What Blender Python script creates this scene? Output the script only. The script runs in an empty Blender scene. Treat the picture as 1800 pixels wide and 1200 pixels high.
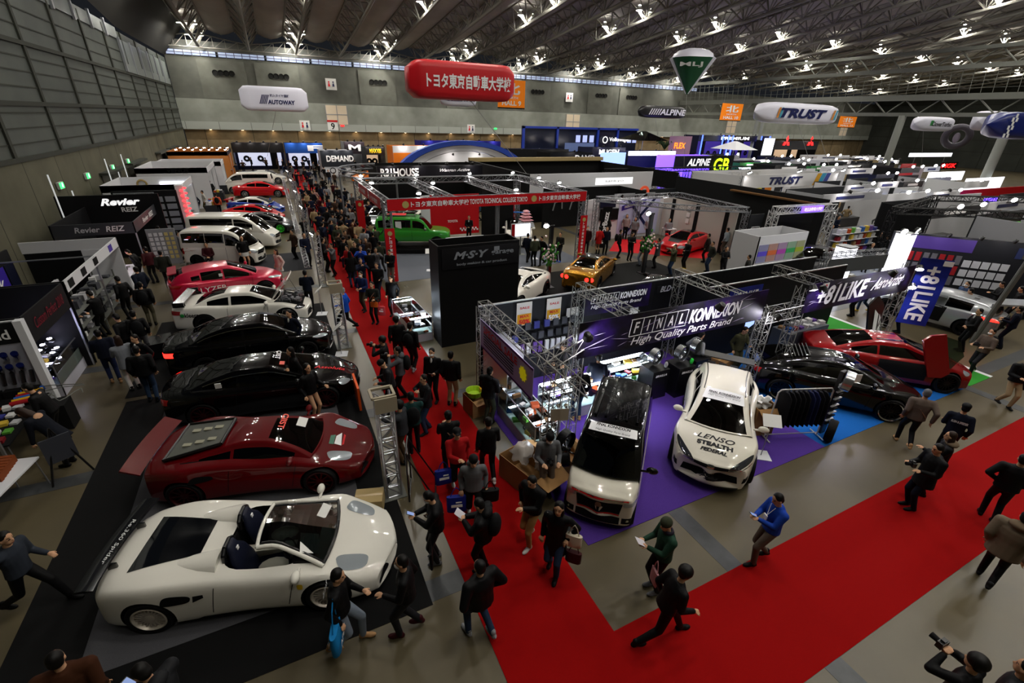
import bpy,bmesh,math,random
import numpy as np
from mathutils import Vector,Matrix,Euler
from mathutils.bvhtree import BVHTree
rnd = random.Random(7)
SC = bpy.context.scene
TMP = SC.collection
COL = bpy.data.collections.new('hall') # joined to the scene at the very end, so that helper evaluations stay quick
PI = math.pi
# ------------------------------------------------------------------ camera
CAM_H = 7.4
YAW,PITCH,ROLL,FPX = 0.464769863,0.451269735,-0.0308326726,803.848
def _rot():
    cy,sy,cp,sp = math.cos(YAW),math.sin(YAW),math.cos(PITCH),math.sin(PITCH)
    f = np.array([sy*cp,cy*cp,-sp]); r = np.array([cy,-sy,0.]); d = np.cross(f,r)
    cr,sr = math.cos(ROLL),math.sin(ROLL)
    return np.array([r*cr+d*sr,-r*sr+d*cr,f])
RC = _rot()
cd = bpy.data.cameras.new('camera'); cam = bpy.data.objects.new('camera',cd); TMP.objects.link(cam)
cd.sensor_width = 36.0; cd.lens = FPX*36/1800; cd.clip_start = 0.1; cd.clip_end = 500
_m = Matrix([[RC[0][i],-RC[1][i],-RC[2][i]] for i in range(3)]).to_4x4()
_m.translation = (0,0,CAM_H); cam.matrix_world = _m
SC.camera = cam
def _ray(px,py): return RC.T @ np.array([(px-900)/FPX,(py-600)/FPX,1.0])
def G(px,py,z=0.0):
    d = _ray(px,py); t = (z-CAM_H)/d[2]; return Vector((d[0]*t,d[1]*t,z))
def GY(px,py,Y):
    d = _ray(px,py); t = Y/d[1]; return Vector((d[0]*t,Y,CAM_H+d[2]*t))
def GX(px,py,X):
    d = _ray(px,py); t = X/d[0]; return Vector((X,d[1]*t,CAM_H+d[2]*t))
def PX(p):
    q = RC @ np.array([p[0],p[1],p[2]-CAM_H]); return (q[0]/q[2]*FPX+900,q[1]/q[2]*FPX+600)
# ------------------------------------------------------------------ colour management, world
SC.view_settings.view_transform = 'Standard'; SC.view_settings.look = 'None'
SC.view_settings.gamma = 1.0; SC.view_settings.use_curve_mapping = False
SC.view_settings.exposure = -0.15
SC.cycles.max_bounces = 5; SC.cycles.diffuse_bounces = 2; SC.cycles.glossy_bounces = 3
SC.cycles.transmission_bounces = 2; SC.cycles.transparent_max_bounces = 8
SC.cycles.caustics_reflective = False; SC.cycles.caustics_refractive = False
SC.cycles.use_denoising = True; SC.cycles.sample_clamp_indirect = 4.0
W = bpy.data.worlds.new('hall_world'); SC.world = W; W.use_nodes = True
W.node_tree.nodes['Background'].inputs[0].default_value = (0.55,0.62,0.75,1)
W.node_tree.nodes['Background'].inputs[1].default_value = 0.02
LAMP_E = 760.0 # emission of the high-bay lamp lenses
SPOT_E = 120.0 # emission of the little booth spotlights
# ------------------------------------------------------------------ materials
def lin(c):
    if isinstance(c,str):
        c = [int(c[i:i+2],16)/255 for i in (0,2,4)]
        c = [x/12.92 if x <= .04045 else ((x+.055)/1.055)**2.4 for x in c]
    return (c[0],c[1],c[2],1.0)
MATS = {}
def mat(name,col='808080',rough=.5,metal=0.,coat=0.,emit=0.,ecol=None,spec=None):
    if name in MATS: return MATS[name]
    if spec is None: spec = .5 if rough < .45 else .2
    m = bpy.data.materials.new(name); m.use_nodes = True; MATS[name] = m
    b = m.node_tree.nodes['Principled BSDF']
    b.inputs['Base Color'].default_value = lin(col); b.inputs['Roughness'].default_value = rough
    b.inputs['Metallic'].default_value = metal; b.inputs['Coat Weight'].default_value = coat
    b.inputs['Coat Roughness'].default_value = .04; b.inputs['Specular IOR Level'].default_value = spec
    if emit:
        b.inputs['Emission Color'].default_value = lin(ecol or col); b.inputs['Emission Strength'].default_value = emit
    return m
def nodes(m): return m.node_tree.nodes,m.node_tree.links,m.node_tree.nodes['Principled BSDF']
def noise_col(m,c1,c2,scale,detail=6,rough=None,bump=0.,stretch=None):
    N,L,b = nodes(m)
    tc = N.new('ShaderNodeTexCoord'); mp = N.new('ShaderNodeMapping'); L.new(tc.outputs['Object'],mp.inputs[0])
    if stretch: mp.inputs['Scale'].default_value = stretch
    n = N.new('ShaderNodeTexNoise'); n.inputs['Scale'].default_value = scale; n.inputs['Detail'].default_value = detail
    L.new(mp.outputs[0],n.inputs['Vector'])
    r = N.new('ShaderNodeValToRGB'); r.color_ramp.elements[0].position = .35; r.color_ramp.elements[1].position = .68
    r.color_ramp.elements[0].color = lin(c1); r.color_ramp.elements[1].color = lin(c2)
    L.new(n.outputs['Fac'],r.inputs[0]); L.new(r.outputs[0],b.inputs['Base Color'])
    if rough:
        q = N.new('ShaderNodeMapRange'); q.inputs[3].default_value = rough[0]; q.inputs[4].default_value = rough[1]
        L.new(n.outputs['Fac'],q.inputs[0]); L.new(q.outputs[0],b.inputs['Roughness'])
    if bump:
        k = N.new('ShaderNodeBump'); k.inputs['Strength'].default_value = bump; k.inputs['Distance'].default_value = .02
        L.new(n.outputs['Fac'],k.inputs['Height']); L.new(k.outputs[0],b.inputs['Normal'])
    return m
def glass_mat(name,tint,gloss=.12):
    if name in MATS: return MATS[name]
    m = bpy.data.materials.new(name); m.use_nodes = True; MATS[name] = m
    N,L = m.node_tree.nodes,m.node_tree.links; N.clear()
    o = N.new('ShaderNodeOutputMaterial'); t = N.new('ShaderNodeBsdfTransparent'); g = N.new('ShaderNodeBsdfGlossy')
    t.inputs[0].default_value = lin(tint); g.inputs['Roughness'].default_value = .02
    fr = N.new('ShaderNodeFresnel'); fr.inputs[0].default_value = 1.5
    ad = N.new('ShaderNodeMath'); ad.operation = 'ADD'; ad.inputs[1].default_value = gloss; L.new(fr.outputs[0],ad.inputs[0])
    mx = N.new('ShaderNodeMixShader'); L.new(ad.outputs[0],mx.inputs[0]); L.new(t.outputs[0],mx.inputs[1]); L.new(g.outputs[0],mx.inputs[2])
    L.new(mx.outputs[0],o.inputs[0]); return m
def paint(name,col,metal=0.,rough=.28): return mat(name,col,rough,metal,coat=1.0,spec=.08 if metal < .1 else .3)
# ------------------------------------------------------------------ mesh builder
class MB:
    def __init__(s): s.v = []; s.f = []; s.mi = []
    def add(s,verts,faces,mi=0,M=None):
        o = len(s.v)
        for p in verts: s.v.append(tuple(M @ Vector(p)) if M is not None else tuple(p))
        for f in faces: s.f.append(tuple(i+o for i in f)); s.mi.append(mi)
        return s
    def box(s,c,d,mi=0,M=None,rz=0.):
        x,y,z = d[0]/2,d[1]/2,d[2]/2
        v = [(a*x,b*y,e*z) for e in (-1,1) for b in (-1,1) for a in (-1,1)]
        if rz:
            cs,sn = math.cos(rz),math.sin(rz); v = [(p[0]*cs-p[1]*sn,p[0]*sn+p[1]*cs,p[2]) for p in v]
        v = [(p[0]+c[0],p[1]+c[1],p[2]+c[2]) for p in v]
        return s.add(v,[(0,2,3,1),(4,5,7,6),(0,1,5,4),(2,6,7,3),(0,4,6,2),(1,3,7,5)],mi,M)
    def b2(s,a,b,mi=0): # axis box from corner to corner
        return s.box([(a[i]+b[i])/2 for i in range(3)],[abs(b[i]-a[i]) for i in range(3)],mi)
    def slab(s,p,q,z0,z1,t,mi=0): # upright slab over the ground line p-q
        p,q = Vector((p[0],p[1],0)),Vector((q[0],q[1],0)); d = q-p
        return s.box((p+q)/2+Vector((0,0,(z0+z1)/2)),(d.length,t,z1-z0),mi,rz=math.atan2(d.y,d.x))
    def tube(s,p,q,r,r2=None,n=6,mi=0,cap=True):
        p,q = Vector(p),Vector(q); d = q-p
        if d.length < 1e-6: return s
        d.normalize(); a = d.orthogonal().normalized(); b = d.cross(a); r2 = r if r2 is None else r2
        v = [p+(a*math.cos(2*PI*i/n)+b*math.sin(2*PI*i/n))*r for i in range(n)]
        v += [q+(a*math.cos(2*PI*i/n)+b*math.sin(2*PI*i/n))*r2 for i in range(n)]
        f = [(i,(i+1) % n,n+(i+1) % n,n+i) for i in range(n)]
        if cap: f += [tuple(range(n-1,-1,-1)),tuple(range(n,2*n))]
        return s.add(v,f,mi)
    def path(s,pts,r,n=6,mi=0):
        for a,b in zip(pts,pts[1:]): s.tube(a,b,r,n=n,mi=mi)
        return s
    def ell(s,c,r,n=10,m=7,mi=0,M=None):
        v = [(0,0,-1)]
        for j in range(1,m):
            t = PI*j/m
            v += [(math.sin(t)*math.cos(2*PI*i/n),math.sin(t)*math.sin(2*PI*i/n),-math.cos(t)) for i in range(n)]
        v.append((0,0,1)); f = []
        for i in range(n):
            f.append((0,1+(i+1) % n,1+i)); k = 1+(m-2)*n; f.append((k+i,k+(i+1) % n,len(v)-1))
        for j in range(m-2):
            for i in range(n): f.append((1+j*n+i,1+j*n+(i+1) % n,1+(j+1)*n+(i+1) % n,1+(j+1)*n+i))
        v = [Vector((p[0]*r[0],p[1]*r[1],p[2]*r[2])) for p in v]
        if M is not None: v = [M @ p for p in v]
        return s.add([p+Vector(c) for p in v],f,mi)
    def cap(s,p,q,r,r2=None,n=10): # tapered capsule
        r2 = r if r2 is None else r2
        s.tube(p,q,r,r2,n); s.ell(p,(r,r,r),n,6); s.ell(q,(r2,r2,r2),n,6); return s
    def loft(s,rings,mi=0,caps=True,closed=True):
        n = len(rings[0]); v = [p for R in rings for p in R]; f = []
        for j in range(len(rings)-1):
            for i in range(n if closed else n-1):
                k = (i+1) % n; f.append((j*n+i,j*n+k,(j+1)*n+k,(j+1)*n+i))
        if caps: f += [tuple(range(n-1,-1,-1)),tuple((len(rings)-1)*n+i for i in range(n))]
        return s.add(v,f,mi)
    def lathe(s,prof,n=24,M=None,mi=0,close=False): # profile (r, h) spun round z
        rings = [[(r*math.cos(2*PI*i/n),r*math.sin(2*PI*i/n),h) for i in range(n)] for r,h in prof]
        if close: rings.append(rings[0])
        v = [p for R in rings for p in R]; f = []
        for j in range(len(rings)-1):
            for i in range(n): k = (i+1) % n; f.append((j*n+i,j*n+k,(j+1)*n+k,(j+1)*n+i))
        return s.add(v,f,mi,M)
    def quad(s,a,b,c,d,mi=0): return s.add([a,b,c,d],[(0,1,2,3)],mi)
    def truss(s,p,q,w=.28,r=.022,rb=.012,step=None,n=6,mi=0,up=(0,0,1),h=None): # square lattice beam
        p,q = Vector(p),Vector(q); d = (q-p); L = d.length; d.normalize()
        u = Vector(up) if abs(d.dot(Vector(up))) < .95 else Vector((1,0,0))
        a = d.cross(u).normalized(); b = a.cross(d).normalized(); h = h or w
        cs = [a*w/2+b*h/2,-a*w/2+b*h/2,-a*w/2-b*h/2,a*w/2-b*h/2]
        for c in cs: s.tube(p+c,q+c,r,n=n,mi=mi)
        k = max(1,round(L/(step or w*1.3)))
        for i in range(k):
            x0,x1 = p+d*(L*i/k),p+d*(L*(i+1)/k)
            for j in range(4):
                c0,c1 = cs[j],cs[(j+1) % 4]
                if i % 2: c0,c1 = c1,c0
                s.tube(x0+c0,x1+c1,rb,n=4,mi=mi,cap=False); s.tube(x0+cs[j],x0+cs[(j+1) % 4],rb,n=4,mi=mi,cap=False)
        return s
    def mesh(s,name,mats,smooth=0):
        me = bpy.data.meshes.new(name); me.from_pydata(s.v,[],s.f)
        for m in mats: me.materials.append(m)
        if any(s.mi): me.polygons.foreach_set('material_index',s.mi)
        me.validate()
        if smooth:
            me.polygons.foreach_set('use_smooth',[True]*len(me.polygons))
            if smooth < 180: me.set_sharp_from_angle(angle=math.radians(smooth))
        me.update(); return me
def link(name,me,parent=None):
    o = bpy.data.objects.new(name,me); COL.objects.link(o)
    if parent is not None: o.parent = parent
    return o
def tag(o,label=None,cat=None,group=None,kind=None):
    if label: o['label'] = label
    if cat: o['category'] = cat
    if group: o['group'] = group
    if kind: o['kind'] = kind
    return o
def thing(name,label,cat,loc=(0,0,0),rz=0.,group=None):
    o = bpy.data.objects.new(name,None); COL.objects.link(o); o.empty_display_size = .1
    o.location = loc; o.rotation_euler = (0,0,rz); return tag(o,label,cat,group)
def part(name,mb,mats,parent=None,smooth=0,world=False,label=None):
    if not isinstance(mats,(list,tuple)): mats = [mats]
    if world and parent is not None:
        r = parent
        M = Matrix.LocRotScale(r.location,r.rotation_euler,r.scale).inverted()
        if r.parent is not None:
            M = M @ Matrix.LocRotScale(r.parent.location,r.parent.rotation_euler,r.parent.scale).inverted()
        mb.v = [tuple(M @ Vector(p)) for p in mb.v]
    o = link(name,mb.mesh(name,mats,smooth),parent)
    if label: o['label'] = label
    return o
def solo(name,mb,mats,label,cat,group=None,smooth=0):
    """a thing that is one mesh; its origin goes to the middle of its foot"""
    xs = np.array(mb.v); c = Vector(((xs[:,0].min()+xs[:,0].max())/2,(xs[:,1].min()+xs[:,1].max())/2,xs[:,2].min()))
    mb.v = [tuple(Vector(p)-c) for p in mb.v]
    o = part(name,mb,mats,None,smooth); o.location = c
    return tag(o,label,cat,group)
def struct(name,mb,mats,smooth=0,parent=None):
    o = part(name,mb,mats,parent,smooth)
    if parent is None: o['kind'] = 'structure'
    return o
_txt = {}
def text_mesh(s,bold=.0,shear=0.,spacing=1.):
    k = (s,bold,shear,spacing)
    if k in _txt: return _txt[k]
    cu = bpy.data.curves.new('t','FONT'); cu.body = s; cu.size = 1; cu.offset = bold; cu.shear = shear; cu.space_character = spacing
    cu.resolution_u = 3; cu.align_x = 'LEFT'
    o = bpy.data.objects.new('t',cu); TMP.objects.link(o)
    me = o.evaluated_get(bpy.context.evaluated_depsgraph_get()).to_mesh()
    v = [tuple(p.co) for p in me.vertices]; f = [tuple(p.vertices) for p in me.polygons]
    o.to_mesh_clear(); bpy.data.objects.remove(o); bpy.data.curves.remove(cu)
    if v:
        a = np.array(v); lo,hi = a.min(0),a.max(0)
        v = [((p[0]-lo[0]),(p[1]-lo[1])) for p in v]; sz = (hi[0]-lo[0],hi[1]-lo[1])
    else: sz = (1,1)
    _txt[k] = (v,f,sz); return _txt[k]
def text(s,c,xd,ud,m,parent,w=None,h=None,bold=.02,shear=0.,off=.016,name='lettering',world=True,wrap=None,spacing=1.):
    """flat lettering centred at c, running along xd, standing along ud; w and/or h fit it"""
    v,f,sz = text_mesh(s,bold,shear,spacing)
    if not v: return None
    sx = w/sz[0] if w else None; sy = h/sz[1] if h else None
    sx = sx or sy; sy = sy or sx
    xd,ud,c = Vector(xd).normalized(),Vector(ud).normalized(),Vector(c); nd = xd.cross(ud)
    P = [c+xd*((p[0]-sz[0]/2)*sx)+ud*((p[1]-sz[1]/2)*sy)+nd*off for p in v]
    if wrap: P = [wrap(p) for p in P]
    mb = MB(); mb.add(P,f); return part(name,mb,m,parent,world=world)
def dup(o,parent=None):
    c = o.copy(); COL.objects.link(c); c.parent = parent
    for ch in list(o.children): dup(ch,c)
    return c
# ------------------------------------------------------------------ common materials
steel = mat('grey_steel','6f716c',.5,.3)
alu = mat('aluminium','b9bcc2',.32,.85)
chrome = mat('chrome','dcdcde',.08,1.)
blackp = mat('black_panel','17181b',.55)
black_s = mat('black_satin','0d0d0f',.35)
black_m = mat('black_matt','0b0b0c',.85)
whitep = mat('white_panel','d9dade',.5)
greyp = mat('grey_panel','8b8d92',.55)
dark_g = mat('charcoal','26282c',.6)
navy = mat('navy_panel','15193a',.5)
redp = mat('sign_red','c3141c',.5)
orange = mat('orange_sign','e87a1c',.55)
white_l = mat('white_lettering','f4f4f4',.5)
silver_l = mat('silver_lettering','c6c8cc',.4)
black_l = mat('black_lettering','0c0c10',.5)
navy_l = mat('navy_lettering','1b2150',.5)
red_l = mat('red_lettering','d01820',.5)
card = mat('cardboard','9a7448',.8)
glow_w = mat('lit_white','ffffff',.5,emit=5.,ecol='f3f6ff')
glow_b = mat('lit_blue','3a5cff',.5,emit=4.,ecol='4a66ff')
glow_p = mat('lit_purple','6a40ff',.5,emit=3.,ecol='6f4cff')
glow_r = mat('lit_red','ff2020',.5,emit=4.,ecol='ff1c1c')
scr_b = mat('screen_blue','88aaff',.3,emit=1.6,ecol='9db8ff')
scr_w = mat('screen_white','ffffff',.3,emit=2.2,ecol='e8ecff')
lens_m = mat('spot_lens','ffffff',.4,emit=SPOT_E,ecol='fff6ee')
lamp_m = mat('lamp_lens','ffffff',.4,emit=LAMP_E,ecol='fffaf0')
down_m = mat('downlight_lens','ffffff',.4,emit=28.,ecol='ffdcb0')
clear = glass_mat('clear_glass','d8e4e2',.02)
smoke = glass_mat('smoked_glass','1a2022',.03)
tint = glass_mat('tinted_glass','505c5c',.03)
wire_m = mat('tether_line','9a9a98',.6)
# ------------------------------------------------------------------ floor
m = mat('concrete_floor','7a745f',.35); noise_col(m,'4e4634','5f5640',.35,9,(.2,.45))
WX,WY,FX = -10.4,82.0,79.0
struct('floor',MB().b2((WX-.3,-14,-.3),(153,WY,0)),m)
pit = noise_col(mat('pit_cover','6d7278',.4,.3),'3c3e40','4a4c4e',3.,4,(.3,.5))
k = 0
for y0 in (5.05,10.85,16.65,22.5): # dark steel service-pit strips across the hall
    k += 1; struct('trim_%d' % k,MB().b2((-9,y0,0),(60,y0+.42,.004)),pit)
for x0 in (6.28,18.8,29.5):
    k += 1; struct('trim_%d' % k,MB().b2((x0,-3,0),(x0+.38,70,.0045)),pit)
# ------------------------------------------------------------------ left wall
conc = noise_col(mat('wall_concrete','5e5c4c',.8),'575546','666352',.5,8)
metal_w = noise_col(mat('metal_cladding','5d625c',.55,.2),'4b504c','585d57',.4,5)
joint = mat('cladding_joint','34362f',.7)
clere = noise_col(mat('clerestory_glass','6f7674',.3),'5a605e','8b9391',.25,2)
wl = MB(); wl.b2((WX-.3,-14,0),(WX,WY,5.1),0); wl.b2((WX-.3,-14,5.1),(WX-.05,WY,13.4),1)
for z in (5.1,5.75,6.4,7.05,7.5,8.2,8.9,9.55,10.25,11.,11.8): wl.b2((WX-.06,-14,z-.03),(WX-.02,WY,z+.03),2)
for z in (5.12,7.45,10.2): wl.b2((WX-.06,-14,z-.1),(WX+.06,WY,z+.1),2)
y = 6.2
while y < WY: wl.b2((WX-.08,y-.14,5.1),(WX+.04,y+.14,13.4),2); y += 5.85
y = 2.
while y < WY: wl.b2((WX-.02,y-.02,0),(WX+.005,y+.02,5.1),2); y += 4.
struct('wall_left',wl,[conc,metal_w,joint])
n = 0
for y0 in np.arange(57.5,80,3.9):
    n += 1; w = MB(); w.b2((WX-.02,y0,10.4),(WX+.03,y0+3.6,12.8),0); w.b2((WX-.02,y0-.3,10.3),(WX+.16,y0,12.9),1)
    w.b2((WX,y0,10.3),(WX+.1,y0+3.9,10.95),2)
    struct('window_%d' % n,w,[clere,alu,mat('clerestory_rail','9aa09e',.4,.6)])
for y0 in np.arange(30.5,57,3.9):
    n += 1; w = MB(); w.b2((WX-.02,y0,12.75),(WX+.03,y0+3.6,13.6),0); w.b2((WX-.02,y0-.25,12.6),(WX+.14,y0,13.8),1)
    struct('window_%d' % n,w,[clere,alu])
dm = mat('steel_door','4a4a40',.6,.2)
for i,y0 in enumerate((40.5,47.5,59.5,66.)):
    d = MB(); d.b2((WX,y0,0),(WX+.06,y0+4.6,3.3),0); d.b2((WX,y0+2.28,0),(WX+.08,y0+2.32,3.3),1); d.b2((WX,y0-.3,3.35),(WX+.5,y0+5.2,3.5),1)
    struct('door_%d' % (i+1),d,[dm,joint])
green_e = mat('exit_green','30d860',.5,emit=2.5,ecol='38e070')
for i,(p,lab) in enumerate((((106,326),'nearest the camera'),((153,309),'second from the camera'),((197,294),'third from the camera'),((224,283),'farthest from the camera'))):
    c = GX(p[0],p[1],WX+.1)
    t = thing('exit_sign','green lit exit sign over a left wall door, %s' % lab,'sign',c,0,'exit signs on the left wall')
    part('housing',MB().box((0,0,0),(.12,.62,.34)),mat('exit_case','c8ccc8'),t)
    part('face',MB().box((.07,0,0),(.02,.56,.28)),green_e,t)
    part('running_figure',MB().tube((.085,.02,-.08),(.085,.06,.06),.03,n=5).ell((.085,.08,.1),(.01,.03,.03),8,5),mat('exit_white','ffffff',emit=3.),t)
# ------------------------------------------------------------------ back wall and far wall
bw = noise_col(mat('back_wall_upper','5a5b53',.85),'555650','62635b',.6,6)
bb = noise_col(mat('back_wall_band','8a8d84',.85),'83867d','92958c',.6,6)
bs = mat('back_wall_stripe','a6aaa2',.7)
wood = noise_col(mat('back_wall_beige','927f60',.7),'8a785a','9c8969',1.2,5)
b = MB(); b.b2((WX,WY+.9,0),(150,WY+1.2,5.),0); b.b2((WX,WY,6.),(150,WY+1.2,8.8),1); b.b2((WX,WY-.05,5.),(150,WY+1.2,6.),2)
b.b2((WX,WY+.25,8.8),(150,WY+1.2,13.8),3)
for x in np.arange(-8,150,6.): b.b2((x,WY+.86,0),(x+.05,WY+.9,5.),4)
for x in np.arange(-10,150,4.): b.b2((x,WY-.07,5.),(x+.04,WY-.04,6.),4)
struct('wall_back',b,[wood,bb,bs,bw,joint])
bright = mat('skylight_strip','c8d4ee',.5,emit=.55,ecol='b8c8f0')
for i,x0 in enumerate(np.arange(-10.2,78,5.85)):
    n += 1; w = MB(); w.b2((x0,WY+.3,13.9),(x0+5.6,WY+.4,14.45),0)
    for q in range(6): w.b2((x0+q*.95,WY+.2,13.8),(x0+q*.95+.08,WY+.3,14.5),1)
    w.b2((x0-.2,WY+.2,14.15),(x0+5.7,WY+.3,14.22),1); w.b2((x0-.2,WY+.25,14.45),(x0+5.7,WY+.5,15.6),1)
    struct('window_%d' % n,w,[bright,steel])
NWIN = n
pan = noise_col(mat('speaker_panel','63645b',.85),'5e5f57','6a6b63',.8,6)
hole = mat('nozzle_dark','151513',.7)
for i,xc in enumerate((-4.1,2.7,16.6,30.5,44.7,58.6,65.9)):
    k += 1; struct('trim_%d' % k,MB().b2((xc-2.9,WY+.02,8.85),(xc+2.7,WY+.24,13.5)),pan)
    t = thing('air_nozzle_group','group of four round air nozzles high on the back wall, %s from the left' % ('first','second','third','fourth','fifth','sixth','seventh')[i],'air nozzles',(xc,WY,12),0,'air nozzles on the back wall')
    for q in range(4): part('nozzle',MB().lathe([(0,0),(.3,.0),(.36,.1),(.36,.0)],14,Matrix.Translation((-.98+q*.66,0,0)) @ Matrix.Rotation(PI/2,4,'X')),hole,t)
# warm downlights washing the recessed beige wall
for i,x in enumerate(np.arange(-7.2,76,3.95)):
    t = thing('downlight','warm recessed downlight above the beige back wall, number %d counted from the left' % (i+1),'light',(x,WY+.45,4.95),0,'downlights along the back wall')
    part('trim_ring',MB().lathe([(.17,0),(.21,0),(.21,.05),(.17,.05)],12),steel,t)
    part('lens',MB().lathe([(0,.01),(.16,.01)],12,Matrix.Rotation(PI,4,'X')),down_m,t)
far = noise_col(mat('far_wall_panels','4c4f49',.8),'3c3f3a','484b46',.3,6)
b = MB(); b.b2((150,-14,0),(150.4,WY+1.2,22))
for z in (3.5,6,8.5,11,13.5): b.b2((149.95,-14,z),(150,WY,z+.12),1)
for y in np.arange(0,82,7.): b.b2((149.95,y,0),(150,y+.12,20),1)
struct('wall_right',b,[far,joint])
struct('wall_front',MB().b2((WX-.3,-14.3,0),(150,-14,26)),conc)
# ------------------------------------------------------------------ roof
def zb(y): d = WY-1-y; return 15.0+.07*d+.0008*d*d
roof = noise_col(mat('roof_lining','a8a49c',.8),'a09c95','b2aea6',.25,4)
ys = list(np.arange(WY,-17,-3.)); rows = []
xs = [WX]; TX = [-6.3+5.85*i for i in range(28)]
for x in TX: xs += [x-1.3,x,x+1.3,x+2.1,x+2.925,x+3.75]
xs = [x for x in xs if x < 150]
def zr(x,y):
    if x < TX[0]-1.4: return max(13.7,zb(y)-3.3)
    t = ((x-TX[0]) % 5.85)
    return zb(y)+2.05-(.55*math.sin(PI*(t-1.3)/3.25) if 1.3 < t < 4.55 else 0)
v = [(x,y,zr(x,y)) for y in ys for x in xs]; nx = len(xs)
f = [(j*nx+i,j*nx+i+1,(j+1)*nx+i+1,(j+1)*nx+i) for j in range(len(ys)-1) for i in range(nx-1)]
cb = MB().add(v,f)
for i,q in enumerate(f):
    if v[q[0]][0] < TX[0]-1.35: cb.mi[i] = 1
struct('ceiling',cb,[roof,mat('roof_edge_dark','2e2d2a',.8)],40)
tm = mat('truss_paint','8a887f',.55,.1)
for i,x in enumerate(TX):
    if x > 149: break
    t = MB(); yy = list(np.arange(81.5,-13 if x < 50 else 20,-3.2)); hi = x > FX+2
    st = 2 if hi else 1; yy = yy[::st]
    for a,c in zip(yy,yy[1:]):
        B0,B1 = Vector((x,a,zb(a))),Vector((x,c,zb(c))); up = Vector((0,0,1.9)); mid = (a+c)/2
        t.tube(B0,B1,.18,n=6)
        for s in (-1,1):
            sd = Vector((1.3*s,0,0)); t.tube(B0+sd+up,B1+sd+up,.12,n=5)
            M_ = Vector((x,mid,zb(mid)))+sd+up
            t.tube(B0,M_,.085,n=4,cap=False); t.tube(M_,B1,.085,n=4,cap=False)
            if not hi: t.tube(B0,B0+sd+up,.045,n=4,cap=False)
        t.tube(B0+up-Vector((1.3,0,0)),B0+up+Vector((1.3,0,0)),.05,n=4,cap=False)
    o = struct('roof_truss',t,tm)
t = MB() # scalloped lattice along the top of the back wall
px = None
for x in np.arange(WX,FX,1.45):
    u = (x-TX[0])/11.7*2*PI; zt = 15.9+.35*math.cos(u); q = (Vector((x,WY-.7,14.75)),Vector((x,WY-.7,zt)))
    if px:
        t.tube(px[0],q[0],.07,n=5); t.tube(px[1],q[1],.07,n=5); t.tube(px[0],q[1],.045,n=4); t.tube(q[0],q[1],.045,n=4)
    px = q
struct('roof_truss',t,tm)
# girder with wire mesh between the halls, and its pillars
gm = mat('girder_paint','6e7068',.5,.2)
t = MB()
t.b2((FX-.3,-6,11.2),(FX+.3,WY,11.9)); t.b2((FX-.25,-6,9.3),(FX+.25,WY,9.75)); t.b2((FX-.25,-6,16.6),(FX+.25,WY,17.)); t.b2((FX-.25,-6,14.6),(FX+.25,WY,15.1))
for y in np.arange(2,WY,4.):
    for z0,z1 in ((9.6,11.3),(15,16.8)):
        t.tube((FX,y,z0),(FX,y+2,z1),.09,n=5); t.tube((FX,y+2,z1),(FX,y+4,z0),.09,n=5)
struct('trim_girder',t,gm)
t = MB()
for y in np.arange(0,WY,1.15): t.tube((FX,y,11.8),(FX,y+.35,14.8),.035,n=4)
for z in (12.5,13.3,14.1): t.tube((FX,-4,z),(FX,WY,z),.025,n=4)
struct('trim_mesh',t,gm)
for i,(y,w) in enumerate(((61.3,.3),(62.5,.3),(39.7,.45),(28.2,.5),(16.5,.5))):
    struct('column_%d' % (i+1),MB().tube((FX,y,0),(FX,y,9.4),w,n=16),mat('pillar_paint','8d9088',.5),60)
# ------------------------------------------------------------------ high-bay lamps hung on the trusses
def lamp(x,y,lab,grp):
    z = zb(y)
    t = thing('high_bay_light',lab,'ceiling light',(x,y,z),0,grp)
    if lamp.proto is None:
        v = MB(); P_ = []
        for sd in (-1,1): v.tube((0,0,0),(sd*.75,0,1.15),.11,n=5).tube((0,0,0),(sd*.75,.6,1.15),.05,n=5)
        P_.append(('bracket',v.mesh('bracket',[mat('lamp_bracket','d8d4c4',.5)])))
        for sx,q in ((-1,1.),(1,.6)):
            T = Matrix.Translation((sx*.75,0,.85)) @ Matrix.Scale(q,4)
            P_.append(('reflector',MB().lathe([(.06,.5),(.18,.42),(.36,.1),(.42,0),(.39,0),(.33,.08)],16,T).mesh('reflector',[mat('lamp_reflector','c0c0bc',.3,.7)])))
            P_.append(('uplight_lens',MB().lathe([(0,.51),(.16,.51)],12,T).mesh('uplight_lens',[mat('uplight','ffffff',.4,emit=110.,ecol='fffaf0')])))  # upward glowing disc added to brighten the roof lining
            P_.append(('lens',MB().lathe([(.30,.03),(0,.03)],16,T).mesh('lens',[lamp_m])))
        lamp.proto = P_
    for nm,me in lamp.proto: link(nm,me,t)
lamp.proto = None
nth = ('first','second','third','fourth','fifth','sixth','seventh','eighth','ninth','tenth')
LY = [80,74,56.3,50,32.5,26,8,2,-10]
for i in range(8):
    for j,y in enumerate(LY):
        if (i == 0 and y < 30) or (y < 0 and i > 4): continue # the row over the left wall is dark up front
        lamp(-6.3+11.7*i,y,'twin high bay light, %s lamp truss from the left, %s row from the back wall' % (nth[i],nth[j]),'high bay lights of the near hall')
for i in range(5):
    for j,y in enumerate((74,61.5,50,40,30)):
        lamp(87.3+11.7*i,y,'twin high bay light beyond the wire mesh, %s far truss, %s row' % (nth[i],nth[j]),'high bay lights of the far halls')
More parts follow.
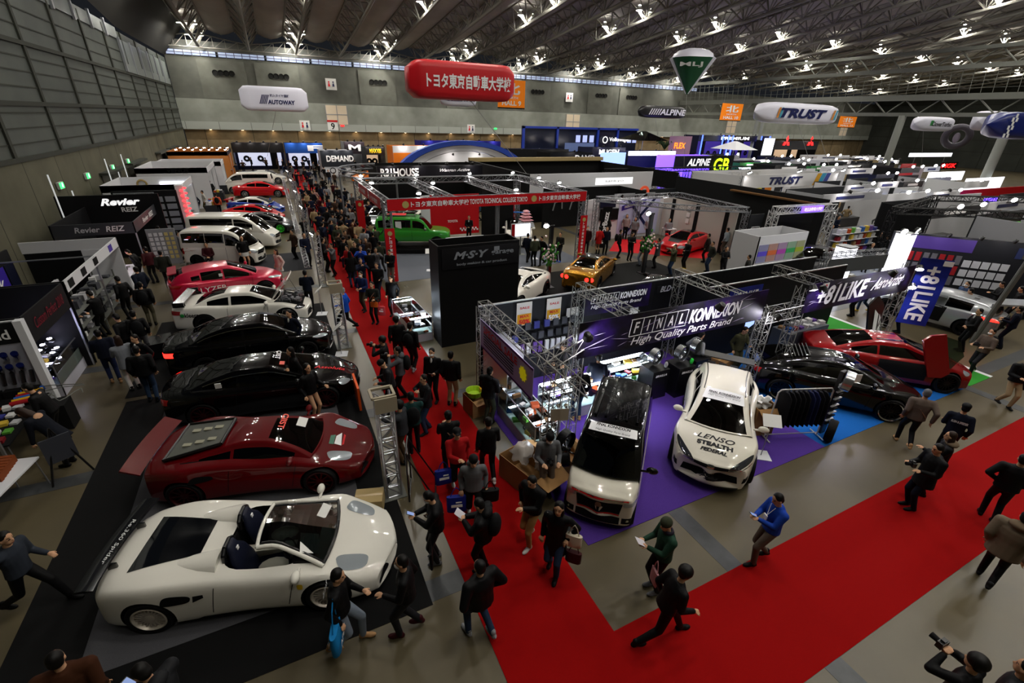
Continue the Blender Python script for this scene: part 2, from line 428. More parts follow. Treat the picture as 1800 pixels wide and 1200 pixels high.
# ------------------------------------------------------------------ cars
def interp(xs,ys,x):
    """monotone cubic through control points"""
    xs = np.asarray(xs,float); ys = np.asarray(ys,float)
    if x <= xs[0]: return ys[0]
    if x >= xs[-1]: return ys[-1]
    i = int(np.searchsorted(xs,x))-1
    h = np.diff(xs); d = np.diff(ys)/h
    def sl(k):
        if k == 0: return d[0]
        if k == len(xs)-1: return d[-1]
        if d[k-1]*d[k] <= 0: return 0.
        w1,w2 = 2*h[k]+h[k-1],h[k]+2*h[k-1]
        return (w1+w2)/(w1/d[k-1]+w2/d[k])
    t = (x-xs[i])/h[i]; m0,m1 = sl(i)*h[i],sl(i+1)*h[i]
    return (2*t**3-3*t*t+1)*ys[i]+(t**3-2*t*t+t)*m0+(-2*t**3+3*t*t)*ys[i+1]+(t**3-t*t)*m1
tyre_m = mat('tyre_rubber','0c0c0d',.7)
well_m = mat('wheel_well','050505',.9)
trim_m = mat('black_trim','0a0a0b',.3)
light_g = mat('headlight_glass','aab2b8',.12,.3,coat=1.)
tail_m = mat('taillight_red','a01010',.2,coat=1.)
tail_on = mat('taillight_lit','ff2222',.3,emit=6.,ecol='ff2018')
plate_m = mat('number_plate','d4d4cc',.5)
seam_m = mat('panel_gap','060606',.8)
int_m = mat('cabin_trim','101012',.8)
class Car:
    """x forward, y left, z up, origin on the ground midway between the axles"""
    def __init__(s,wb=2.6,L=4.5,W=1.8,fo=.95,H=1.3,z0=.16,zc=None,zs=None,wd=None,bow=(.25,.12),noseh=.5,wr=.33,
                 cab=None,cw=(.86,.6),flare=.02,archr=None,boxy=.55,axle_y=None):
        s.wb,s.L,s.W,s.H,s.wr,s.z0 = wb,L,W,H,wr,z0
        s.xf = wb/2+fo; s.xr = s.xf-L; s.zc,s.zs,s.wd = zc,zs,wd
        s.bow,s.boxy,s.cab,s.cw,s.flare = bow,boxy,cab,cw,flare
        s.archr = archr or wr+.055; s.tw = .23; s.ay = axle_y
        s.X = lambda t: s.xr+t*L # 0 tail .. 1 nose
    def w(s,x):
        t = (x-s.xr)/s.L; w = s.W/2*interp([p[0] for p in s.wd],[p[1] for p in s.wd],t)
        for a in (-s.wb/2,s.wb/2): w += s.flare*math.exp(-((x-a)/.36)**2)
        return w
    def c(s,x): return interp([p[0] for p in s.zc],[p[1] for p in s.zc],(x-s.xr)/s.L)
    def sh(s,x): return interp([p[0] for p in s.zs],[p[1] for p in s.zs],(x-s.xr)/s.L)
    def ring(s,x,n=26):
        w,zc,zs,z0 = s.w(x),s.c(x),s.sh(x),s.z0; h = zs-z0
        P = [(0,z0),(.7*w,z0),(.92*w,z0+.02),(.985*w,z0+.12*h),(w,z0+.38*h),(.995*w,z0+.62*h),(.975*w,z0+.86*h),(.93*w,zs),(.83*w,zs+.35*(zc-zs)+.012),(.58*w,zs+.78*(zc-zs)+.012),(.28*w,zc-.004),(0,zc)]
        out = []; m = len(P)-1
        for k in range(n+1):
            u = m*k/n; i = min(int(u),m-1); t = u-i
            p0,p1,p2,p3 = P[max(i-1,0)],P[i],P[i+1],P[min(i+2,m)]
            q = [.5*(2*p1[j]+(p2[j]-p0[j])*t+(2*p0[j]-5*p1[j]+4*p2[j]-p3[j])*t*t+(3*p1[j]-p0[j]-3*p2[j]+p3[j])*t**3) for j in (0,1)]
            out.append((max(q[0],0),q[1]))
        return out
    def bowx(s,x,y):
        t = (x-s.xr)/s.L; k = 1-(y/(s.W/2))**2
        return s.bow[0]*max(0,(t-.55)/.45)**2*(k-1)-s.bow[1]*max(0,(.35-t)/.35)**2*(k-1)
    def body(s,nst=44,cockpit=None):
        rings = []; e = .10
        def full(x,sc=1.,dx=0.):
            R = s.ring(x); zm = (s.z0+s.c(x))/2
            P = [(x+dx+s.bowx(x,y),y*sc,zm+(z-zm)*sc) for y,z in R]
            return P+[(p[0],-p[1],p[2]) for p in P[-2:0:-1]]
        for k in range(6,0,-1):
            a = k/6*PI/2; rings.append(full(s.xr+e,max(.02,math.cos(a))**s.boxy,-e*math.sin(a)))
        for k in range(nst+1): rings.append(full(s.xr+e+(s.L-2*e)*k/nst))
        for k in range(1,7):
            a = k/6*PI/2; rings.append(full(s.xf-e,max(.02,math.cos(a))**s.boxy,e*math.sin(a)))
        mb = MB().loft(rings)
        # dark floor of the cabin where the greenhouse covers the deck
        if s.cab:
            xa,xb = s.cab[0][0]-.02,s.cab[-1][0]
            for i,f in enumerate(mb.f):
                c = np.mean([mb.v[k] for k in f],axis=0)
                if xa+.12 < c[0] < xb-.15 and abs(c[1]) < s.cw[0]*s.w(c[0])-.06 and c[2] > s.sh(c[0])-.05: mb.mi[i] = 1
        return mb
    def cut(s,me,paint_m,cockpit=None):
        """cut the wheel arches (and an open cockpit) out of the body"""
        o = bpy.data.objects.new('tmp',me); TMP.objects.link(o); cut = []
        mb = MB()
        for a in (-s.wb/2,s.wb/2):
            for sd in (-1,1):
                w = s.w(a)
                M_ = Matrix.Translation((a,sd*(w-.30),s.wr)) @ Matrix.Rotation(-sd*PI/2,4,'X')
                mb.lathe([(0,0),(s.archr,0),(s.archr,.6),(0,.6)],32,M_,1)
        if cockpit:
            (xa,xb,ya,yb,zz) = cockpit
            n = 24; R = []
            for z in (zz,3.):
                R.append([((xa+xb)/2+(xb-xa)/2*np.sign(math.cos(q))*abs(math.cos(q))**.4,(ya+yb)/2+(yb-ya)/2*np.sign(math.sin(q))*abs(math.sin(q))**.4,z) for q in [2*PI*i/n for i in range(n)]])
            mb.loft(R,1)
        cm = bpy.data.meshes.new('cut'); cm.from_pydata(mb.v,[],mb.f); cm.materials.append(paint_m); cm.materials.append(well_m)
        cm.polygons.foreach_set('material_index',[1]*len(cm.polygons))
        bm = bmesh.new(); bm.from_mesh(cm); bmesh.ops.remove_doubles(bm,verts=bm.verts,dist=1e-4); bmesh.ops.recalc_face_normals(bm,faces=bm.faces); bm.to_mesh(cm); bm.free()
        co = bpy.data.objects.new('cut',cm); TMP.objects.link(co)
        bm = bmesh.new(); bm.from_mesh(me); bmesh.ops.recalc_face_normals(bm,faces=bm.faces); bm.to_mesh(me); bm.free()
        md = o.modifiers.new('b','BOOLEAN'); md.object = co; md.operation = 'DIFFERENCE'; md.solver = 'EXACT'; md.use_self = True
        r = bpy.data.meshes.new_from_object(o.evaluated_get(bpy.context.evaluated_depsgraph_get()))
        bpy.data.objects.remove(o); bpy.data.objects.remove(co); bpy.data.meshes.remove(cm)
        r.polygons.foreach_set('use_smooth',[True]*len(r.polygons)); r.set_sharp_from_angle(angle=math.radians(32)); return r
    # greenhouse: control list of (x, roof height), first at the rear base, last at the cowl
    def roofz(s,x): return interp([p[0] for p in s.cab],[p[1] for p in s.cab],x)
    def cabpt(s,x,u,side=1,off=0.):
        zr = s.roofz(x); zb_ = s.sh(x)-.03; top = max(zr,s.c(x)-.01)
        k = max(0.,min(1.,(top-zb_)/(s.H-zb_))); wb = s.cw[0]*s.w(x)
        wt = wb+(s.cw[1]*s.W/2-wb)*k
        r = .09*k+.005; P1 = (wt+.015,top-r-.02*k); P2 = (wt-.10*k-.01,top-.03*k); cr = .035*k
        if u <= .5: t = u/.5; y = wb+(P1[0]-wb)*t+.03*math.sin(PI*t)*k; z = zb_+(P1[1]-zb_)*t
        elif u <= .62:
            t = (u-.5)/.12; cx,cz = wt-.005,top-.012
            y = (1-t)**2*P1[0]+2*t*(1-t)*cx+t*t*P2[0]; z = (1-t)**2*P1[1]+2*t*(1-t)*cz+t*t*P2[1]
        else: t = (u-.62)/.38; y = P2[0]*(1-t); z = P2[1]+(top-P2[1])*(1-(1-t)**2)
        xs = [p[0] for p in s.cab]; q = (x-xs[0])/(xs[-1]-xs[0]); b = .16*max(0,(q-.62)/.38)-.10*max(0,(.3-q)/.3)
        xx = x+b*(1-(y/(wb+.01))**2)
        return Vector((xx,y*side,z+off*.7)) if not off else Vector((xx,(y+off*(1 if u < .56 else .2))*side,z+off*(0 if u < .5 else 1)))
    def cabin(s,win,ws,rw,roof_x=None):
        """win: side windows [(x0,x1,u0,u1)], ws / rw: windscreen and rear window (x0,x1). returns shell, and glass patches"""
        xs = s.cab[0][0],s.cab[-1][0]
        bx = {xs[0],xs[1],*ws,*(rw or ())}
        for q in win: bx |= {q[0],q[1]}
        bx = sorted(bx); X = []
        for a,b in zip(bx,bx[1:]):
            m = max(1,int(math.ceil((b-a)/.09))); X += [a+(b-a)*i/m for i in range(m)]
        X.append(bx[-1])
        U = [0,.07,.15,.25,.35,.45,.47,.5,.53,.56,.59,.62,.655,.72,.8,.9,1.]
        shell = MB(); shell_v = {}
        def hole(xm,um):
            if .64 < um: 
                if ws[0] < xm < ws[1]: return 'windscreen'
                if rw and rw[0] < xm < rw[1]: return 'rear_window'
            for i,q in enumerate(win):
                if q[0] < xm < q[1] and q[2] < um < q[3]: return i
            return None
        G_ = {}
        for sd in (1,-1):
            for i in range(len(X)-1):
                for j in range(len(U)-1):
                    h = hole((X[i]+X[i+1])/2,(U[j]+U[j+1])/2)
                    if h is None: mb = shell
                    else:
                        key = h if isinstance(h,str) else (h,sd); mb = G_.setdefault(key,MB())
                    p = [s.cabpt(X[i],U[j],sd),s.cabpt(X[i+1],U[j],sd),s.cabpt(X[i+1],U[j+1],sd),s.cabpt(X[i],U[j+1],sd)]
                    mb.add(p,[(0,1,2,3) if sd < 0 else (3,2,1,0)])
        return shell,G_
def weld(me,d=2e-4):
    bm = bmesh.new(); bm.from_mesh(me); bmesh.ops.remove_doubles(bm,verts=bm.verts,dist=d)
    bmesh.ops.dissolve_degenerate(bm,edges=bm.edges,dist=1e-5); bm.to_mesh(me); bm.free(); return me
_wheels = {}
def wheel_meshes(wr,tw,rimr,style,rim_m):
    k = (wr,tw,rimr,style,rim_m.name)
    if k in _wheels: return _wheels[k]
    T = Matrix.Rotation(-PI/2,4,'X') # spin axis to +y (outer face at +y)
    t = MB().lathe([(rimr,-tw/2),(wr-.02,-tw/2),(wr,-tw/2+.03),(wr,tw/2-.03),(wr-.02,tw/2),(rimr+.005,tw/2-.005),(rimr,tw/2-.02)],32,T)
    r = MB().lathe([(rimr,-tw/2),(rimr+.004,tw/2-.012),(rimr-.02,tw/2),(rimr-.035,tw/2-.03),(rimr-.05,-.02)],32,T)
    ns = {'mesh': 20,'five': 5,'ten': 10,'multi': 14,'six': 6,'dish': 8}[style]
    wd = {'mesh': .011,'five': .04,'ten': .018,'multi': .013,'six': .034,'dish': .022}[style]
    zo = tw/2-.035
    for i in range(ns):
        a = 2*PI*i/ns
        if style == 'mesh': ds = ((a,a+.16),(a,a-.16))
        elif style == 'five': ds = ((a-.07,a-.07),(a+.07,a+.07))
        else: ds = ((a,a),)
        for a0,a1 in ds:
            p = Vector((math.cos(a0)*.05,-math.sin(a0)*.05,0)); q = Vector((math.cos(a1)*(rimr-.02),-math.sin(a1)*(rimr-.02),0))
            d = (q-p).normalized(); n = Vector((-d.y,d.x,0))*wd
            P = []
            for z in (zo-.03,zo):
                for e,g in ((p,1.),(q,.8)):
                    P += [(e.x-n.x*g,z,e.y-n.y*g),(e.x+n.x*g,z,e.y+n.y*g)]
            r.add(P,[(0,1,3,2),(4,6,7,5),(0,4,5,1),(2,3,7,6),(0,2,6,4),(1,5,7,3)])
    r.lathe([(.075,zo-.03),(.07,zo+.006),(.03,zo+.014),(0,zo+.014)],16,T)
    b = MB().lathe([(rimr-.03,-.02),(.0,-.02)],24,T).lathe([(.14,-.015),(.14,.012),(.05,.012)],20,T)
    _wheels[k] = (t.mesh('tyre',[tyre_m],40),r.mesh('rim',[rim_m],40),b.mesh('brake_disc',[mat('brake_disc','2a2a2c',.4,.6)],40)); return _wheels[k]
def seat_mb():
    m = MB()
    def rr(c,a,b,d): return [(c[0]+a*math.cos(q)+0*b,c[1]+b*np.sign(math.sin(q))*abs(math.sin(q))**.6,c[2]+d*math.cos(q)) for q in [2*PI*i/12 for i in range(12)]]
    m.loft([rr((-.22,0,.14),.09,.23,.0),rr((-.18,0,.2),.07,.26,.02),rr((.2,0,.26),.09,.26,.0),rr((.29,0,.2),.03,.22,.02)])
    m.loft([rr((-.24,0,.16),.09,.24,0),rr((-.30,0,.42),.08,.27,0),rr((-.38,0,.66),.07,.24,0),rr((-.43,0,.80),.06,.14,0),rr((-.45,0,.9),.04,.12,0),rr((-.455,0,.93),.01,.08,0)])
    return m
def make_car(name,label,cat,loc,rz,C,pm,rim='ten',rim_m=None,rimr=None,win=(),ws=None,rw=None,glass=None,roof_m=None,seats=None,seat_m=None,
             group=None,head=(),tail=(),patches=(),plate=True,mirrors=None,texts=(),cockpit=None,lit_tail=False,handles=True,seams=(),camber=True,z=0.,skip_cab=False):
    t = thing(name,label,cat,(loc[0],loc[1],z),rz,group)
    me = C.body().mesh('body_shell',[pm,well_m],180); weld(me)
    raw = MB(); raw.v = [tuple(p.co) for p in me.vertices]; raw.f = [tuple(p.vertices) for p in me.polygons]
    tree = BVHTree.FromPolygons([Vector(p) for p in raw.v],raw.f)
    me = C.cut(me,pm,cockpit); me.name = 'body_shell'; link('body_shell',me,t)
    C.tree = tree
    glass = glass or smoke
    if C.cab and not skip_cab:
        sh,gl = C.cabin(win,ws,rw)
        o = link('cabin_roof',weld(sh.mesh('cabin_roof',[roof_m or pm],180)),t); o.data.set_sharp_from_angle(angle=math.radians(40))
        for k,mb in gl.items():
            nm = k if isinstance(k,str) else 'side_window'
            link(nm,weld(mb.mesh(nm,[glass],180)),t)
    rimr = rimr or C.wr-.085; tm_,rm_,bm_ = wheel_meshes(C.wr,C.tw,rimr,rim,rim_m or alu)
    for a in (C.wb/2,-C.wb/2):
        for sd in (1,-1):
            w = link('wheel',tm_,t); w.location = (a,sd*(C.w(a)-C.tw/2-.012),C.wr); w.rotation_euler = (0,0,0 if sd > 0 else PI)
            link('rim',rm_,w); link('brake_disc',bm_,w)
    # conforming patches: front / rear (y,z), top (x,y), side (x,z)
    for nm,m,view,corners in list(head_tail(head,tail,lit_tail))+list(patches):
        sides = (1,)
        if view.endswith('2'): view = view[:-1]; sides = (1,-1)
        for sd in sides:
            mb = (conform_round if nm in ROUND else conform)(C,view,corners,sd)
            if mb: part(nm,mb,m,t,180)
    for sx in seams: # door shut lines on both sides
        for sd in (1,-1):
            mb = conform(C,'side',[(sx[0]-.006,sx[1]),(sx[0]+.006,sx[1]),(sx[0]+.006+sx[3],sx[2]),(sx[0]-.006+sx[3],sx[2])],sd,off=.004,n=(1,10))
            if mb: part('door_gap',mb,seam_m,t)
    if handles:
        for hx,hz in handles if handles is not True else ():
            for sd in (1,-1):
                p = project(C,'side',(hx,hz),sd)
                if p: part('door_handle',MB().box((0,0,0),(.17,.03,.025)),trim_m if handles is True else pm,t).location = p[0]
    if mirrors:
        mx,mz,mm = mirrors
        for sd in (1,-1):
            y = C.cw[0]*C.w(mx)*sd
            b = MB().tube((mx,y,mz-.03),(mx+.02,y+.13*sd,mz),.025); b.ell((mx+.0,y+.2*sd,mz+.03),(.07,.12,.075),12,8)
            part('door_mirror',b,mm,t,60)
    for tx in texts:
        s_,m,view,c,ang,w,h = tx[:7]; kw = tx[7] if len(tx) > 7 else {}
        decal(C,t,s_,m,view,c,ang,w,h,**kw)
    if seats:
        sm = seat_mb().mesh('seat',[seat_m or int_m],60)
        for sx,sy,sz in seats:
            o = link('seat',sm,t); o.location = (sx,sy,sz); o.scale = (.8,.9,.82)
    return t
def head_tail(head,tail,lit):
    for c in head: yield ('headlight',light_g,'front2',c)
    for c in tail: yield ('taillight',tail_on if lit else tail_m,'rear2',c)
def project(C,view,p,sd=1):
    if view == 'front': o,d = Vector((6,p[0]*sd,p[1])),Vector((-1,0,0))
    elif view == 'rear': o,d = Vector((-6,p[0]*sd,p[1])),Vector((1,0,0))
    elif view == 'top': o,d = Vector((p[0],p[1]*sd,4)),Vector((0,0,-1))
    elif view == 'side': o,d = Vector((p[0],4*sd,p[1])),Vector((0,-sd,0))
    h = C.tree.ray_cast(o,d)
    if h[0] is None: return None
    n = h[1]
    if n.dot(d) > 0: n = -n
    return h[0],n
def conform(C,view,q,sd=1,off=.007,n=(10,8)):
    """a patch laid on the body, spanned by four corners seen in the given view"""
    G_ = []; a,b = n
    for j in range(b+1):
        v = j/b
        for i in range(a+1):
            u = i/a
            p = [(1-u)*(1-v)*q[0][k]+u*(1-v)*q[1][k]+u*v*q[2][k]+(1-u)*v*q[3][k] for k in (0,1)]
            h = project(C,view,p,sd); G_.append(h[0]+h[1]*off if h else None)
    mb = MB(); idx = {}
    for k,p in enumerate(G_):
        if p is not None: idx[k] = len(mb.v); mb.v.append(tuple(p))
    for j in range(b):
        for i in range(a):
            f = [j*(a+1)+i,j*(a+1)+i+1,(j+1)*(a+1)+i+1,(j+1)*(a+1)+i]
            if all(k in idx for k in f): mb.f.append(tuple(idx[k] for k in f)); mb.mi.append(0)
    return mb if mb.f else None
ROUND = ('headlight','shield_badge','side_intake','maker_badge','badge_ring','fog_lamp_ring','nose_intake')
def conform_round(C,view,q,sd=1,off=.007,nr=5,na=24):
    """the same with rounded corners"""
    mb = MB(); P = [None]*(na*nr+1); e = .62
    for j in range(nr+1):
        for i in range(na if j else 1):
            a = 2*PI*i/na; r = j/nr; ca,sa = math.cos(a),math.sin(a)
            u,v = .5+.5*r*np.sign(ca)*abs(ca)**e,.5+.5*r*np.sign(sa)*abs(sa)**e
            p = [(1-u)*(1-v)*q[0][k]+u*(1-v)*q[1][k]+u*v*q[2][k]+(1-u)*v*q[3][k] for k in (0,1)]
            h = project(C,view,p,sd)
            if h is None: return conform(C,view,q,sd,off)
            mb.v.append(tuple(h[0]+h[1]*off))
    for i in range(na):
        k = (i+1) % na; mb.f.append((0,1+i,1+k))
        for j in range(nr-1): mb.f.append((1+j*na+i,1+(j+1)*na+i,1+(j+1)*na+k,1+j*na+k))
    mb.mi = [0]*len(mb.f); return mb
def decal(C,t,s,m,view,c,ang,w,h=None,sd=1,bold=.02,shear=0.,cabin=False,off=.009,name='lettering'):
    """lettering wrapped on the body; in top view ang is the reading direction, side view reads towards the front on the right flank"""
    v,f,sz = text_mesh(s,bold,shear)
    sx = w/sz[0]; sy = h/sz[1] if h else sx; ca,sa = math.cos(ang),math.sin(ang)
    mb = MB(); bad = False
    for p in v:
        a,b = (p[0]-sz[0]/2)*sx,(p[1]-sz[1]/2)*sy
        if view == 'side': a = -a if sd > 0 else a
        q = (c[0]+a*ca-b*sa,c[1]+a*sa+b*ca)
        hpt = project(C,view,q,sd)
        if hpt is None: mb.v.append((q[0],q[1],0)); bad = True
        else: mb.v.append(tuple(hpt[0]+hpt[1]*off))
    if bad: return None
    mb.f = list(f); mb.mi = [0]*len(f); return part(name,mb,m,t)
def place(rear,front,wb,side):
    """ground pixels of the near rear and front tyre contact -> car origin and heading"""
    a,b = G(*rear),G(*front); d = (b-a); rz = math.atan2(d.y,d.x); mid = (a+b)/2
    n = Vector((-math.sin(rz),math.cos(rz),0)) # left of the car
    return mid,rz,n
# ------------------------------------------------------------------ car models
def sports(**k): # mid-engined two-seater
    a = dict(wb=2.6,L=4.48,W=1.92,fo=1.06,H=1.2,z0=.13,wr=.335,flare=.015,bow=(.34,.10),boxy=.5,cw=(.80,.50),
        zc=[(0,.84),(.06,.93),(.2,.97),(.36,.96),(.5,.9),(.64,.88),(.76,.78),(.88,.64),(.96,.53),(1,.47)],
        zs=[(0,.74),(.08,.87),(.24,.93),(.38,.88),(.55,.80),(.68,.80),(.78,.79),(.88,.62),(1,.40)],
        wd=[(0,.84),(.08,.94),(.22,1.),(.5,.95),(.74,.99),(.88,.95),(.96,.86),(1,.76)],
        cab=[(-1.45,.94),(-.75,1.10),(-.15,1.19),(.22,1.17),(.7,1.02),(1.12,.84)])
    a.update(k); return Car(**a)
def coupe(**k): # long front-engined coupe
    a = dict(wb=2.94,L=4.88,W=1.9,fo=.94,H=1.34,z0=.15,wr=.35,flare=.02,bow=(.34,.16),boxy=.45,cw=(.84,.54),
        zc=[(0,.88),(.05,.98),(.16,1.04),(.4,1.0),(.62,.99),(.74,.93),(.88,.80),(.96,.66),(1,.55)],
        zs=[(0,.80),(.08,.90),(.22,.95),(.45,.86),(.64,.86),(.77,.89),(.9,.72),(1,.5)],
        wd=[(0,.82),(.08,.93),(.2,1.),(.46,.955),(.77,1.),(.9,.93),(1,.74)],
        cab=[(-1.75,1.0),(-1.15,1.2),(-.45,1.33),(.1,1.33),(.5,1.2),(1.1,.97)])
    a.update(k); return Car(**a)
def sedan(**k):
    a = dict(wb=2.85,L=4.86,W=1.83,fo=.9,H=1.43,z0=.16,wr=.335,flare=.006,bow=(.26,.12),boxy=.4,cw=(.86,.60),
        zc=[(0,.92),(.05,1.03),(.16,1.07),(.3,1.05),(.62,1.02),(.74,.97),(.88,.87),(.96,.74),(1,.62)],
        zs=[(0,.84),(.08,.95),(.2,.98),(.5,.93),(.66,.92),(.8,.88),(.92,.76),(1,.56)],
        wd=[(0,.84),(.08,.95),(.25,1.),(.75,1.),(.9,.94),(1,.78)],
        cab=[(-1.75,1.03),(-1.15,1.3),(-.45,1.42),(.15,1.41),(.55,1.29),(1.18,1.0)])
    a.update(k); return Car(**a)
def cross(**k): # compact crossover
    a = dict(wb=2.64,L=4.36,W=1.8,fo=.90,H=1.54,z0=.17,wr=.36,flare=.035,bow=(.28,.10),boxy=.42,cw=(.84,.60),
        zc=[(0,.98),(.05,1.08),(.2,1.1),(.62,1.08),(.72,1.05),(.86,.97),(.95,.84),(1,.72)],
        zs=[(0,.90),(.1,1.0),(.3,1.0),(.5,.94),(.7,.95),(.84,.92),(.94,.78),(1,.64)],
        wd=[(0,.82),(.08,.94),(.2,1.),(.5,.93),(.78,1.),(.9,.94),(1,.80)],
        cab=[(-1.95,1.08),(-1.72,1.30),(-1.3,1.46),(-.5,1.54),(.05,1.53),(.42,1.40),(1.08,1.05)])
    a.update(k); return Car(**a)
def van(**k): # one-box van
    a = dict(wb=2.57,L=4.7,W=1.7,fo=1.05,H=1.98,z0=.2,wr=.32,flare=0.,bow=(.16,.04),boxy=.3,cw=(.95,.84),
        zc=[(0,1.0),(.05,1.12),(.8,1.12),(.9,1.06),(.96,.92),(1,.80)],
        zs=[(0,.95),(.05,1.08),(.8,1.06),(.9,1.0),(1,.70)],
        wd=[(0,.93),(.05,.99),(.8,1.),(.92,.96),(1,.86)],
        cab=[(-2.30,1.1),(-2.24,1.75),(-2.05,1.95),(-1.,1.98),(.6,1.96),(1.0,1.82),(1.85,1.08)])
    a.update(k); return Car(**a)
white_c = paint('white_car_paint','e9e6dc'); pearl = paint('pearl_white_paint','ddd8c8'); cand = paint('candy_red_paint','5c0308',0.,.4)
black_c = paint('black_car_paint','050506',.0,.2); pink = paint('pink_red_paint','c4123e',.2); gold = paint('gold_flip_paint','b07a10',.75,.25)
green_c = paint('green_car_paint','2f8a2a'); red_c = paint('red_car_paint','c01018'); dkgrey = paint('dark_grey_paint','2a2c30',.4); silver_c = paint('silver_car_paint','b4b8bc',.5)
blue_c = paint('blue_car_paint','1a3a9a'); bmwred = paint('deep_red_paint','7c050a',0.,.35); yellow_c = paint('yellow_car_paint','d8b010'); orange_c = paint('orange_car_paint','d8701c')
cream_i = mat('cream_leather','cfc8b8',.6); tan_i = mat('tan_leather','a8744a',.6); navy_i = mat('navy_leather','14182a',.45)
rim_s = mat('silver_rim','c0c2c6',.25,.9); rim_b = mat('black_rim','101012',.3,.5); rim_r = mat('dark_red_rim','3a0a10',.3,.5); rim_w = mat('pale_rim','cfc6b8',.35,.3); rim_g = mat('green_rim','30d030',.4)
def near(rear,front,C,side):
    mid,rz,n = place(rear,front,C.wb,side)
    return mid+n*(C.W/2-.1)*(1 if side == 'R' else -1),rz
DETAIL_SPORT = dict(head=[[(.48,.52),(.80,.50),(.82,.66),(.55,.70)]],tail=[[(.45,.66),(.78,.66),(.78,.8),(.45,.8)]])

def top_q(x0,x1,y0,y1,y2=None,y3=None): return [(x0,y0),(x1,y2 if y2 is not None else y0),(x1,y3 if y3 is not None else y1),(x0,y1)]
# 1 ---- white open spider nearest the camera
C = sports(cab=None); loc,rz = near((283,1103),(577,1065),C,'R')
car = make_car('sports_car','white open-top sports car with navy seats, nearest car to the camera','car',loc,rz,C,white_c,'mesh',rim_w,.25,
    cockpit=(-.30,.98,-.68,.68,.34),skip_cab=True,mirrors=(.92,.88,white_c),seams=[(-.40,.30,.80,.1),(.72,.28,.80,.14)],
    patches=[('headlight',light_g,'top2',[(1.40,.50),(1.94,.40),(1.92,.66),(1.52,.80)]),
             ('engine_window',mat('engine_glass','0a0c10',.06,coat=1.),'top',[(-1.62,-.56),(-.66,-.36),(-.66,.36),(-1.62,.56)]),
             ('side_intake',black_m,'side2',[(-1.08,.60),(-.66,.60),(-.62,.74),(-1.0,.80)]),
             ('door_scoop',black_m,'side2',[(-.62,.60),(-.46,.66),(-.46,.72),(-.6,.72)]),
             ('nose_intake',black_m,'front2',[(.32,.20),(.74,.20),(.72,.33),(.36,.29)]),
             ('rear_grille',black_m,'rear',[(-.6,.28),(.6,.28),(.6,.5),(-.6,.5)]),
             ('taillight',tail_m,'rear2',[(.52,.64),(.76,.64),(.76,.78),(.52,.78)]),
             ('side_skirt',black_m,'side2',[(-.75,.16),(.75,.16),(.75,.20),(-.55,.24)]),
             ('shield_badge',mat('badge_yellow','d8b018',.4),'side2',[(.90,.60),(.98,.60),(.99,.70),(.89,.70)])])
C.cab = [(.30,1.13),(.46,1.14),(.8,1.03),(1.32,.79)]
g = MB()
for sd in (1,-1):
    X = [.34+.092*i for i in range(11)]; U = [.60,.68,.76,.84,.92,1.]
    for i in range(10):
        for j in range(5): g.add([C.cabpt(X[i],U[j],sd),C.cabpt(X[i+1],U[j],sd),C.cabpt(X[i+1],U[j+1],sd),C.cabpt(X[i],U[j+1],sd)],[(0,1,2,3)])
part('windscreen',g,tint,car,180)
fr = MB()
for sd in (1,-1): fr.path([C.cabpt(.31+.095*i,.58,sd) for i in range(11)],.035,8)
fr.path([C.cabpt(.31,u,1) for u in (.58,.66,.76,.88,1.)]+[C.cabpt(.31,u,-1) for u in (.88,.76,.66,.58)],.03,8)
part('windscreen_frame',fr,white_c,car,60)
bd = MB().path([C.cabpt(1.24,u,1) for u in (.60,.7,.8,.9,1.)]+[C.cabpt(1.24,u,-1) for u in (.9,.8,.7,.60)],.03,6)
for sd in (1,-1): bd.path([C.cabpt(.36+.09*i,.64,sd) for i in range(11)],.02,6)
part('windscreen_border',bd,black_s,car,60)
sm_ = seat_mb().mesh('seat',[navy_i],60)
for y in (.34,-.34):
    o = link('seat',sm_,car); o.location = (.26,y,.26); o.scale = (1,1,.95)
    part('seat_cushion',MB().ell((.36,y,.50),(.24,.17,.05),12,6),cream_i,car,60)
    part('seat_badge',MB().box((-.10,y,1.0),(.02,.06,.08)),white_l,car)
    part('roll_hoop',MB().path([(-.24,y-.2,.9),(-.24,y-.19,1.05),(-.24,y-.1,1.12),(-.24,y+.1,1.12),(-.24,y+.19,1.05),(-.24,y+.2,.9)],.035,8),black_s,car,60)
    b = MB().loft([[(x,y*1.42+w*math.cos(q),z+h*max(0,math.sin(q))-.02) for q in np.linspace(0,PI,9)] for x,w,z,h in ((-.32,.24,.9,.17),(-.6,.20,.92,.12),(-.95,.12,.93,.06),(-1.2,.05,.92,.01))],closed=False)
    part('rear_fairing',b,white_c,car,60)
part('dashboard',MB().loft([[(x,y,z) for x,z in ((.80,.62),(.76,.84),(.90,.90),(1.1,.86),(1.1,.6))] for y in (-.66,-.3,0,.3,.66)]),black_m,car,60)
part('steering_wheel',MB().lathe([(.17,-.015),(.19,0),(.17,.015),(.155,0),(.17,-.015)],20,Matrix.Translation((.68,-.34,.85)) @ Matrix.Rotation(1.15,4,'Y')),black_s,car,60)
part('centre_console',MB().box((.3,0,.46),(1.1,.16,.24)),cream_i,car)
part('rear_bulkhead',MB().box((-.32,0,.66),(.1,1.26,.46)),black_m,car)
w = MB(); pr = [(-.13,0),(-.1,.035),(.0,.05),(.14,.03),(.15,.01),(.0,.0)]
w.loft([[(-1.98-.10*(1-(y/.9)**2)+a,y,1.0+.10*(y/.9)**2*.4+b) for a,b in pr] for y in np.linspace(-.92,.92,13)])
for y in (-.4,.4): w.box((-1.9,y,.95),(.14,.03,.13))
car_w = part('rear_wing',w,mat('carbon_black','101114',.2,.2,coat=1.),car,40)
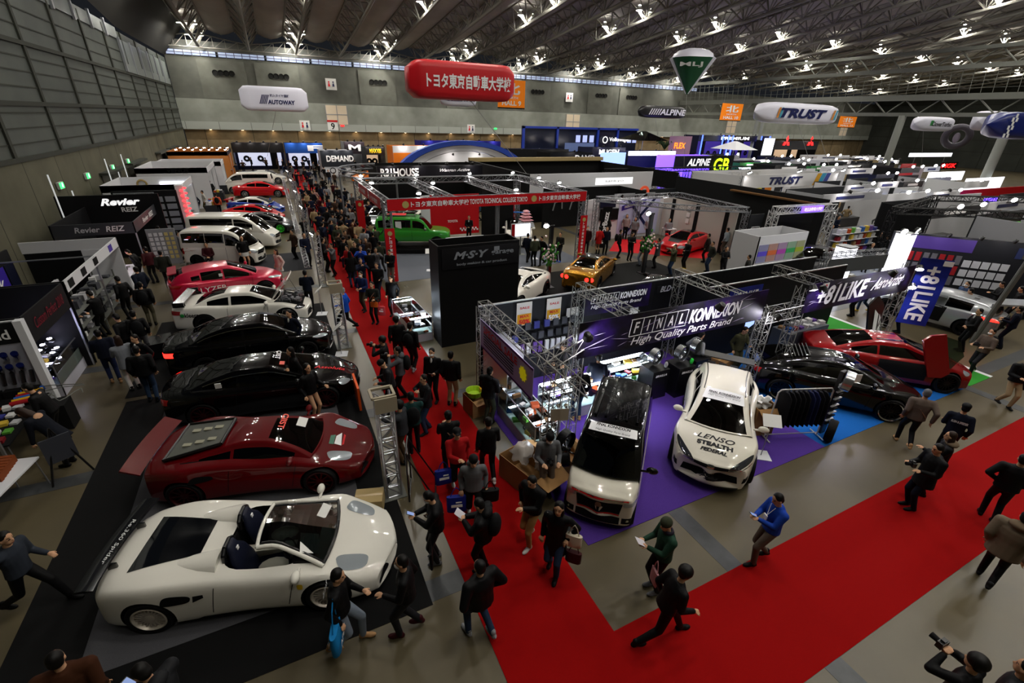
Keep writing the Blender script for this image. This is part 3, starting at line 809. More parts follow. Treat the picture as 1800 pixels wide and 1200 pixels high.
text('Re.360 Spider',(-1.99,0,1.055),(0,-1,.0),(1,0,.2),white_l,car,w=.9,h=.1,shear=.3,world=False,bold=0)
o = part('paper_sheet',MB().box((0,0,0),(.30,.42,.004)),mat('paper','e6e6e2',.7),car); o.location = (1.0,-.34,.93); o.rotation_euler = (0,.45,.2)
o = part('paper_sheet',MB().box((0,0,0),(.16,.30,.004)),MATS['paper'],car); o.location = (1.1,.36,.93); o.rotation_euler = (0,.4,-.2)
# 2 ---- dark red coupe
C = sports(flare=.06,W=1.96); loc,rz = near((334,887),(570,861),C,'R')
car = make_car('sports_car','candy dark red sports coupe with a vented engine cover and tan seats','car',loc,rz,C,cand,'ten',rim_r,.27,
    win=[(-.98,-.42,.1,.44),(-.36,.80,.08,.46)],ws=(.26,1.10),rw=None,glass=tint,seats=[(.1,.34,.26),(.1,-.34,.26)],seat_m=tan_i,
    mirrors=(.80,.92,cand),seams=[(-.50,.30,.80,.1),(.74,.28,.80,.14)],
    patches=[('headlight',light_g,'top2',[(1.40,.50),(1.94,.40),(1.92,.66),(1.52,.80)]),
             ('side_intake',black_m,'side2',[(-1.2,.62),(-.70,.66),(-.70,.76),(-1.05,.80)]),
             ('nose_intake',black_m,'front2',[(.32,.20),(.74,.20),(.72,.33),(.36,.29)]),
             ('taillight',tail_m,'rear2',[(.52,.64),(.76,.64),(.76,.78),(.52,.78)])])
g = MB(); fr = MB(); hl = MB()
zz = lambda x: .985+(x+1.7)*.165
g.add([(-1.66,-.62,zz(-1.66)),(-.62,-.45,zz(-.62)),(-.62,.45,zz(-.62)),(-1.66,.62,zz(-1.66))],[(0,1,2,3)])
for a,b in (((-1.66,-.62),(-.62,-.45)),((-.62,-.45),(-.62,.45)),((-.62,.45),(-1.66,.62)),((-1.66,.62),(-1.66,-.62))): fr.tube((a[0],a[1],zz(a[0])),(b[0],b[1],zz(b[0])),.035,n=6)
part('engine_cover',g,mat('engine_cover_grey','5c5e58',.3,coat=.6),car); part('cover_frame',fr,black_s,car,60)
for i in range(2):
    for j in range(3):
        x,y = -1.36+.24*j,(-.24,.26)[i]*(1-.08*j); part('vent_slot',MB().box((x,y,zz(x)+.015),(.16,.1,.02)),mat('vent_pale','9a9884',.5),car)
w = MB().loft([[(-2.14-.12*(1-(y/.9)**2)*.4+a,y,.92+b) for a,b in ((-.16,.12),(.16,-.02),(.18,.0),(-.14,.15))] for y in np.linspace(-.92,.92,9)]); part('ducktail_wing',w,cand,car,40)
o = part('paper_sheet',MB().box((0,0,0),(.2,.34,.004)),MATS['paper'],car); o.location = (.80,.30,1.03); o.rotation_euler = (0,.38,0)
p0 = C.cabpt(.40,.8,1); text('CIIST',p0+Vector((0,-.02,.015)),(0,-1,0),(1,0,-.28),mat('orange_red_sticker','e03a1c',.4,emit=.15),car,w=.56,h=.13,world=False)
decal(C,car,'ASSOLUTA',black_l,'side',(.9,.62),0,.2,.05,sd=-1)
em = (1.62,0)
for nm,mm,q in (('emblem_green',mat('emblem_green','1f6a50',.4),[(1.42,-.24),(1.52,-.24),(1.52,.1),(1.42,.06)]),('emblem_white',white_l,[(1.53,-.22),(1.68,-.26),(1.64,.2),(1.54,.06)]),('emblem_red',red_l,[(1.69,-.24),(1.73,-.2),(1.73,.12),(1.69,.16)])):
    mb = conform(C,'top',q,off=.01); part(nm,mb,mm,car)
# 3 ---- black long coupe with cream seats
C = coupe(); loc,rz = near((362,748),(579,715),C,'R')
car = make_car('coupe_car','black glossy coupe with cream seats seen through its side window','car',loc,rz,C,black_c,'ten',rim_r,.28,
    win=[(-1.36,-.62,.1,.44),(-.56,.78,.08,.46)],ws=(.14,1.08),rw=(-1.72,-.72),glass=tint,seats=[(.15,.36,.40),(.15,-.36,.40),(-.55,.36,.34),(-.55,-.36,.34)],seat_m=cream_i,
    mirrors=(.85,1.0,black_c),seams=[(-.72,.30,.9,.1),(.80,.28,.88,.1)],
    patches=[('headlight',light_g,'front2',[(.52,.62),(.80,.60),(.80,.72),(.58,.74)]),('grille',black_m,'front',[(-.42,.34),(.42,.34),(.40,.6),(-.40,.6)]),
             ('side_vent',black_m,'side2',[(.86,.62),(1.0,.62),(1.0,.66),(.86,.66)]),('number_board',MATS['number_plate'],'front',[(-.25,.44),(.25,.44),(.25,.56),(-.25,.56)]),
             ('taillight',tail_m,'rear2',[(.5,.72),(.82,.72),(.8,.86),(.5,.86)])])
for u in (.47,.09): part('window_trim',MB().path([C.cabpt(x,u,-1,.012) for x in np.linspace(-1.36,.78,14)],.014,5),chrome,car)
p0 = C.cabpt(.30,.8,1); text('CIIST',p0+Vector((0,-.05,.015)),(0,-1,0),(1,0,-.3),white_l,car,w=.5,h=.12,world=False)
part('sticker',MB().quad(*[tuple(C.cabpt(.36,.72,-1)+Vector((a,b,.02-.2*a))) for a,b in ((0,-.0),(.12,0),(.12,.2),(0,.2))]),MATS['orange_red_sticker'],car)
decal(C,car,'Assoluta',red_l,'top',(1.62,-.1),-.05,.8,.16,shear=.3)
o = part('paper_sheet',MB().box((0,0,0),(.14,.02,.14)),MATS['paper'],car); o.location = (-1.02,-.74,1.06)
# 4 ---- black sedan
C = sedan(); loc,rz = near((366,660),(545,630),C,'R')
car = make_car('sedan_car','black glossy four-door sedan with chrome window trim and one lit red tail lamp','car',loc,rz,C,black_c,'ten',rim_b,.27,
    win=[(-1.5,-1.2,.1,.40),(-1.14,-.34,.08,.46),(-.26,.86,.08,.46)],ws=(.20,1.16),rw=(-1.72,-.85),mirrors=(.92,1.05,black_c),seams=[(-.3,.3,.95,.02),(.92,.3,.92,.04),(-1.1,.7,.95,-.1)],
    patches=[('headlight',light_g,'front2',[(.50,.66),(.82,.70),(.84,.80),(.56,.76)]),('grille',black_m,'front',[(-.42,.3),(.42,.3),(.3,.7),(-.3,.7)]),
             ('taillight',tail_on,'rear',[(-.84,.76),(-.5,.78),(-.5,.86),(-.82,.90)]),('taillight',tail_m,'rear',[(.84,.76),(.5,.78),(.5,.86),(.82,.90)]),
             ('front_bumper_strip',white_c,'front',[(-.8,.17),(.8,.17),(.78,.24),(-.78,.24)])])
for u in (.475,.07): part('window_trim',MB().path([C.cabpt(x,u,-1,.012) for x in np.linspace(-1.5,.95,14)],.012,5),chrome,car)
part('sunroof',MB().quad(*[tuple(C.cabpt(x,u,sd)+Vector((0,0,.006))) for x,u,sd in ((-.55,.74,-1),(-.05,.74,-1),(-.05,.74,1),(-.55,.74,1))]),mat('sunroof_glass','08080a',.05,coat=1.),car)
for x,y in ((-.2,.93),(-1.0,.93)): part('door_handle',MB().box((x,-C.w(x)*.985,.86),(.2,.03,.025)),chrome,car)
# 5 ---- white coupe with open bonnet
C = coupe(wb=2.72,L=4.68,W=1.8,H=1.36,fo=.85,bow=(.18,.08),boxy=.3,cab=[(-1.62,.99),(-1.05,1.25),(-.4,1.36),(.12,1.34),(.45,1.22),(.98,.98)])
mid,rz,nn = place((300,596),(507,571),C.wb,'R'); mid = G(507,571)-Vector((math.cos(-.16),math.sin(-.16),0))*1.36; rz = -.16; loc = mid+Vector((-math.sin(rz),math.cos(rz),0))*.8
car = make_car('coupe_car','white coupe with its bonnet propped open and a green logo on the flank','car',loc,rz,C,white_c,'five',rim_b,.24,
    win=[(-1.2,-.52,.1,.42),(-.44,.72,.08,.46)],ws=(.16,.96),rw=(-1.58,-.66),glass=tint,mirrors=(.78,.98,white_c),seams=[(-.6,.3,.9,.04),(.74,.3,.88,.06)],
    patches=[('engine_bay',black_m,'top',[(.98,-.68),(1.95,-.58),(1.95,.58),(.98,.68)]),('headlight',mat('dark_lamp','15161a',.1,coat=1.),'front2',[(.42,.62),(.80,.60),(.8,.72),(.46,.74)]),
             ('taillight',tail_m,'rear2',[(.5,.72),(.82,.72),(.8,.86),(.5,.86)]),('bumper_intake',black_m,'front',[(-.6,.25),(.6,.25),(.55,.45),(-.55,.45)])])
hd = MB(); top = [(.0,-.66),(0,.66),(1.0,.6),(1.08,.3),(1.1,0),(1.08,-.3),(1.0,-.6)]
hd.loft([[(x,y,z) for x,y in top] for z in (0,.035)])
o = part('open_bonnet',hd,white_c,car,40); o.location = (.93,0,.98); o.rotation_euler = (0,-.86,0)
fr = MB().loft([[(x*.62+.2,y*.6,z) for x,y in top] for z in (-.012,-.004)]); o2 = part('bonnet_underside',fr,black_m,o)
text('Love Kleers',(.5,-.35,.04),(0,-1,0),(1,0,0),mat('logo_green','1e8a3a',.4),o,w=.45,h=.12,world=False)
eb = MB(); r2 = random.Random(3)
for q in range(36): eb.box((1.08+.82*r2.random(),-.5+r2.random(),.86+.08*r2.random()),(.05+.16*r2.random(),.04+.12*r2.random(),.04+.08*r2.random()),rz=r2.random()*3)
part('engine',eb,mat('engine_metal','8a8c92',.3,.8),car); part('strut_brace',MB().tube((1.2,-.6,.98),(1.2,.6,.98),.025).tube((1.2,.5,.98),(1.75,.52,.92),.02),chrome,car)
part('bonnet_prop',MB().tube((1.7,.5,.9),(1.45,.45,1.55),.01),steel,car)
part('rear_wing',MB().loft([[(-2.05+a,y,1.16+b) for a,b in ((-.16,0),(.14,-.03),(.14,.0),(-.16,.05))] for y in (-.84,0,.84)]).box((-2.02,.6,1.06),(.2,.03,.2)).box((-2.02,-.6,1.06),(.2,.03,.2)).box((-2.05,-.85,1.12),(.36,.03,.18)).box((-2.05,.85,1.12),(.36,.03,.18)),MATS['carbon_black'],car)
decal(C,car,'kleers',black_l,'side',(-1.72,.72),0,.46,.16,sd=-1); part('logo_dot',MB().ell((-2.02,-.87,.72),(.07,.012,.07),12,7),MATS['logo_green'],car)
# 6 ---- pink red crossover
C = cross(); loc,rz = near((344,540),(471,520),C,'R')
car = make_car('crossover_car','pink-red crossover with white lettering on its doors beside the white coupe','car',loc,rz,C,pink,'five',rim_b,.29,
    win=[(-1.25,-.95,.12,.34),(-.90,-.16,.08,.45),(-.08,.82,.08,.46)],ws=(.12,1.05),rw=(-1.9,-1.45),mirrors=(.9,1.12,pink),seams=[(-.12,.3,.98,.02),(.86,.3,.95,.06),(-.95,.6,.98,-.2)],
    patches=[('headlight',light_g,'front2',[(.45,.72),(.84,.80),(.84,.90),(.5,.82)]),('grille',black_m,'front',[(-.6,.3),(.6,.3),(.55,.5),(-.55,.5)]),('taillight',tail_m,'rear2',[(.42,.9),(.84,.86),(.84,1.0),(.42,.98)]),
             ('sill_cladding',black_m,'side2',[(-.9,.18),(.9,.18),(.9,.27),(-.9,.27)])])
decal(C,car,'LYZER',white_l,'side',(-.55,.70),0,.95,.2,sd=-1,bold=.0); decal(C,car,'TEAM',white_l,'side',(.6,.62),0,.45,.12,sd=-1,shear=.2)
part('roof_spoiler',MB().loft([[(-1.78+a,y,1.45+b) for a,b in ((-.22,-.05),(.1,-.01),(.1,.03),(-.22,-.02))] for y in (-.6,0,.6)]),pink,car)
part('door_notice',MB().box((-.2,-.80,1.22),(.14,.012,.12)),MATS['paper'],car)
# 7, 8 ---- white vans
C = van(L=3.75,W=1.52,wb=2.42,fo=.62,H=1.92,cab=[(-1.88,1.08),(-1.82,1.72),(-1.66,1.88),(-.9,1.92),(.4,1.90),(.72,1.80),(1.40,1.08)]); loc,rz = near((352,469),(437,469),C,'R')
VP = [('headlight',light_g,'front2',[(.42,.72),(.70,.74),(.70,.92),(.48,.90)]),('grille',black_m,'front',[(-.42,.62),(.42,.62),(.42,.84),(-.42,.84)]),('grille_bar',chrome,'front',[(-.4,.72),(.4,.72),(.4,.75),(-.4,.75)]),
      ('bumper_intake',black_m,'front',[(-.5,.3),(.5,.3),(.5,.46),(-.5,.46)]),('taillight',tail_m,'rear2',[(.6,.7),(.76,.7),(.76,1.0),(.6,1.0)])]
make_car('minivan','white compact van with dark side glass parked beside the pink-red crossover','van',loc,rz,C,white_c,'ten',rim_b,.24,win=[(-1.72,-.62,.16,.47),(-.60,.30,.16,.47),(.34,1.06,.10,.44)],ws=(.48,1.38),rw=(-1.86,-1.76),mirrors=(1.0,1.2,white_c),seams=[(.32,.3,1.05,0),(-.6,.3,1.05,0)],patches=VP)
C = van(L=4.85,wb=2.57,fo=1.15); 
make_car('minivan','long white van with a high roof behind the compact van','van',Vector((-2.75,31.9,0)),-.3,C,white_c,'ten',rim_s,.22,win=[(-2.0,.25,.2,.48),(.32,1.3,.14,.45)],ws=(.74,1.82),rw=(-2.28,-2.2),mirrors=(1.25,1.25,white_c),seams=[(.28,.3,1.05,0)],patches=VP)
# 9 - 14 ---- cars farther up the left row
C = sports(wb=2.5,L=4.2,W=1.78,H=1.27,fo=.85,cab=[(-1.6,.95),(-1.,1.16),(-.3,1.27),(.15,1.25),(.6,1.1),(1.1,.88)])
def far_car(C,label,loc,rz,pm,rim_m=rim_s,cat='car',name='sports_car',**k):
    a = dict(win=[(-1.15,-.45,.1,.44),(-.38,.78,.08,.46)],ws=(.18,1.08),rw=(-1.55,-.6),mirrors=(.82,.95,pm),tail=[[(.45,.66),(.78,.66),(.78,.8),(.45,.8)]],head=[[(.48,.52),(.80,.50),(.82,.66),(.55,.70)]])
    a.update(k); return make_car(name,label,cat,loc,rz,C,pm,'ten',rim_m,None,**a)
far_car(C,'dark grey coupe with bright green wheels beside the long white van',Vector((-1.3,36.0,0)),-.28,dkgrey,rim_g)
far_car(C,'red low sports car behind the green-wheeled coupe',Vector((-1.9,39.6,0)),-.3,red_c)
car = far_car(C,'blue and white race car with a red tail and roll cage look',Vector((-1.8,43.2,0)),-.3,blue_c,rim_s,roof_m=white_c)
part('rear_wing',MB().box((-1.95,0,1.12),(.3,1.5,.04)).box((-1.95,.5,1.0),(.2,.03,.22)).box((-1.95,-.5,1.0),(.2,.03,.22)),red_c,car)
for i in range(3): part('race_number_panel',conform(C,'side',[(-1.2+.9*i,.5),(-.75+.9*i,.5),(-.75+.9*i,.75),(-1.2+.9*i,.75)],-1,off=.01),(white_l,red_l,white_l)[i],car)
C2 = sedan(); far_car(C2,'red hatchback with tinted windows in front of the far white van',Vector((-1.4,52.2,0)),-.15,red_c,name='hatchback_car')
C = van(); make_car('minivan','white high-roof van with its nose to the left near the far booths','van',Vector((-2.7,55.2,0)),PI-.1,C,white_c,'ten',rim_s,.22,win=[(-2.0,.25,.2,.48),(.32,1.3,.14,.45)],ws=(.74,1.82),rw=(-2.28,-2.2),mirrors=(1.25,1.25,white_c),patches=VP)
far_car(C2,'white sedan with open doors and purple cabin light, farthest car in the left row',Vector((-1.2,62.5,0)),-.1,white_c,name='sedan_car')
# 15 ---- white and black mini wagon on the purple carpet
C = van(wb=2.46,L=3.4,W=1.475,H=1.76,fo=.50,wr=.29,z0=.15,cw=(.94,.80),bow=(.12,.03),boxy=.3,
    zc=[(0,.95),(.05,1.08),(.70,1.08),(.80,1.04),(.93,.96),(1,.84)],zs=[(0,.9),(.05,1.03),(.72,1.02),(.9,.92),(1,.78)],
    cab=[(-1.66,1.06),(-1.60,1.60),(-1.5,1.72),(-.6,1.76),(.35,1.74),(.62,1.66),(1.18,1.06)])
loc = Vector((5.85,6.40,0)); rz = math.radians(-136)
car = make_car('mini_wagon','white mini wagon with a glossy black ribbed roof on the purple carpet','car',loc,rz,C,pearl,'ten',rim_b,.22,
    win=[(-1.5,-.62,.14,.47),(-.56,.30,.12,.47),(.36,.96,.10,.44)],ws=(.46,1.16),rw=(-1.64,-1.54),roof_m=black_c,mirrors=(.95,1.12,black_c),seams=[(.33,.3,1.0,0),(-.6,.3,1.0,0)],
    patches=[('grille',black_m,'front',[(-.42,.46),(.42,.46),(.46,.74),(-.46,.74)]),('chrome_bar',chrome,'front',[(-.70,.78),(.70,.78),(.70,.83),(-.70,.83)]),('headlight',light_g,'front2',[(.47,.66),(.71,.70),(.71,.78),(.47,.77)]),
             ('red_accent',red_l,'front',[(-.42,.42),(.42,.42),(.42,.45),(-.42,.45)]),('bumper_grille',black_m,'front',[(-.44,.22),(.44,.22),(.44,.38),(-.44,.38)]),('fog_lamp',black_m,'front2',[(.48,.24),(.68,.24),(.68,.40),(.48,.38)]),
             ('fog_lamp_ring',chrome,'front2',[(.56,.29),(.62,.29),(.62,.35),(.56,.35)]),('lip_spoiler',black_m,'front',[(-.66,.155),(.66,.155),(.66,.19),(-.66,.19)]),
             ('maker_badge',mat('badge_bronze','8a6a5a',.3,.8),'front',[(-.07,.60),(.07,.60),(.05,.72),(-.05,.72)])])
for i in range(5): part('roof_rib',MB().box((-.55,-.44+.22*i,1.755),(1.7,.05,.02)),black_c,car)
sb = [tuple(C.cabpt(x,u,sd)+Vector((.015,0,.022))) for x,u,sd in ((.66,.63,-1),(.66,.80,-1),(.66,1.,1),(.66,.80,1),(.66,.63,1),(.47,.63,1),(.47,.8,1),(.47,1.,1),(.47,.8,-1),(.47,.63,-1))]
part('windscreen_banner',MB().add(sb,[(0,1,8,9),(1,2,7,8),(2,3,6,7),(3,4,5,6)]),white_l,car)
c0 = C.cabpt(.59,1.,1)+Vector((.02,0,.035)); text('FINAL KONNEXION',c0+Vector((-.05,0,.05)),(0,1,0),(-.55,0,.6),black_l,car,w=.7,h=.06,shear=.2,world=False,bold=.04)
text('High Quality Parts Brand',c0+Vector((.02,0,-.03)),(0,1,0),(-.55,0,.6),black_l,car,w=.7,h=.045,shear=.2,world=False,bold=0)
# 16 ---- white crossover on the purple carpet
C = cross(); loc = Vector((9.2,6.39,0)); rz = math.radians(-142)
car = make_car('crossover_car','white crossover with black lettering on its bonnet and a windscreen banner','car',loc,rz,C,pearl,'five',rim_b,.29,
    win=[(-1.25,-.95,.12,.34),(-.90,-.16,.08,.45),(-.08,.82,.08,.46)],ws=(.12,1.05),rw=(-1.9,-1.45),mirrors=(.86,1.12,pearl),seams=[(-.12,.3,.98,.02),(.86,.3,.95,.06)],
    patches=[('headlight',mat('dark_headlight','2a2c30',.1,coat=1.),'front2',[(.36,.66),(.80,.80),(.82,.92),(.36,.76)]),('headlight_strip',chrome,'front2',[(.36,.63),(.80,.76),(.80,.78),(.36,.65)]),('grille_bar',black_m,'front',[(-.36,.66),(.36,.66),(.36,.74),(-.36,.74)]),
             ('bumper_grille',black_m,'front',[(-.60,.34),(.60,.34),(.56,.52),(-.56,.52)]),('plate_holder',mat('plate_dark','1c1c1e',.5),'front',[(-.2,.36),(.2,.36),(.2,.50),(-.2,.50)]),('corner_vent',black_m,'front2',[(.68,.36),(.78,.40),(.78,.52),(.70,.50)]),
             ('lip_spoiler',black_s,'front',[(-.78,.175),(.78,.175),(.80,.23),(-.80,.23)]),('badge_ring',chrome,'front',[(-.08,.66),(.08,.66),(.08,.75),(-.08,.75)]),('sill_cladding',black_m,'side2',[(-.9,.18),(.9,.18),(.9,.27),(-.9,.27)])])
decal(C,car,'LENSO',black_l,'top',(1.50,.0),PI/2-.0,.80,.15,shear=.35,bold=.01); decal(C,car,'STEALTH',black_l,'top',(1.70,.0),PI/2-.0,.76,.12,bold=.06); decal(C,car,'FEDERAL',black_l,'top',(1.86,.0),PI/2-.0,.56,.09,shear=.2,bold=.05)
sb = [tuple(C.cabpt(x,u,sd)+Vector((.01,0,.02))) for x,u,sd in ((.42,.63,-1),(.42,.80,-1),(.42,1.,1),(.42,.80,1),(.42,.63,1),(.12,.63,1),(.12,.8,1),(.12,1.,1),(.12,.8,-1),(.12,.63,-1))]
part('windscreen_banner',MB().add(sb,[(0,1,8,9),(1,2,7,8),(2,3,6,7),(3,4,5,6)]),white_l,car)
c0 = C.cabpt(.30,1.,1)+Vector((.0,0,.03)); text('FINAL KONNEXION',c0+Vector((-.05,0,.02)),(0,1,0),(-1,0,.35),black_l,car,w=.72,h=.07,shear=.2,world=False,bold=.04)
text('High Quality Parts Brand',c0+Vector((.06,0,-.015)),(0,1,0),(-1,0,.35),black_l,car,w=.72,h=.05,shear=.2,world=False,bold=0)
for x0 in (-1.5,): 
    for y in (-.42,-.13,.16,.42): part('roof_slot',MB().box((-1.62,y,1.395),(.10,.2,.012)),black_m,car)
part('roof_wing',MB().loft([[(-1.95+a,y,1.46+b) for a,b in ((-.2,.0),(.14,-.02),(.14,.01),(-.2,.03))] for y in (-.66,0,.66)]).box((-1.85,.5,1.39),(.12,.03,.13)).box((-1.85,-.5,1.39),(.12,.03,.13)),black_s,car)
for y in (-.5,.5): part('roof_rail_trim',MB().path([C.cabpt(x,.60,1 if y > 0 else -1,.006) for x in np.linspace(-1.5,.15,10)],.012,5),black_s,car)
# 17 ---- black fastback
C = coupe(wb=2.76,L=4.62,W=1.9,H=1.36,cab=[(-1.95,.98),(-1.4,1.17),(-.7,1.33),(-.15,1.36),(.3,1.28),(1.05,.97)],flare=.05); loc,rz = near((1365,698),(1555,737),C,'R')
car = make_car('coupe_car','black glossy fastback coupe with chrome-lipped wheels on the blue carpet','car',loc,rz,C,black_c,'multi',rim_b,.28,win=[(-1.2,-.4,.1,.40),(-.32,.78,.08,.46)],ws=(.0,1.02),rw=(-1.9,-.75),mirrors=(.8,1.,black_c),seams=[(-.6,.3,.9,.08),(.78,.3,.88,.08)],
    head=[[(.52,.62),(.80,.60),(.80,.72),(.58,.74)]],tail=[[(.5,.72),(.82,.72),(.8,.86),(.5,.86)]],patches=[('grille',black_m,'front',[(-.5,.3),(.5,.3),(.46,.52),(-.46,.52)])])
for a in (C.wb/2,-C.wb/2):
    for sd in (1,-1): part('wheel_lip',MB().lathe([(.265,-.02),(.30,.0),(.295,.02),(.27,0)],32,Matrix.Translation((a,sd*(C.w(a)+.0),C.wr)) @ Matrix.Rotation(-sd*PI/2,4,'X')),chrome,car,60)
for i in range(6): part('roof_fin',MB().box((-1.25+.09*i,0,1.255+.028*i),(.02,.9,.02)),black_s,car)
# 18 ---- red coupe with raised scissor door
C = coupe(wb=2.78,L=4.85,W=1.9,H=1.36,flare=.05,cab=[(-1.8,1.0),(-1.2,1.2),(-.5,1.34),(.1,1.34),(.5,1.2),(1.1,.97)]); rz = math.radians(-42); loc = G(1652,688)-Vector((math.cos(rz),math.sin(rz),0))*1.39+Vector((-math.sin(rz),math.cos(rz),0))*.84
car = make_car('coupe_car','deep red coupe with its scissor door raised on the blue carpet','car',loc,rz,C,bmwred,'multi',rim_b,.28,win=[(-1.36,-.62,.1,.42),(-.56,.78,.03,.47)],ws=(.14,1.08),rw=(-1.72,-.72),glass=smoke,mirrors=None,seams=[(-.62,.3,.9,.05)],seats=[(.15,.36,.38),(.1,-.36,.32)],seat_m=cream_i,
    head=[[(.52,.62),(.80,.60),(.80,.72),(.58,.74)]],tail=[[(.5,.72),(.82,.72),(.8,.86),(.5,.86)]],
    patches=[('door_opening',black_m,'side',[(.78,.34),(-.56,.34),(-.56,.86),(.80,.86)]),('grille',black_m,'front2',[(.08,.44),(.36,.44),(.34,.6),(.1,.6)])])
for o in [o for o in car.children if o.name.startswith('door_opening')]:
    for v in o.data.vertices: v.co.y = -abs(v.co.y)
d = MB(); pf = [(0,0),(-.08,.34),(.02,.56),(1.3,.56),(1.34,.2),(1.22,-.02)]
d.loft([[(x,y,z) for x,z in pf] for y in (-.05,.05)])
o = part('scissor_door',d,bmwred,car,30); o.location = (.82,-.96,.52); o.rotation_euler = (0,-1.25+PI*.0,0); o.matrix_basis = Matrix.Translation((.80,-.97,.50)) @ Matrix.Rotation(math.radians(-8),4,'X') @ Matrix.Rotation(math.radians(70),4,'Y') @ Matrix.Scale(-1,4,(1,0,0))
g = MB().loft([[(.12,y,.57),(1.22,y,.57),(1.0,y,.90),(.5,y,.96)] for y in (-.008,.008)]); part('door_window',g,mat('door_pane','6a7a70',.1) if False else glass_mat('pale_pane','9ab0a4',.03),o)
part('carbon_roof',MB().quad(*[tuple(C.cabpt(x,u,sd)+Vector((0,0,.012))) for x,u,sd in ((-.6,.68,-1),(.12,.68,-1),(.12,.68,1),(-.6,.68,1))]),MATS['carbon_black'],car)
part('bonnet_vent',conform(C,'top',[(1.1,-.3),(1.5,-.22),(1.5,.22),(1.1,.3)],off=.012),MATS['carbon_black'],car)
# 19 ---- white wagon with open door and tailgate
C = sedan(wb=2.7,L=4.55,W=1.76,H=1.48,fo=.85,cab=[(-1.98,1.06),(-1.9,1.26),(-1.3,1.44),(-.4,1.5),(.2,1.46),(.6,1.32),(1.3,1.02)]); loc = Vector((24.6,8.6,0)); rz = math.radians(98)
car = make_car('station_wagon','white station wagon with an open side door and raised tailgate at the right','car',loc,rz,C,silver_c,'five',rim_b,.25,win=[(-1.3,-.5,.1,.45),(.35,1.0,.1,.45)],ws=(.3,1.26),rw=(-1.96,-1.86),mirrors=(1.,1.05,silver_c),tail=[[(.70,.84),(.86,.84),(.84,.94),(.72,.94)]],lit_tail=True,
    patches=[('door_opening',black_m,'side',[(.30,.34),(-.56,.34),(-.62,.96),(.30,.96)]),('tailgate_opening',black_m,'rear',[(-.66,.5),(.66,.5),(.6,.98),(-.6,.98)])],seams=[(.32,.3,1.,0)])
d = MB().loft([[(x,y,z) for x,z in ((0,0),(.9,0),(.95,.6),(.6,1.0),(.1,1.02))] for y in (-.04,.04)])
o = part('open_side_door',d,silver_c,car,30); o.location = (-.52,1.0,1.42); o.rotation_euler = (1.9,0,0)
o = part('raised_tailgate',MB().loft([[(x,y*(1-.1*i),z) for x,y,z in ((0,-.62,0),(-.75,-.58,.02),(-.9,-.4,.0),(-.9,.4,0),(-.75,.58,.02),(0,.62,0))] for i,z_ in enumerate((0,1)) for z in (0,)]),silver_c,car) if False else part('raised_tailgate',MB().box((-.45,0,0),(.95,1.25,.07)).box((-.86,0,-.12),(.16,1.2,.2)),silver_c,car); o.location = (-1.8,0,1.44); o.rotation_euler = (0,.25,0)
part('boot_interior',MB().b2((-2.05,-.55,.62),(-1.2,.55,.98)),black_m,car); decal(C,car,'SIXTH',black_l,'side',(-1.75,.98),0,.42,.12,sd=1,shear=.2)
for y in (-.34,.34): part('roof_panel',MB().quad(*[tuple(C.cabpt(x,u,1 if y > 0 else -1)+Vector((0,0,.012))) for x,u in ((-1.3,.72),(.0,.72),(.0,.9),(-1.3,.9))]),black_s,car)
# 20 ---- gold sedan, 21 black sedan beside it
C = sedan(wb=2.67,L=4.6,W=1.74,H=1.37,fo=.85,boxy=.28,bow=(.12,.05),cab=[(-1.55,1.0),(-1.0,1.26),(-.35,1.36),(.1,1.35),(.45,1.24),(1.02,.99)])
rz = math.radians(37.6); fw = Vector((math.cos(rz),math.sin(rz),0)); loc = (G(985,500,.25)+G(1040,512,.25))/2; loc.z = 0; loc = loc+fw*(2.3+.05)
SD = dict(win=[(-1.3,-1.1,.1,.38),(-1.04,-.30,.08,.45),(-.22,.76,.08,.46)],ws=(.14,1.0),rw=(-1.52,-.72))
car = make_car('sedan_car','gold colour-shift sedan with a dark roof and four lit round red tail lamps','car',loc,rz,C,gold,'ten',rim_b,None,roof_m=None,mirrors=(.8,1.,gold),seams=[(-.26,.3,.9,0),(.8,.3,.9,0)],handles=False,
    patches=[('rear_bumper_shade',black_m,'rear',[(-.5,.2),(.5,.2),(.5,.32),(-.5,.32)])],**SD)  # black patch low on the rear bumper
for y in (-.72,-.5,.5,.72):
    h = project(C,'rear',(y,.74)); part('tail_lamp',MB().lathe([(.0,.012),(.085,.012),(.1,0),(.1,-.02)],16,Matrix.Translation(h[0]) @ Matrix.Rotation(-PI/2,4,'Y')),tail_on,car)
part('dark_roof',MB().add([tuple(C.cabpt(x,u,sd)+Vector((0,0,.01))) for x in np.linspace(-.7,.12,5) for u,sd in ((.60,1),(.8,1),(1.,1),(.8,-1),(.60,-1))],[(i*5+j,i*5+j+1,(i+1)*5+j+1,(i+1)*5+j) for i in range(4) for j in range(4)]),black_c,car,60)
make_car('sedan_car','black sedan with green and purple glints behind the black booth wall','car',Vector((14.6,14.6,0)),math.radians(30),C,black_c,'ten',rim_b,None,mirrors=(.8,1.,black_c),tail=[[(.42,.68),(.82,.68),(.8,.8),(.42,.8)]],lit_tail=True,**SD)
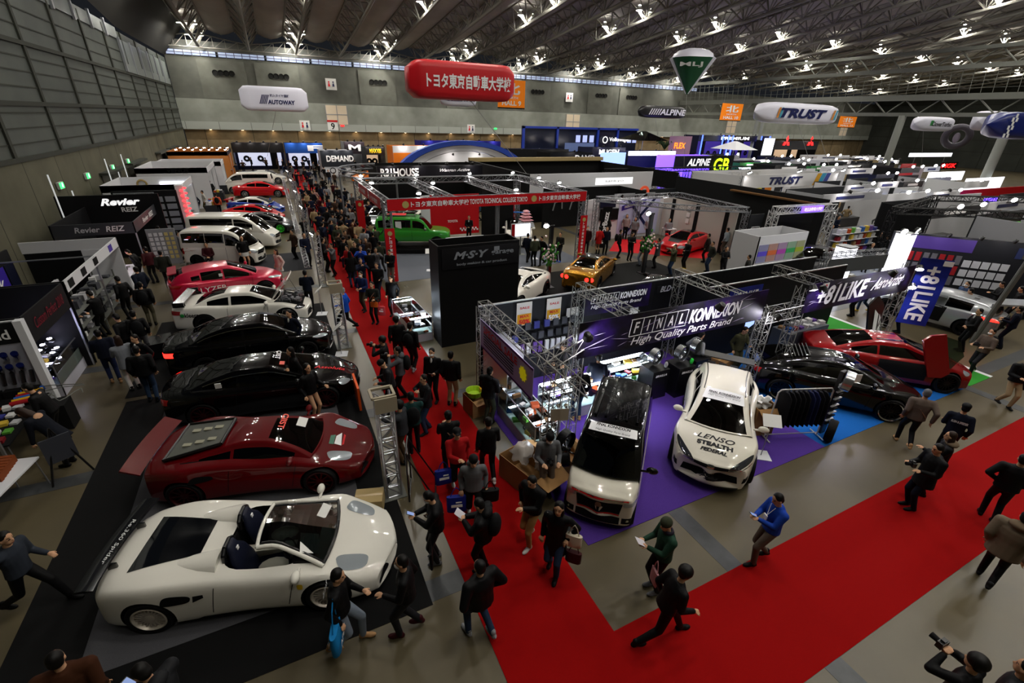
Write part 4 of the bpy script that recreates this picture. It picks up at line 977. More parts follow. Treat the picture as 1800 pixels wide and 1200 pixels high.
# 22 ---- green off-roader on a low stand
C = Car(wb=2.68,L=4.6,W=1.75,fo=.8,H=1.86,z0=.45,wr=.37,boxy=.26,bow=(.1,.03),cw=(.93,.78),flare=.03,zc=[(0,1.05),(.06,1.18),(.64,1.16),(.72,1.13),(.94,1.06),(1,.9)],zs=[(0,1.0),(.06,1.12),(.7,1.08),(.94,1.0),(1,.82)],wd=[(0,.92),(.06,.99),(.8,1.),(1,.9)],
    cab=[(-2.2,1.16),(-2.14,1.60),(-2.0,1.80),(-1.,1.86),(.1,1.84),(.4,1.74),(.95,1.12)])
car = make_car('off_roader','bright green off-road car with a roof bar beside the red truss post','car',Vector((7.0,27.6,0)),-.33,C,green_c,'six',rim_b,None,win=[(-2.0,-1.2,.14,.46),(-1.1,-.15,.12,.46),(-.05,.62,.12,.45)],ws=(.3,.92),rw=(-2.18,-2.1),mirrors=(.7,1.2,steel),seams=[(-.1,.5,1.1,0)],z=.25)
part('roof_bar',MB().path([(-2.0,-.6,1.95),(.1,-.62,1.93),(.1,.62,1.93),(-2.0,.6,1.95),(-2.0,-.6,1.95)],.03,6),black_s,car); part('cage_bar',MB().tube((-1.2,-.70,1.86),(-1.9,-.88,.9),.03),black_s,car)
part('roof_panel',MB().box((-1.0,0,1.885),(1.1,.8,.02)),red_l,car); part('side_notice',MB().box((-.85,-.80,1.42),(.34,.012,.42)),MATS['paper'],car); part('windscreen_strip',MB().box((.45,0,1.68),(.1,1.1,.02)),white_l,car)
solo('display_ramp',MB().box((7.0,27.6,.13),(4.4,1.9,.24),rz=-.33),black_m,'low black display stand under the green off-road car','stand')
# 23 ---- red sports car, 24 decorated car, others
C = coupe(wb=2.57,L=4.3,W=1.8,H=1.28,fo=.85,cab=[(-1.6,.96),(-1.,1.15),(-.4,1.27),(.1,1.26),(.5,1.14),(1.05,.93)])
car = far_car(C,'red sports car with a black bonnet panel facing left by the white booth',Vector((23.3,21.7,0)),math.radians(197),red_c,rim_b,roof_m=None,handles=False)
part('bonnet_panel',conform(C,'top',[(1.0,-.5),(1.65,-.36),(1.65,.36),(1.0,.5)],off=.012),black_s,car)
part('black_roof',MB().add([tuple(C.cabpt(x,u,sd)+Vector((0,0,.01))) for x in np.linspace(-.6,.15,5) for u,sd in ((.60,1),(.8,1),(1.,1),(.8,-1),(.60,-1))],[(i*5+j,i*5+j+1,(i+1)*5+j+1,(i+1)*5+j) for i in range(4) for j in range(4)]),black_c,car,60)
part('number_board',conform(C,'front',[(-.2,.36),(.2,.36),(.2,.48),(-.2,.48)]),MATS['number_plate'],car)
car = far_car(C2,'white hatchback with colourful side graphics and a blue rear wing beside the pink castle',Vector((14.2,27.9,0)),math.radians(-115),white_c,rim_b,name='hatchback_car',roof_m=black_c)
for i,(mm,q) in enumerate(((mat('graphic_blue','5a8ad0',.4),[(-1.9,.5),(-1.0,.5),(-.9,.85),(-1.9,.85)]),(mat('graphic_pink','d08a9a',.4),[(-.9,.4),(.1,.4),(.1,.85),(-.8,.85)]),(mat('graphic_pale','9ab4d8',.4),[(.15,.4),(.85,.4),(.85,.85),(.15,.85)]))):
    for sd in (1,-1):
        mb = conform(C2,'side',q,sd,off=.01)
        if mb: part('body_graphic',mb,mm,car)
part('rear_wing',MB().box((-2.2,0,1.45),(.3,1.7,.04)).box((-2.2,.8,1.3),(.3,.03,.3)).box((-2.2,-.8,1.3),(.3,.03,.3)).box((-2.1,.4,1.2),(.06,.03,.5)).box((-2.1,-.4,1.2),(.06,.03,.5)),mat('wing_blue','2a6ab8',.3),car)
far_car(C,'white coupe mostly hidden behind the tall black booth',Vector((9.0,17.6,0)),math.radians(215),white_c,rim_b)
far_car(C2,'dark grey sedan beside the white lit pillar',Vector((26.8,15.4,0)),math.radians(205),dkgrey,name='sedan_car')
far_car(C,'yellow sports car under the far white banner',Vector((47.5,31.5,0)),math.radians(160),yellow_c,rim_b)
far_car(C2,'black sedan under the far white lattice gate',Vector((40.5,24.3,0)),math.radians(170),black_c,rim_b,name='sedan_car')
far_car(C,'orange sports car in front of the far black booth',Vector((10.2,61.5,0)),math.radians(200),orange_c,rim_b)
far_car(C,'dark maroon sports car under the curved truss',Vector((6.8,40.5,0)),math.radians(215),paint('maroon_paint','3a0a10'),rim_b)
far_car(C2,'silver rally car with open boot by the red panels',Vector((6.4,35.0,0)),math.radians(250),silver_c,rim_b,name='hatchback_car')
far_car(C2,'white race car with striped flanks under the red college truss',Vector((8.6,33.2,0)),math.radians(215),white_c,rim_b,name='hatchback_car')
# ------------------------------------------------------------------ people
def remesh(mb,vox,name,mats,smooth_it=0,paint=None):
    me = mb.mesh('tmp',[]); o = bpy.data.objects.new('tmp',me); TMP.objects.link(o)
    md = o.modifiers.new('r','REMESH'); md.mode = 'VOXEL'; md.voxel_size = vox; md.use_smooth_shade = True
    if smooth_it:
        sm = o.modifiers.new('s','SMOOTH'); sm.iterations = smooth_it; sm.factor = .5
    r = bpy.data.meshes.new_from_object(o.evaluated_get(bpy.context.evaluated_depsgraph_get()))
    bpy.data.objects.remove(o); bpy.data.meshes.remove(me); r.name = name
    for m in mats: r.materials.append(m)
    if paint:
        mi = np.zeros(len(r.polygons),int)
        for i,p in enumerate(r.polygons): mi[i] = paint(p.center)
        r.polygons.foreach_set('material_index',mi)
    r.polygons.foreach_set('use_smooth',[True]*len(r.polygons)); return r
def ik(a,b,l1,l2,bend):
    """middle joint between a and b, bent towards the given direction"""
    d = b-a; L = min(d.length,(l1+l2)*.998); u = d.normalized()
    x = (l1*l1-l2*l2+L*L)/(2*L); h = math.sqrt(max(l1*l1-x*x,0)); n = (bend-u*bend.dot(u))
    n = n.normalized() if n.length > 1e-5 else Vector((0,0,1)); return a+u*x+n*h,a+u*L
# arm poses: wrist relative to the middle between the shoulders (forward, outward, up), elbow bend direction
ARM = dict(down=((.04,.24,-.50),(-1,.3,0)),phone=((.34,.05,-.22),(-.3,.6,-1)),pocket=((.06,.21,-.40),(-.7,.8,0)),camera=((.26,.06,.02),(.1,1,-.8)),up=((.38,.12,.10),(.2,1,-.6)),
           fore=((.30,.20,-.34),(-.6,.2,-.6)),aft=((-.20,.26,-.44),(-1,.3,0)),hold=((.30,.16,-.28),(-.5,.4,-.8)),strap=((.18,.12,-.14),(-.1,1,-.6)),out=((.46,.30,-.20),(-.3,.4,-.8)),front=((.20,.02,-.38),(-.2,1,-.3)),low=((.36,.22,-.46),(-.7,.3,-.2)),fold=((.20,-.10,-.22),(0,1,-.5)))
_pose = {}
def pose_meshes(stride=0.,lean=0.,head=0.,L='down',R='down',turn=0.,coat=0.,bulk=1.,hair='short',sit=False,fine=True,skirt=False,bare=False,foot=0.):
    key = (stride,lean,head,L,R,turn,coat,bulk,hair,sit,fine,skirt,bare,foot)
    if key in _pose: return _pose[key]
    vb,vc = (.011,.016) if fine else (.018,.024)
    hip = Vector((0,0,.90-.10*abs(stride)**1.5)); ca,sa = math.cos(lean),math.sin(lean)
    up = Vector((sa,0,ca)); fw = Vector((ca,0,-sa)); lf = Vector((0,1,0))
    if sit: hip = Vector((0,0,.50))
    ch = hip+up*.36; sh = hip+up*.50; nk = hip+up*.56+fw*.01; a = lean+head
    hu = Vector((math.sin(a),0,math.cos(a))); hf = Vector((math.cos(a),0,-math.sin(a)))
    if turn: hf = (hf*math.cos(turn)+lf*math.sin(turn)).normalized()
    hl = hu.cross(hf); hc = nk+hu*.145+hf*.02
    HM = Matrix((hf,hl,hu)).transposed().to_4x4()
    P = lambda x,y,z: hc+hf*x+hl*y+hu*z
    # legs
    J = {}
    for s,sd in (('L',1),('R',-1)):
        st = stride*sd*.5
        hp = hip+lf*(.085*sd)
        an = Vector((st,(.09+foot)*sd,.085+(.06 if st < -.12 else 0)))
        if sit: an = Vector((.42+.1*sd,.14*sd,.085))
        kn,an = ik(hp,an,.44,.42,Vector((1,.05*sd,.0)))
        J['hp'+s],J['kn'+s],J['an'+s] = hp,kn,an
        so = sh+lf*(.185*sd*bulk)-up*.02
        w,bd = ARM[L if s == 'L' else R]
        wr = sh+fw*w[0]+lf*(w[1]*sd)+up*w[2]
        el,wr = ik(so,wr,.285,.26,fw*bd[0]+lf*(bd[1]*sd)+up*bd[2]); J['so'+s],J['el'+s],J['wr'+s] = so,el,wr
    # body: head, neck, trunk core, arms and hands in one skin
    b = MB(); b.ell(hc+hu*.015-hf*.008,(.094,.077,.108),16,12,M=HM); b.ell(P(.022,0,-.05),(.068,.058,.068),14,10,M=HM); b.ell(P(.092,0,-.018),(.016,.013,.022),8,6,M=HM)
    for sd in (1,-1): b.ell(P(-.005,.079*sd,-.01),(.02,.010,.03),8,6,M=HM)
    b.cap(nk-up*.10,hc-hu*.05-hf*.015,.058,.052); b.ell(ch,(.10,.15,.20),12,9); b.ell(hip+up*.08,(.095,.14,.16),12,9)
    for s,sd in (('L',1),('R',-1)):
        b.cap(J['so'+s],J['el'+s],.045,.036); b.cap(J['el'+s],J['wr'+s],.036,.026); b.cap(sh-up*.05,J['so'+s]-up*.02,.04,.04)
        d = (J['wr'+s]-J['el'+s]).normalized(); pr = J['wr'+s]+d*.05; side = d.cross(Vector((0,0,1))); side = side.normalized() if side.length > .2 else Vector((1,0,0)); nn = side.cross(d)
        if fine:
            b.cap(J['wr'+s],pr+d*.02,.026,.03); b.cap(pr-side*.022,pr+side*.022,.02,.02)
            for q,(o_,l_) in enumerate(((-.033,.065),(-.011,.078),(.011,.072),(.033,.055))):
                p0 = pr+side*o_+d*.02; p1 = p0+d*l_*.5-nn*.008; p2 = p1+d*l_*.36-nn*.028; b.tube(p0,p1,.0095,.009,6); b.tube(p1,p2,.009,.008,6); b.ell(p2,(.008,)*3,6,4)
            p0 = pr-side*.03*sd-d*.03; p1 = p0-side*.03*sd+d*.035-nn*.01; b.tube(p0,p1,.012,.010,6); b.cap(p1,p1+d*.03-nn*.01,.010,.008,6)
        else: b.cap(J['wr'+s],pr+d*.05,.026,.022)
        if bare: b.cap(J['hp'+s],J['kn'+s],.075,.05,12); b.cap(J['kn'+s],J['an'+s],.05,.033,12)
    eyes = [P(.080,.032*sd,.012) for sd in (1,-1)]; brow = [P(.084,.032*sd,.035) for sd in (1,-1)]; mo = P(.088,0,-.062)
    def pt(c):
        for e in eyes:
            if (c-e).length < .0125: return 1
        for e in brow:
            q = c-e
            if abs(q.dot(hu)) < .007 and abs(q.dot(hl)) < .02 and abs(q.dot(hf)) < .03: return 1
        q = c-mo
        if abs(q.dot(hu)) < .007 and abs(q.dot(hl)) < .024 and abs(q.dot(hf)) < .03: return 2
        return 0
    out = {}
    skin = mat('skin','c89a78',.55); eye = mat('eye_dark','120c0a',.4); lip = mat('lips','9a5a50',.5)
    out['body'] = remesh(b,vb,'body',[skin,eye,lip],1,pt if fine else None)
    # hair
    h = MB(); h.ell(P(-.020,0,.045),(.090,.086,.090),14,10,M=HM); h.ell(P(-.045,0,-.005),(.066,.080,.085),14,10,M=HM)
    if hair == 'long': h.ell(P(-.055,0,-.12),(.06,.09,.16),12,9,M=HM); h.ell(P(-.02,.07,-.08),(.05,.03,.12),8,7,M=HM); h.ell(P(-.02,-.07,-.08),(.05,.03,.12),8,7,M=HM)
    elif hair == 'bushy': h.ell(P(-.02,0,.05),(.115,.11,.105),12,9,M=HM)
    elif hair == 'beanie': h = MB(); h.ell(P(-.012,0,.055),(.104,.094,.098),16,10,M=HM)
    elif hair == 'cap': h.ell(P(-.008,0,.06),(.103,.092,.075),16,10,M=HM); h.ell(P(.10,0,.055),(.07,.07,.012),12,6,M=HM)
    out['hair'] = remesh(h,.016 if fine else .026,'hair',[],1)
    # jacket
    j = MB(); hem = -.02-coat; n = 16; rings = []
    for t,wd,dp in ((hem,.185+.12*coat,.145+.10*coat),(0.05,.178,.140),(.18,.172,.132),(.32,.192,.135),(.43,.195,.125),(.50,.150,.10),(.555,.075,.075)):
        c = hip+up*t; rings.append([c+fw*(dp*bulk*math.cos(2*PI*i/n))+lf*(wd*bulk*math.sin(2*PI*i/n)) for i in range(n)])
    if sit: rings = rings[1:]
    j.loft(rings)
    for s in 'LR':
        j.cap(sh-up*.04,J['so'+s]-up*.012,.085*bulk,.074*bulk,12)
        j.cap(J['so'+s]-up*.005,J['el'+s],.072*bulk,.056*bulk,12); j.cap(J['el'+s],J['wr'+s]-(J['wr'+s]-J['el'+s])*.05,.056*bulk,.042*bulk,12)
    out['jacket'] = remesh(j,vc,'jacket',[],2)
    # trousers / skirt
    q = MB()
    if not bare:
        q.ell(hip+up*.02,(.125,.168,.13),14,10)
        for s in 'LR':
            q.cap(J['hp'+s],J['kn'+s],.092,.068,12); q.cap(J['kn'+s],J['an'+s]+Vector((0,0,.0)),.066,.052,12)
        out['trousers'] = remesh(q,vc,'trousers',[],2)
    elif skirt:
        q.loft([[hip+up*t+fw*(dp*math.cos(2*PI*i/n))+lf*(wd*math.sin(2*PI*i/n)) for i in range(n)] for t,wd,dp in ((-.22,.2,.16),(0,.175,.135),(.1,.15,.12))])
        out['skirt'] = remesh(q,vc,'skirt',[],1)
    else:
        q.ell(hip+up*.0,(.12,.165,.09),14,10); out['shorts'] = remesh(q,vc,'shorts',[],1)
    for s in 'LR':
        g = MB(); an = J['an'+s]; z = an.z-.085
        g.ell((an.x-.02,an.y,z+.045),(.06,.045,.045),10,7); g.ell((an.x+.10,an.y,z+.036),(.10,.047,.036),12,7); g.ell((an.x+.04,an.y,z+.05),(.08,.042,.05),10,7); g.cap(an+Vector((0,0,-.02)),an+Vector((-.005,0,.04 if not bare else .2)),.048,.046)
        out['shoe'+s] = remesh(g,.016 if fine else .022,'shoe',[],1)
    out['J'] = dict(J,hip=hip,up=up,fw=fw,sh=sh,hc=hc,hf=hf,hu=hu,hl=hl,nk=nk); _pose[key] = out; return out
CLOTH = {}
def cloth(c,rough=.85):
    k = 'cloth_'+c
    return mat(k,c,rough,spec=.15)
NAMEC = dict(black='08080a',charcoal='1a1b1e',navy='0c1120',grey='5a5b5e',lightgrey='8c8e92',brown='3a2a20',khaki='4a4636',olive='34382a',teal='12302f',blue='1a3fa0',red='a01418',beige='a08a68',tan='a9825a',white='c8c8c4',jeans='24344c',lightjeans='7c8796',maroon='3a1016',green='1e3a2c',camo='3a3a26',pink='c08a90',orange='c05a1c',taupe='5c5046',cream='c9c0ac')
hair_m = mat('hair_black','0c0a09',.5); hair_b = mat('hair_brown','2a1a12',.5)
PEOPLE = []
def person(loc,face,jacket='black',trousers='black',label=None,hairc='black',shoes='black',scale=1.,group=None,mask=False,parts_=(),skin=None,**pose):
    pm = pose_meshes(**pose); J = pm['J']
    t = thing('person',label,'person',(loc[0],loc[1],loc[2] if len(loc) > 2 else 0),math.radians(face),group); t.scale = (scale,)*3
    body = link('body',pm['body'],t)
    def add(nm,me,m,par=t):
        o = link(nm,me,par)
        if len(me.materials) == 0: me.materials.append(m)
        o.material_slots[0].link = 'OBJECT'; o.material_slots[0].material = m; return o
    hn = {'beanie': 'knit_hat','cap': 'cap'}.get(pose.get('hair'),'hair')
    add(hn,pm['hair'],cloth(NAMEC.get(hairc,hairc)) if hairc in NAMEC and hairc != 'black' or hn != 'hair' else (hair_b if hairc == 'brownhair' else hair_m))
    jk = add('jacket',pm['jacket'],cloth(NAMEC.get(jacket,jacket)))
    for k in ('trousers','skirt','shorts'):
        if k in pm: add(k,pm[k],cloth(NAMEC.get(trousers,trousers)))
    for s in 'LR': add('shoe',pm['shoe'+s],cloth(NAMEC.get(shoes,shoes),.6))
    if mask:
        HM = Matrix((J['hf'],J['hl'],J['hu'])).transposed().to_4x4()
        part('face_mask',MB().ell(J['hc']+J['hf']*.045-J['hu']*.05,(.062,.064,.048),12,8,M=HM),mat('mask_white','dcdcdc',.8),t,180)
    if 'hood' in parts_: part('hood',MB().ell(J['nk']-J['fw']*.075+J['up']*.0,(.09,.13,.08),12,8),cloth(NAMEC.get(jacket,jacket)),jk,180)
    if 'fur' in parts_: part('fur_collar',MB().ell(J['nk']-J['fw']*.06,(.12,.16,.07),14,8),mat('fur_trim','6a5a48',.95),jk,180)
    if 'scarf' in parts_: part('scarf',MB().lathe([(.07,-.04),(.10,0),(.07,.05),(.05,0),(.07,-.04)],14,Matrix.Translation(J['nk']-J['up']*.01)),cloth('2a2430'),t,180)
    if 'shirt' in parts_: part('shirt_front',MB().ell(J['nk']-J['up']*.10+J['fw']*.085,(.03,.035,.11),10,8),cloth(NAMEC['white']),jk,180)
    if 'backpack' in parts_: part('backpack',MB().ell(J['sh']-J['up']*.18-J['fw']*.20,(.11,.16,.23),14,10),cloth('101113'),t,180)
    if 'strap' in parts_:
        a = J['so'+'L']+J['up']*.06; b_ = J['hip']+J['fw']*.16-Vector((0,.16,-.05)); c_ = J['hip']-J['fw']*.14-Vector((0,.14,-.1))
        part('shoulder_strap',MB().path([a,(a+b_)/2+J['fw']*.11,b_],.014,5).path([a,(a+c_)/2-J['fw']*.07,c_],.014,5),cloth('7a5a48'),t)
    PEOPLE.append((t,J)); t['_h'] = 0; del t['_h']; return t,J
def wpt(t,p):
    return Matrix.LocRotScale(t.location,t.rotation_euler,t.scale) @ Vector(p)
def phone_in(t,J,s,label,nm='smartphone',col='0c0c10',lit=True):
    d = (J['wr'+s]-J['el'+s]).normalized(); p = wpt(t,J['wr'+s]+d*.10+Vector((.0,0,.035)))
    o = thing(nm,label,'phone',p,t.rotation_euler.z); part('case',MB().box((0,0,0),(.15,.075,.01)),black_s,o)
    part('screen',MB().box((0,0,.006),(.13,.065,.003)),mat('phone_screen','7a90c0',.2,emit=.5 if lit else 0,ecol='8aa4e0'),o); o.rotation_euler = (0,-.5,t.rotation_euler.z); return o
def camera_in(t,J,label,p=None):
    q = wpt(t,p or ((J['wrL']+J['wrR'])/2+Vector((.08,0,.06))))
    o = thing('camera',label,'camera',q,t.rotation_euler.z); part('camera_body',MB().box((0,0,0),(.07,.14,.10)).box((0,0,.06),(.05,.06,.03)),black_s,o); part('camera_lens',MB().tube((.03,0,0),(.13,0,0),.035,.04,12),black_m,o,60); return o
def bag_at(t,p,label,col,size=(.12,.34,.34),nm='tote_bag',stripe=None,txt=None,cat='bag',strap_to=None):
    q = wpt(t,p); o = thing(nm,label,cat,q,t.rotation_euler.z); m = cloth(NAMEC.get(col,col),.6); x,y,z = size
    R = lambda s,h: [(x/2*s*math.cos(a),y/2*np.sign(math.sin(a))*abs(math.sin(a))**.5*(1 if s > .7 else .9),h) for a in [2*PI*i/14 for i in range(14)]]
    part('bag_body',MB().loft([R(.6,-z),R(1.,-z*.93),R(1.05,-z*.5),R(.75,-.0)]),m,o,50)
    top = Vector(strap_to)-Vector(p) if strap_to is not None else Vector((0,0,.22))
    part('handle',MB().path([(0,-y*.3,0),(top.x*.5,-y*.15+top.y*.5,top.z*.7),tuple(top),(top.x*.5,y*.15+top.y*.5,top.z*.7),(0,y*.3,0)],.009,5),m,o)
    if txt:
        for sgn in (1,-1): text(txt,(x*.53*sgn,0,-z*.5),(0,sgn,0),(0,0,1),white_l,o,w=y*.7,world=False,bold=.03)
    elif stripe:
        for sgn in (1,-1): part('bag_print',MB().box((x*.52*sgn,0,-z*.5),(.006,y*.55,z*.16)).box((x*.52*sgn,y*.1,-z*.28),(.006,y*.3,z*.08)),white_l,o)
    return o
def paper_in(t,J,s,label,size=(.21,.15)):
    d = (J['wr'+s]-J['el'+s]).normalized(); p = wpt(t,J['wr'+s]+d*.12+Vector((0,0,.03))); mb = MB().box((0,0,0),(size[0],size[1],.004)); o = part('leaflet',mb,mat('leaflet_paper','c8c4cc',.7)); o.location = p; o.rotation_euler = (0,-.6,t.rotation_euler.z); return tag(o,label,'leaflet')
# ------------------------------------------------------------------ carpets and mats
def carpet(name,pts,z,m,label,edge=None):
    zz = z; mb = MB().add([(p[0],p[1],h) for h in (0.002,zz) for p in pts],[tuple(range(len(pts)-1,-1,-1)),tuple(len(pts)+i for i in range(len(pts)))]+[(i,(i+1) % len(pts),len(pts)+(i+1) % len(pts),len(pts)+i) for i in range(len(pts))])
    return solo(name,mb,m,label,'carpet')
def rect(x0,x1,y0,y1): return [(x0,y0),(x1,y0),(x1,y1),(x0,y1)]
m = mat('red_carpet','a00808',.95,spec=.1); noise_col(m,'860505','940808',220.,2,None,.25)
carpet('red_carpet',[(1.8,1.53),(75,1.53),(75,3.34),(3.68,3.34),(3.68,79),(1.8,79)],.012,m,'long red carpet along the main aisle turning right across the front')
m = mat('purple_carpet','4a2f86',.95); noise_col(m,'452a80','52358e',160.,2,None,.25)
carpet('purple_carpet',rect(4.25,11.6,4.9,10.95),.012,m,'purple carpet under the white mini wagon and the white crossover')
m = mat('blue_carpet','0f5aa8',.95); noise_col(m,'0d54a0','1462b2',160.,2,None,.25)
carpet('blue_carpet',rect(11.6,18.85,4.9,9.7),.012,m,'blue carpet under the black fastback and the red scissor-door coupe')
m = mat('black_mat','0a0a0b',.9)
carpet('black_mat',[(-4.82,5.0),(1.17,5.0),(1.17,14.3),(-4.82,14.3)],.008,m,'black floor mat bordering the first four parked cars')
m2 = mat('grey_carpet','4a4a4e',.95); noise_col(m2,'444448','525256',160.,2)
carpet('grey_carpet',[(-3.8,6.0),(.45,6.0),(.45,14.2),(-3.8,14.2)],.013,m2,'grey carpet under the white spider and the dark red coupe')
carpet('red_mat',[(-2.6,7.55),(.3,7.3),(.3,8.0),(-2.6,8.2)],.018,redp,'small red mat between the white spider and the dark red coupe')
carpet('black_mat',rect(-4.9,.9,14.5,20.3),.008,m,'black floor mat under the black sedan and the white coupe')
carpet('grey_carpet',rect(-4.9,.9,25.6,29.4),.008,mat('dark_carpet','2c2d31',.95),'dark grey carpet under the white compact van')
carpet('grey_carpet',rect(4.0,15.5,21.9,27.5),.008,mat('pale_carpet','5c6068',.95),'pale grey carpet under the college display')
carpet('black_mat',[(8.0,13.2),(19.5,13.2),(19.5,20.6),(8.0,20.6)],.008,m,'black floor mat under the gold sedan')
carpet('red_carpet',[(18.4,23.2),(23,19.6),(24.9,20.5),(24.9,23.5),(21,25.8)],.009,redp,'red carpet patch under the red sports car')
carpet('green_carpet',[(19.2,4.9),(20.6,4.9),(20.9,12.4),(19.5,12.4)],.010,mat('turf_green','2f8a2c',.95),'green carpet strip beside the white station wagon')
carpet('white_strip',[(20.6,4.9),(20.78,4.9),(21.08,12.4),(20.9,12.4)],.012,whitep,'thin white strip along the green carpet')
carpet('grey_carpet',rect(28.6,34,12.0,17.2),.008,mat('pale_blue_carpet','8a92a4',.95),'pale blue-grey carpet around the high tables at the right')
# ------------------------------------------------------------------ booth tools
def spot(p,d,label,group='booth spotlights',e=None,r=.075,arm=None):
    p = Vector(p); d = Vector(d).normalized(); t = thing('spotlight',label,'spotlight',p,0,group)
    q = Vector((0,0,1)).rotation_difference(d).to_matrix().to_4x4()
    part('housing',MB().lathe([(.0,-.16),(r*.7,-.14),(r,0),(r*1.1,.02),(r*.95,.01)],12,q),black_s,t,60)
    part('lens',MB().lathe([(r*.95,.005),(0,.03)],12,q),e or lens_m,t)
    part('bracket',MB().tube((0,0,-.02),(0,0,.14),.012,n=5) if not arm else MB().path([(0,0,0),(0,.5,0),(0,.72,-.3)],.015,5),black_s,t); return t
def frame(name,label,cat,beams,m=alu,w=.26,r=.018,rb=.009,group=None,step=None):
    p0 = Vector(beams[0][1]); t = thing(name,label,cat,(p0.x,p0.y,0),0,group)
    for b in beams: part(b[0],MB().truss(b[1],b[2],b[3] if len(b) > 3 else w,r,rb,step),m,t,world=True)
    return t
def wall(name,label,p,q,z0,z1,m,t=.06,cat='partition',group=None):
    return solo(name,MB().slab(p,q,z0,z1,t),m,label,cat,group)
def box_thing(name,label,cat,c,d,m,rz=0,group=None):
    return solo(name,MB().box(c,d,rz=rz),m,label,cat,group)
def carton(c,d,rz,label,open_=True,m=card,group=None):
    x,y,z = d; t = thing('cardboard_box',label,'box',c,rz,group)
    b = MB().box((0,0,.01),(x,y,.02))
    for sx,sy,lx,ly in ((x/2,0,.012,y),(-x/2,0,.012,y),(0,y/2,x,.012),(0,-y/2,x,.012)): b.box((sx,sy,z/2),(lx,ly,z))
    if not open_: b.box((0,0,z),(x,y,.012)); 
    part('carton',b,m,t)
    if open_:
        part('flap',MB().quad((-x/2,-y/2,z),(x/2,-y/2,z),(x/2*.9,-y*.8,z*.86),(-x/2*.9,-y*.8,z*.86)),m,t)
        part('flap',MB().quad((x/2,-y/2,z),(x/2,y/2,z),(x*.74,y*.45,z*.9),(x*.74,-y*.45,z*.9)),m,t)
    else: part('tape',MB().box((0,0,z+.008),(x,.06,.004)),mat('tape','b49a68',.3),t)
    return t
def showcase(loc,dim,rz,label,glow=True,items=8,seed=1,group=None,lit=None):
    x,y,z = dim; t = thing('glass_showcase',label,'showcase',loc,rz,group); r = random.Random(seed)
    part('plinth',MB().box((0,0,z*.16),(x,y,z*.32)),white_plinth,t)
    f = MB()
    for sx in (-1,1):
        for sy in (-1,1): f.box((sx*(x/2-.012),sy*(y/2-.012),z/2),(.024,.024,z))
    for h in (z*.33,z-.012):
        for sx in (-1,1): f.box((sx*(x/2-.012),0,h),(.024,y,.024))
        for sy in (-1,1): f.box((0,sy*(y/2-.012),h),(x,.024,.024))
    part('frame',f,alu,t); part('glass',MB().box((0,0,z*.665),(x-.01,y-.01,z*.66)),clear,t)
    part('shelf',MB().box((0,0,z*.62),(x-.05,y-.05,.012)),clear,t); part('base_board',MB().box((0,0,z*.33),(x-.04,y-.04,.01)),MATS['paper'],t); part('back_board',MB().box((0,y/2-.02,z*.5),(x-.05,.01,z*.34)) if x > y else MB().box((x/2-.02,0,z*.5),(.01,y-.05,z*.34)),MATS['paper'],t)
    if glow: part('light_tube',MB().box((0,y*.40,z-.05),(x-.1,.04,.04)),lit or case_l,t); part('light_tube',MB().box((0,-y*.40,z-.05),(x-.1,.04,.04)),lit or case_l,t)
    for i in range(items):
        h = (z*.34,z*.63,z+.002)[i % 3]; a,b,c = .08+.16*r.random(),.06+.12*r.random(),.03+.09*r.random()
        p = Matrix.LocRotScale(Vector(loc),Euler((0,0,rz)),None) @ Vector(((r.random()-.5)*(x-.3),(r.random()-.5)*(y-.22),h))
        goods(p,(a,b,c),r,rz)
    return t
white_plinth = mat('white_plinth','b8b8c4',.5); case_l = mat('case_light','ffffff',.4,emit=130.,ecol='eef0ff')
GOODS = [mat('goods_'+c,c,.5) for c in ('202126','c8c8cc','3a3f8a','7a1a22','d0b040','5aa03a','8a6a48','2a5aa0','e0e0e0','46484e','b04a20','6a4a9a')]
GW = {'202126': 'black','c8c8cc': 'pale grey','3a3f8a': 'indigo','7a1a22': 'dark red','d0b040': 'yellow','5aa03a': 'green','8a6a48': 'brown','2a5aa0': 'blue','e0e0e0': 'white','46484e': 'dark grey','b04a20': 'orange','6a4a9a': 'purple'}
ZONE = ['on the lit counter of the purple booth','goods on the counters of the purple booth']
def goods(p,d,r,rz=0,m=None):
    m = m or GOODS[r.choice((0,1,1,1,2,3,4,5,6,7,8,8,8,9,10,11))]; k = m.name[6:]
    return solo('merchandise_box',MB().box((p[0],p[1],p[2]+d[2]/2),d,rz=rz+r.uniform(-.4,.4)),m,'small %s boxed part %s' % (GW.get(k,'white'),ZONE[0]),'merchandise',ZONE[1]+', '+GW.get(k,'white'))
def sheet(name,label,cat,c,xd,ud,w,h,m,t=.012,group=None):
    xd,ud,c = Vector(xd).normalized(),Vector(ud).normalized(),Vector(c); n = xd.cross(ud)
    R = [[c+xd*(a*w/2)+ud*(b*h/2)+n*k for a,b in ((-1,-1),(1,-1),(1,1),(-1,1))] for k in (-t/2,t/2)]
    o = thing(name,label,cat,c,0,group); part('panel',MB().loft(R),m,o,world=True); return o,xd,ud,n
def crumple(c,r,seed):
    mb = MB().ell(c,r,12,8); q = random.Random(seed)
    for k,p in enumerate(mb.v): s = .55+.75*q.random(); mb.v[k] = tuple(Vector(c)+(Vector(p)-Vector(c))*s)
    return mb
def post_sign(c,rz,label,h=1.05,m=None):
    t = thing('sign_stand',label,'sign',c,rz); part('base_plate',MB().box((0,0,.008),(.4,.4,.016)),whitep,t); part('pole',MB().tube((0,0,0),(.0,0,h),.014,n=8),alu,t)
    o = part('board',MB().box((0,0,0),(.32,.42,.012)),m or MATS['paper'],t); o.location = (0,0,h); o.rotation_euler = (0,.7,0); return t
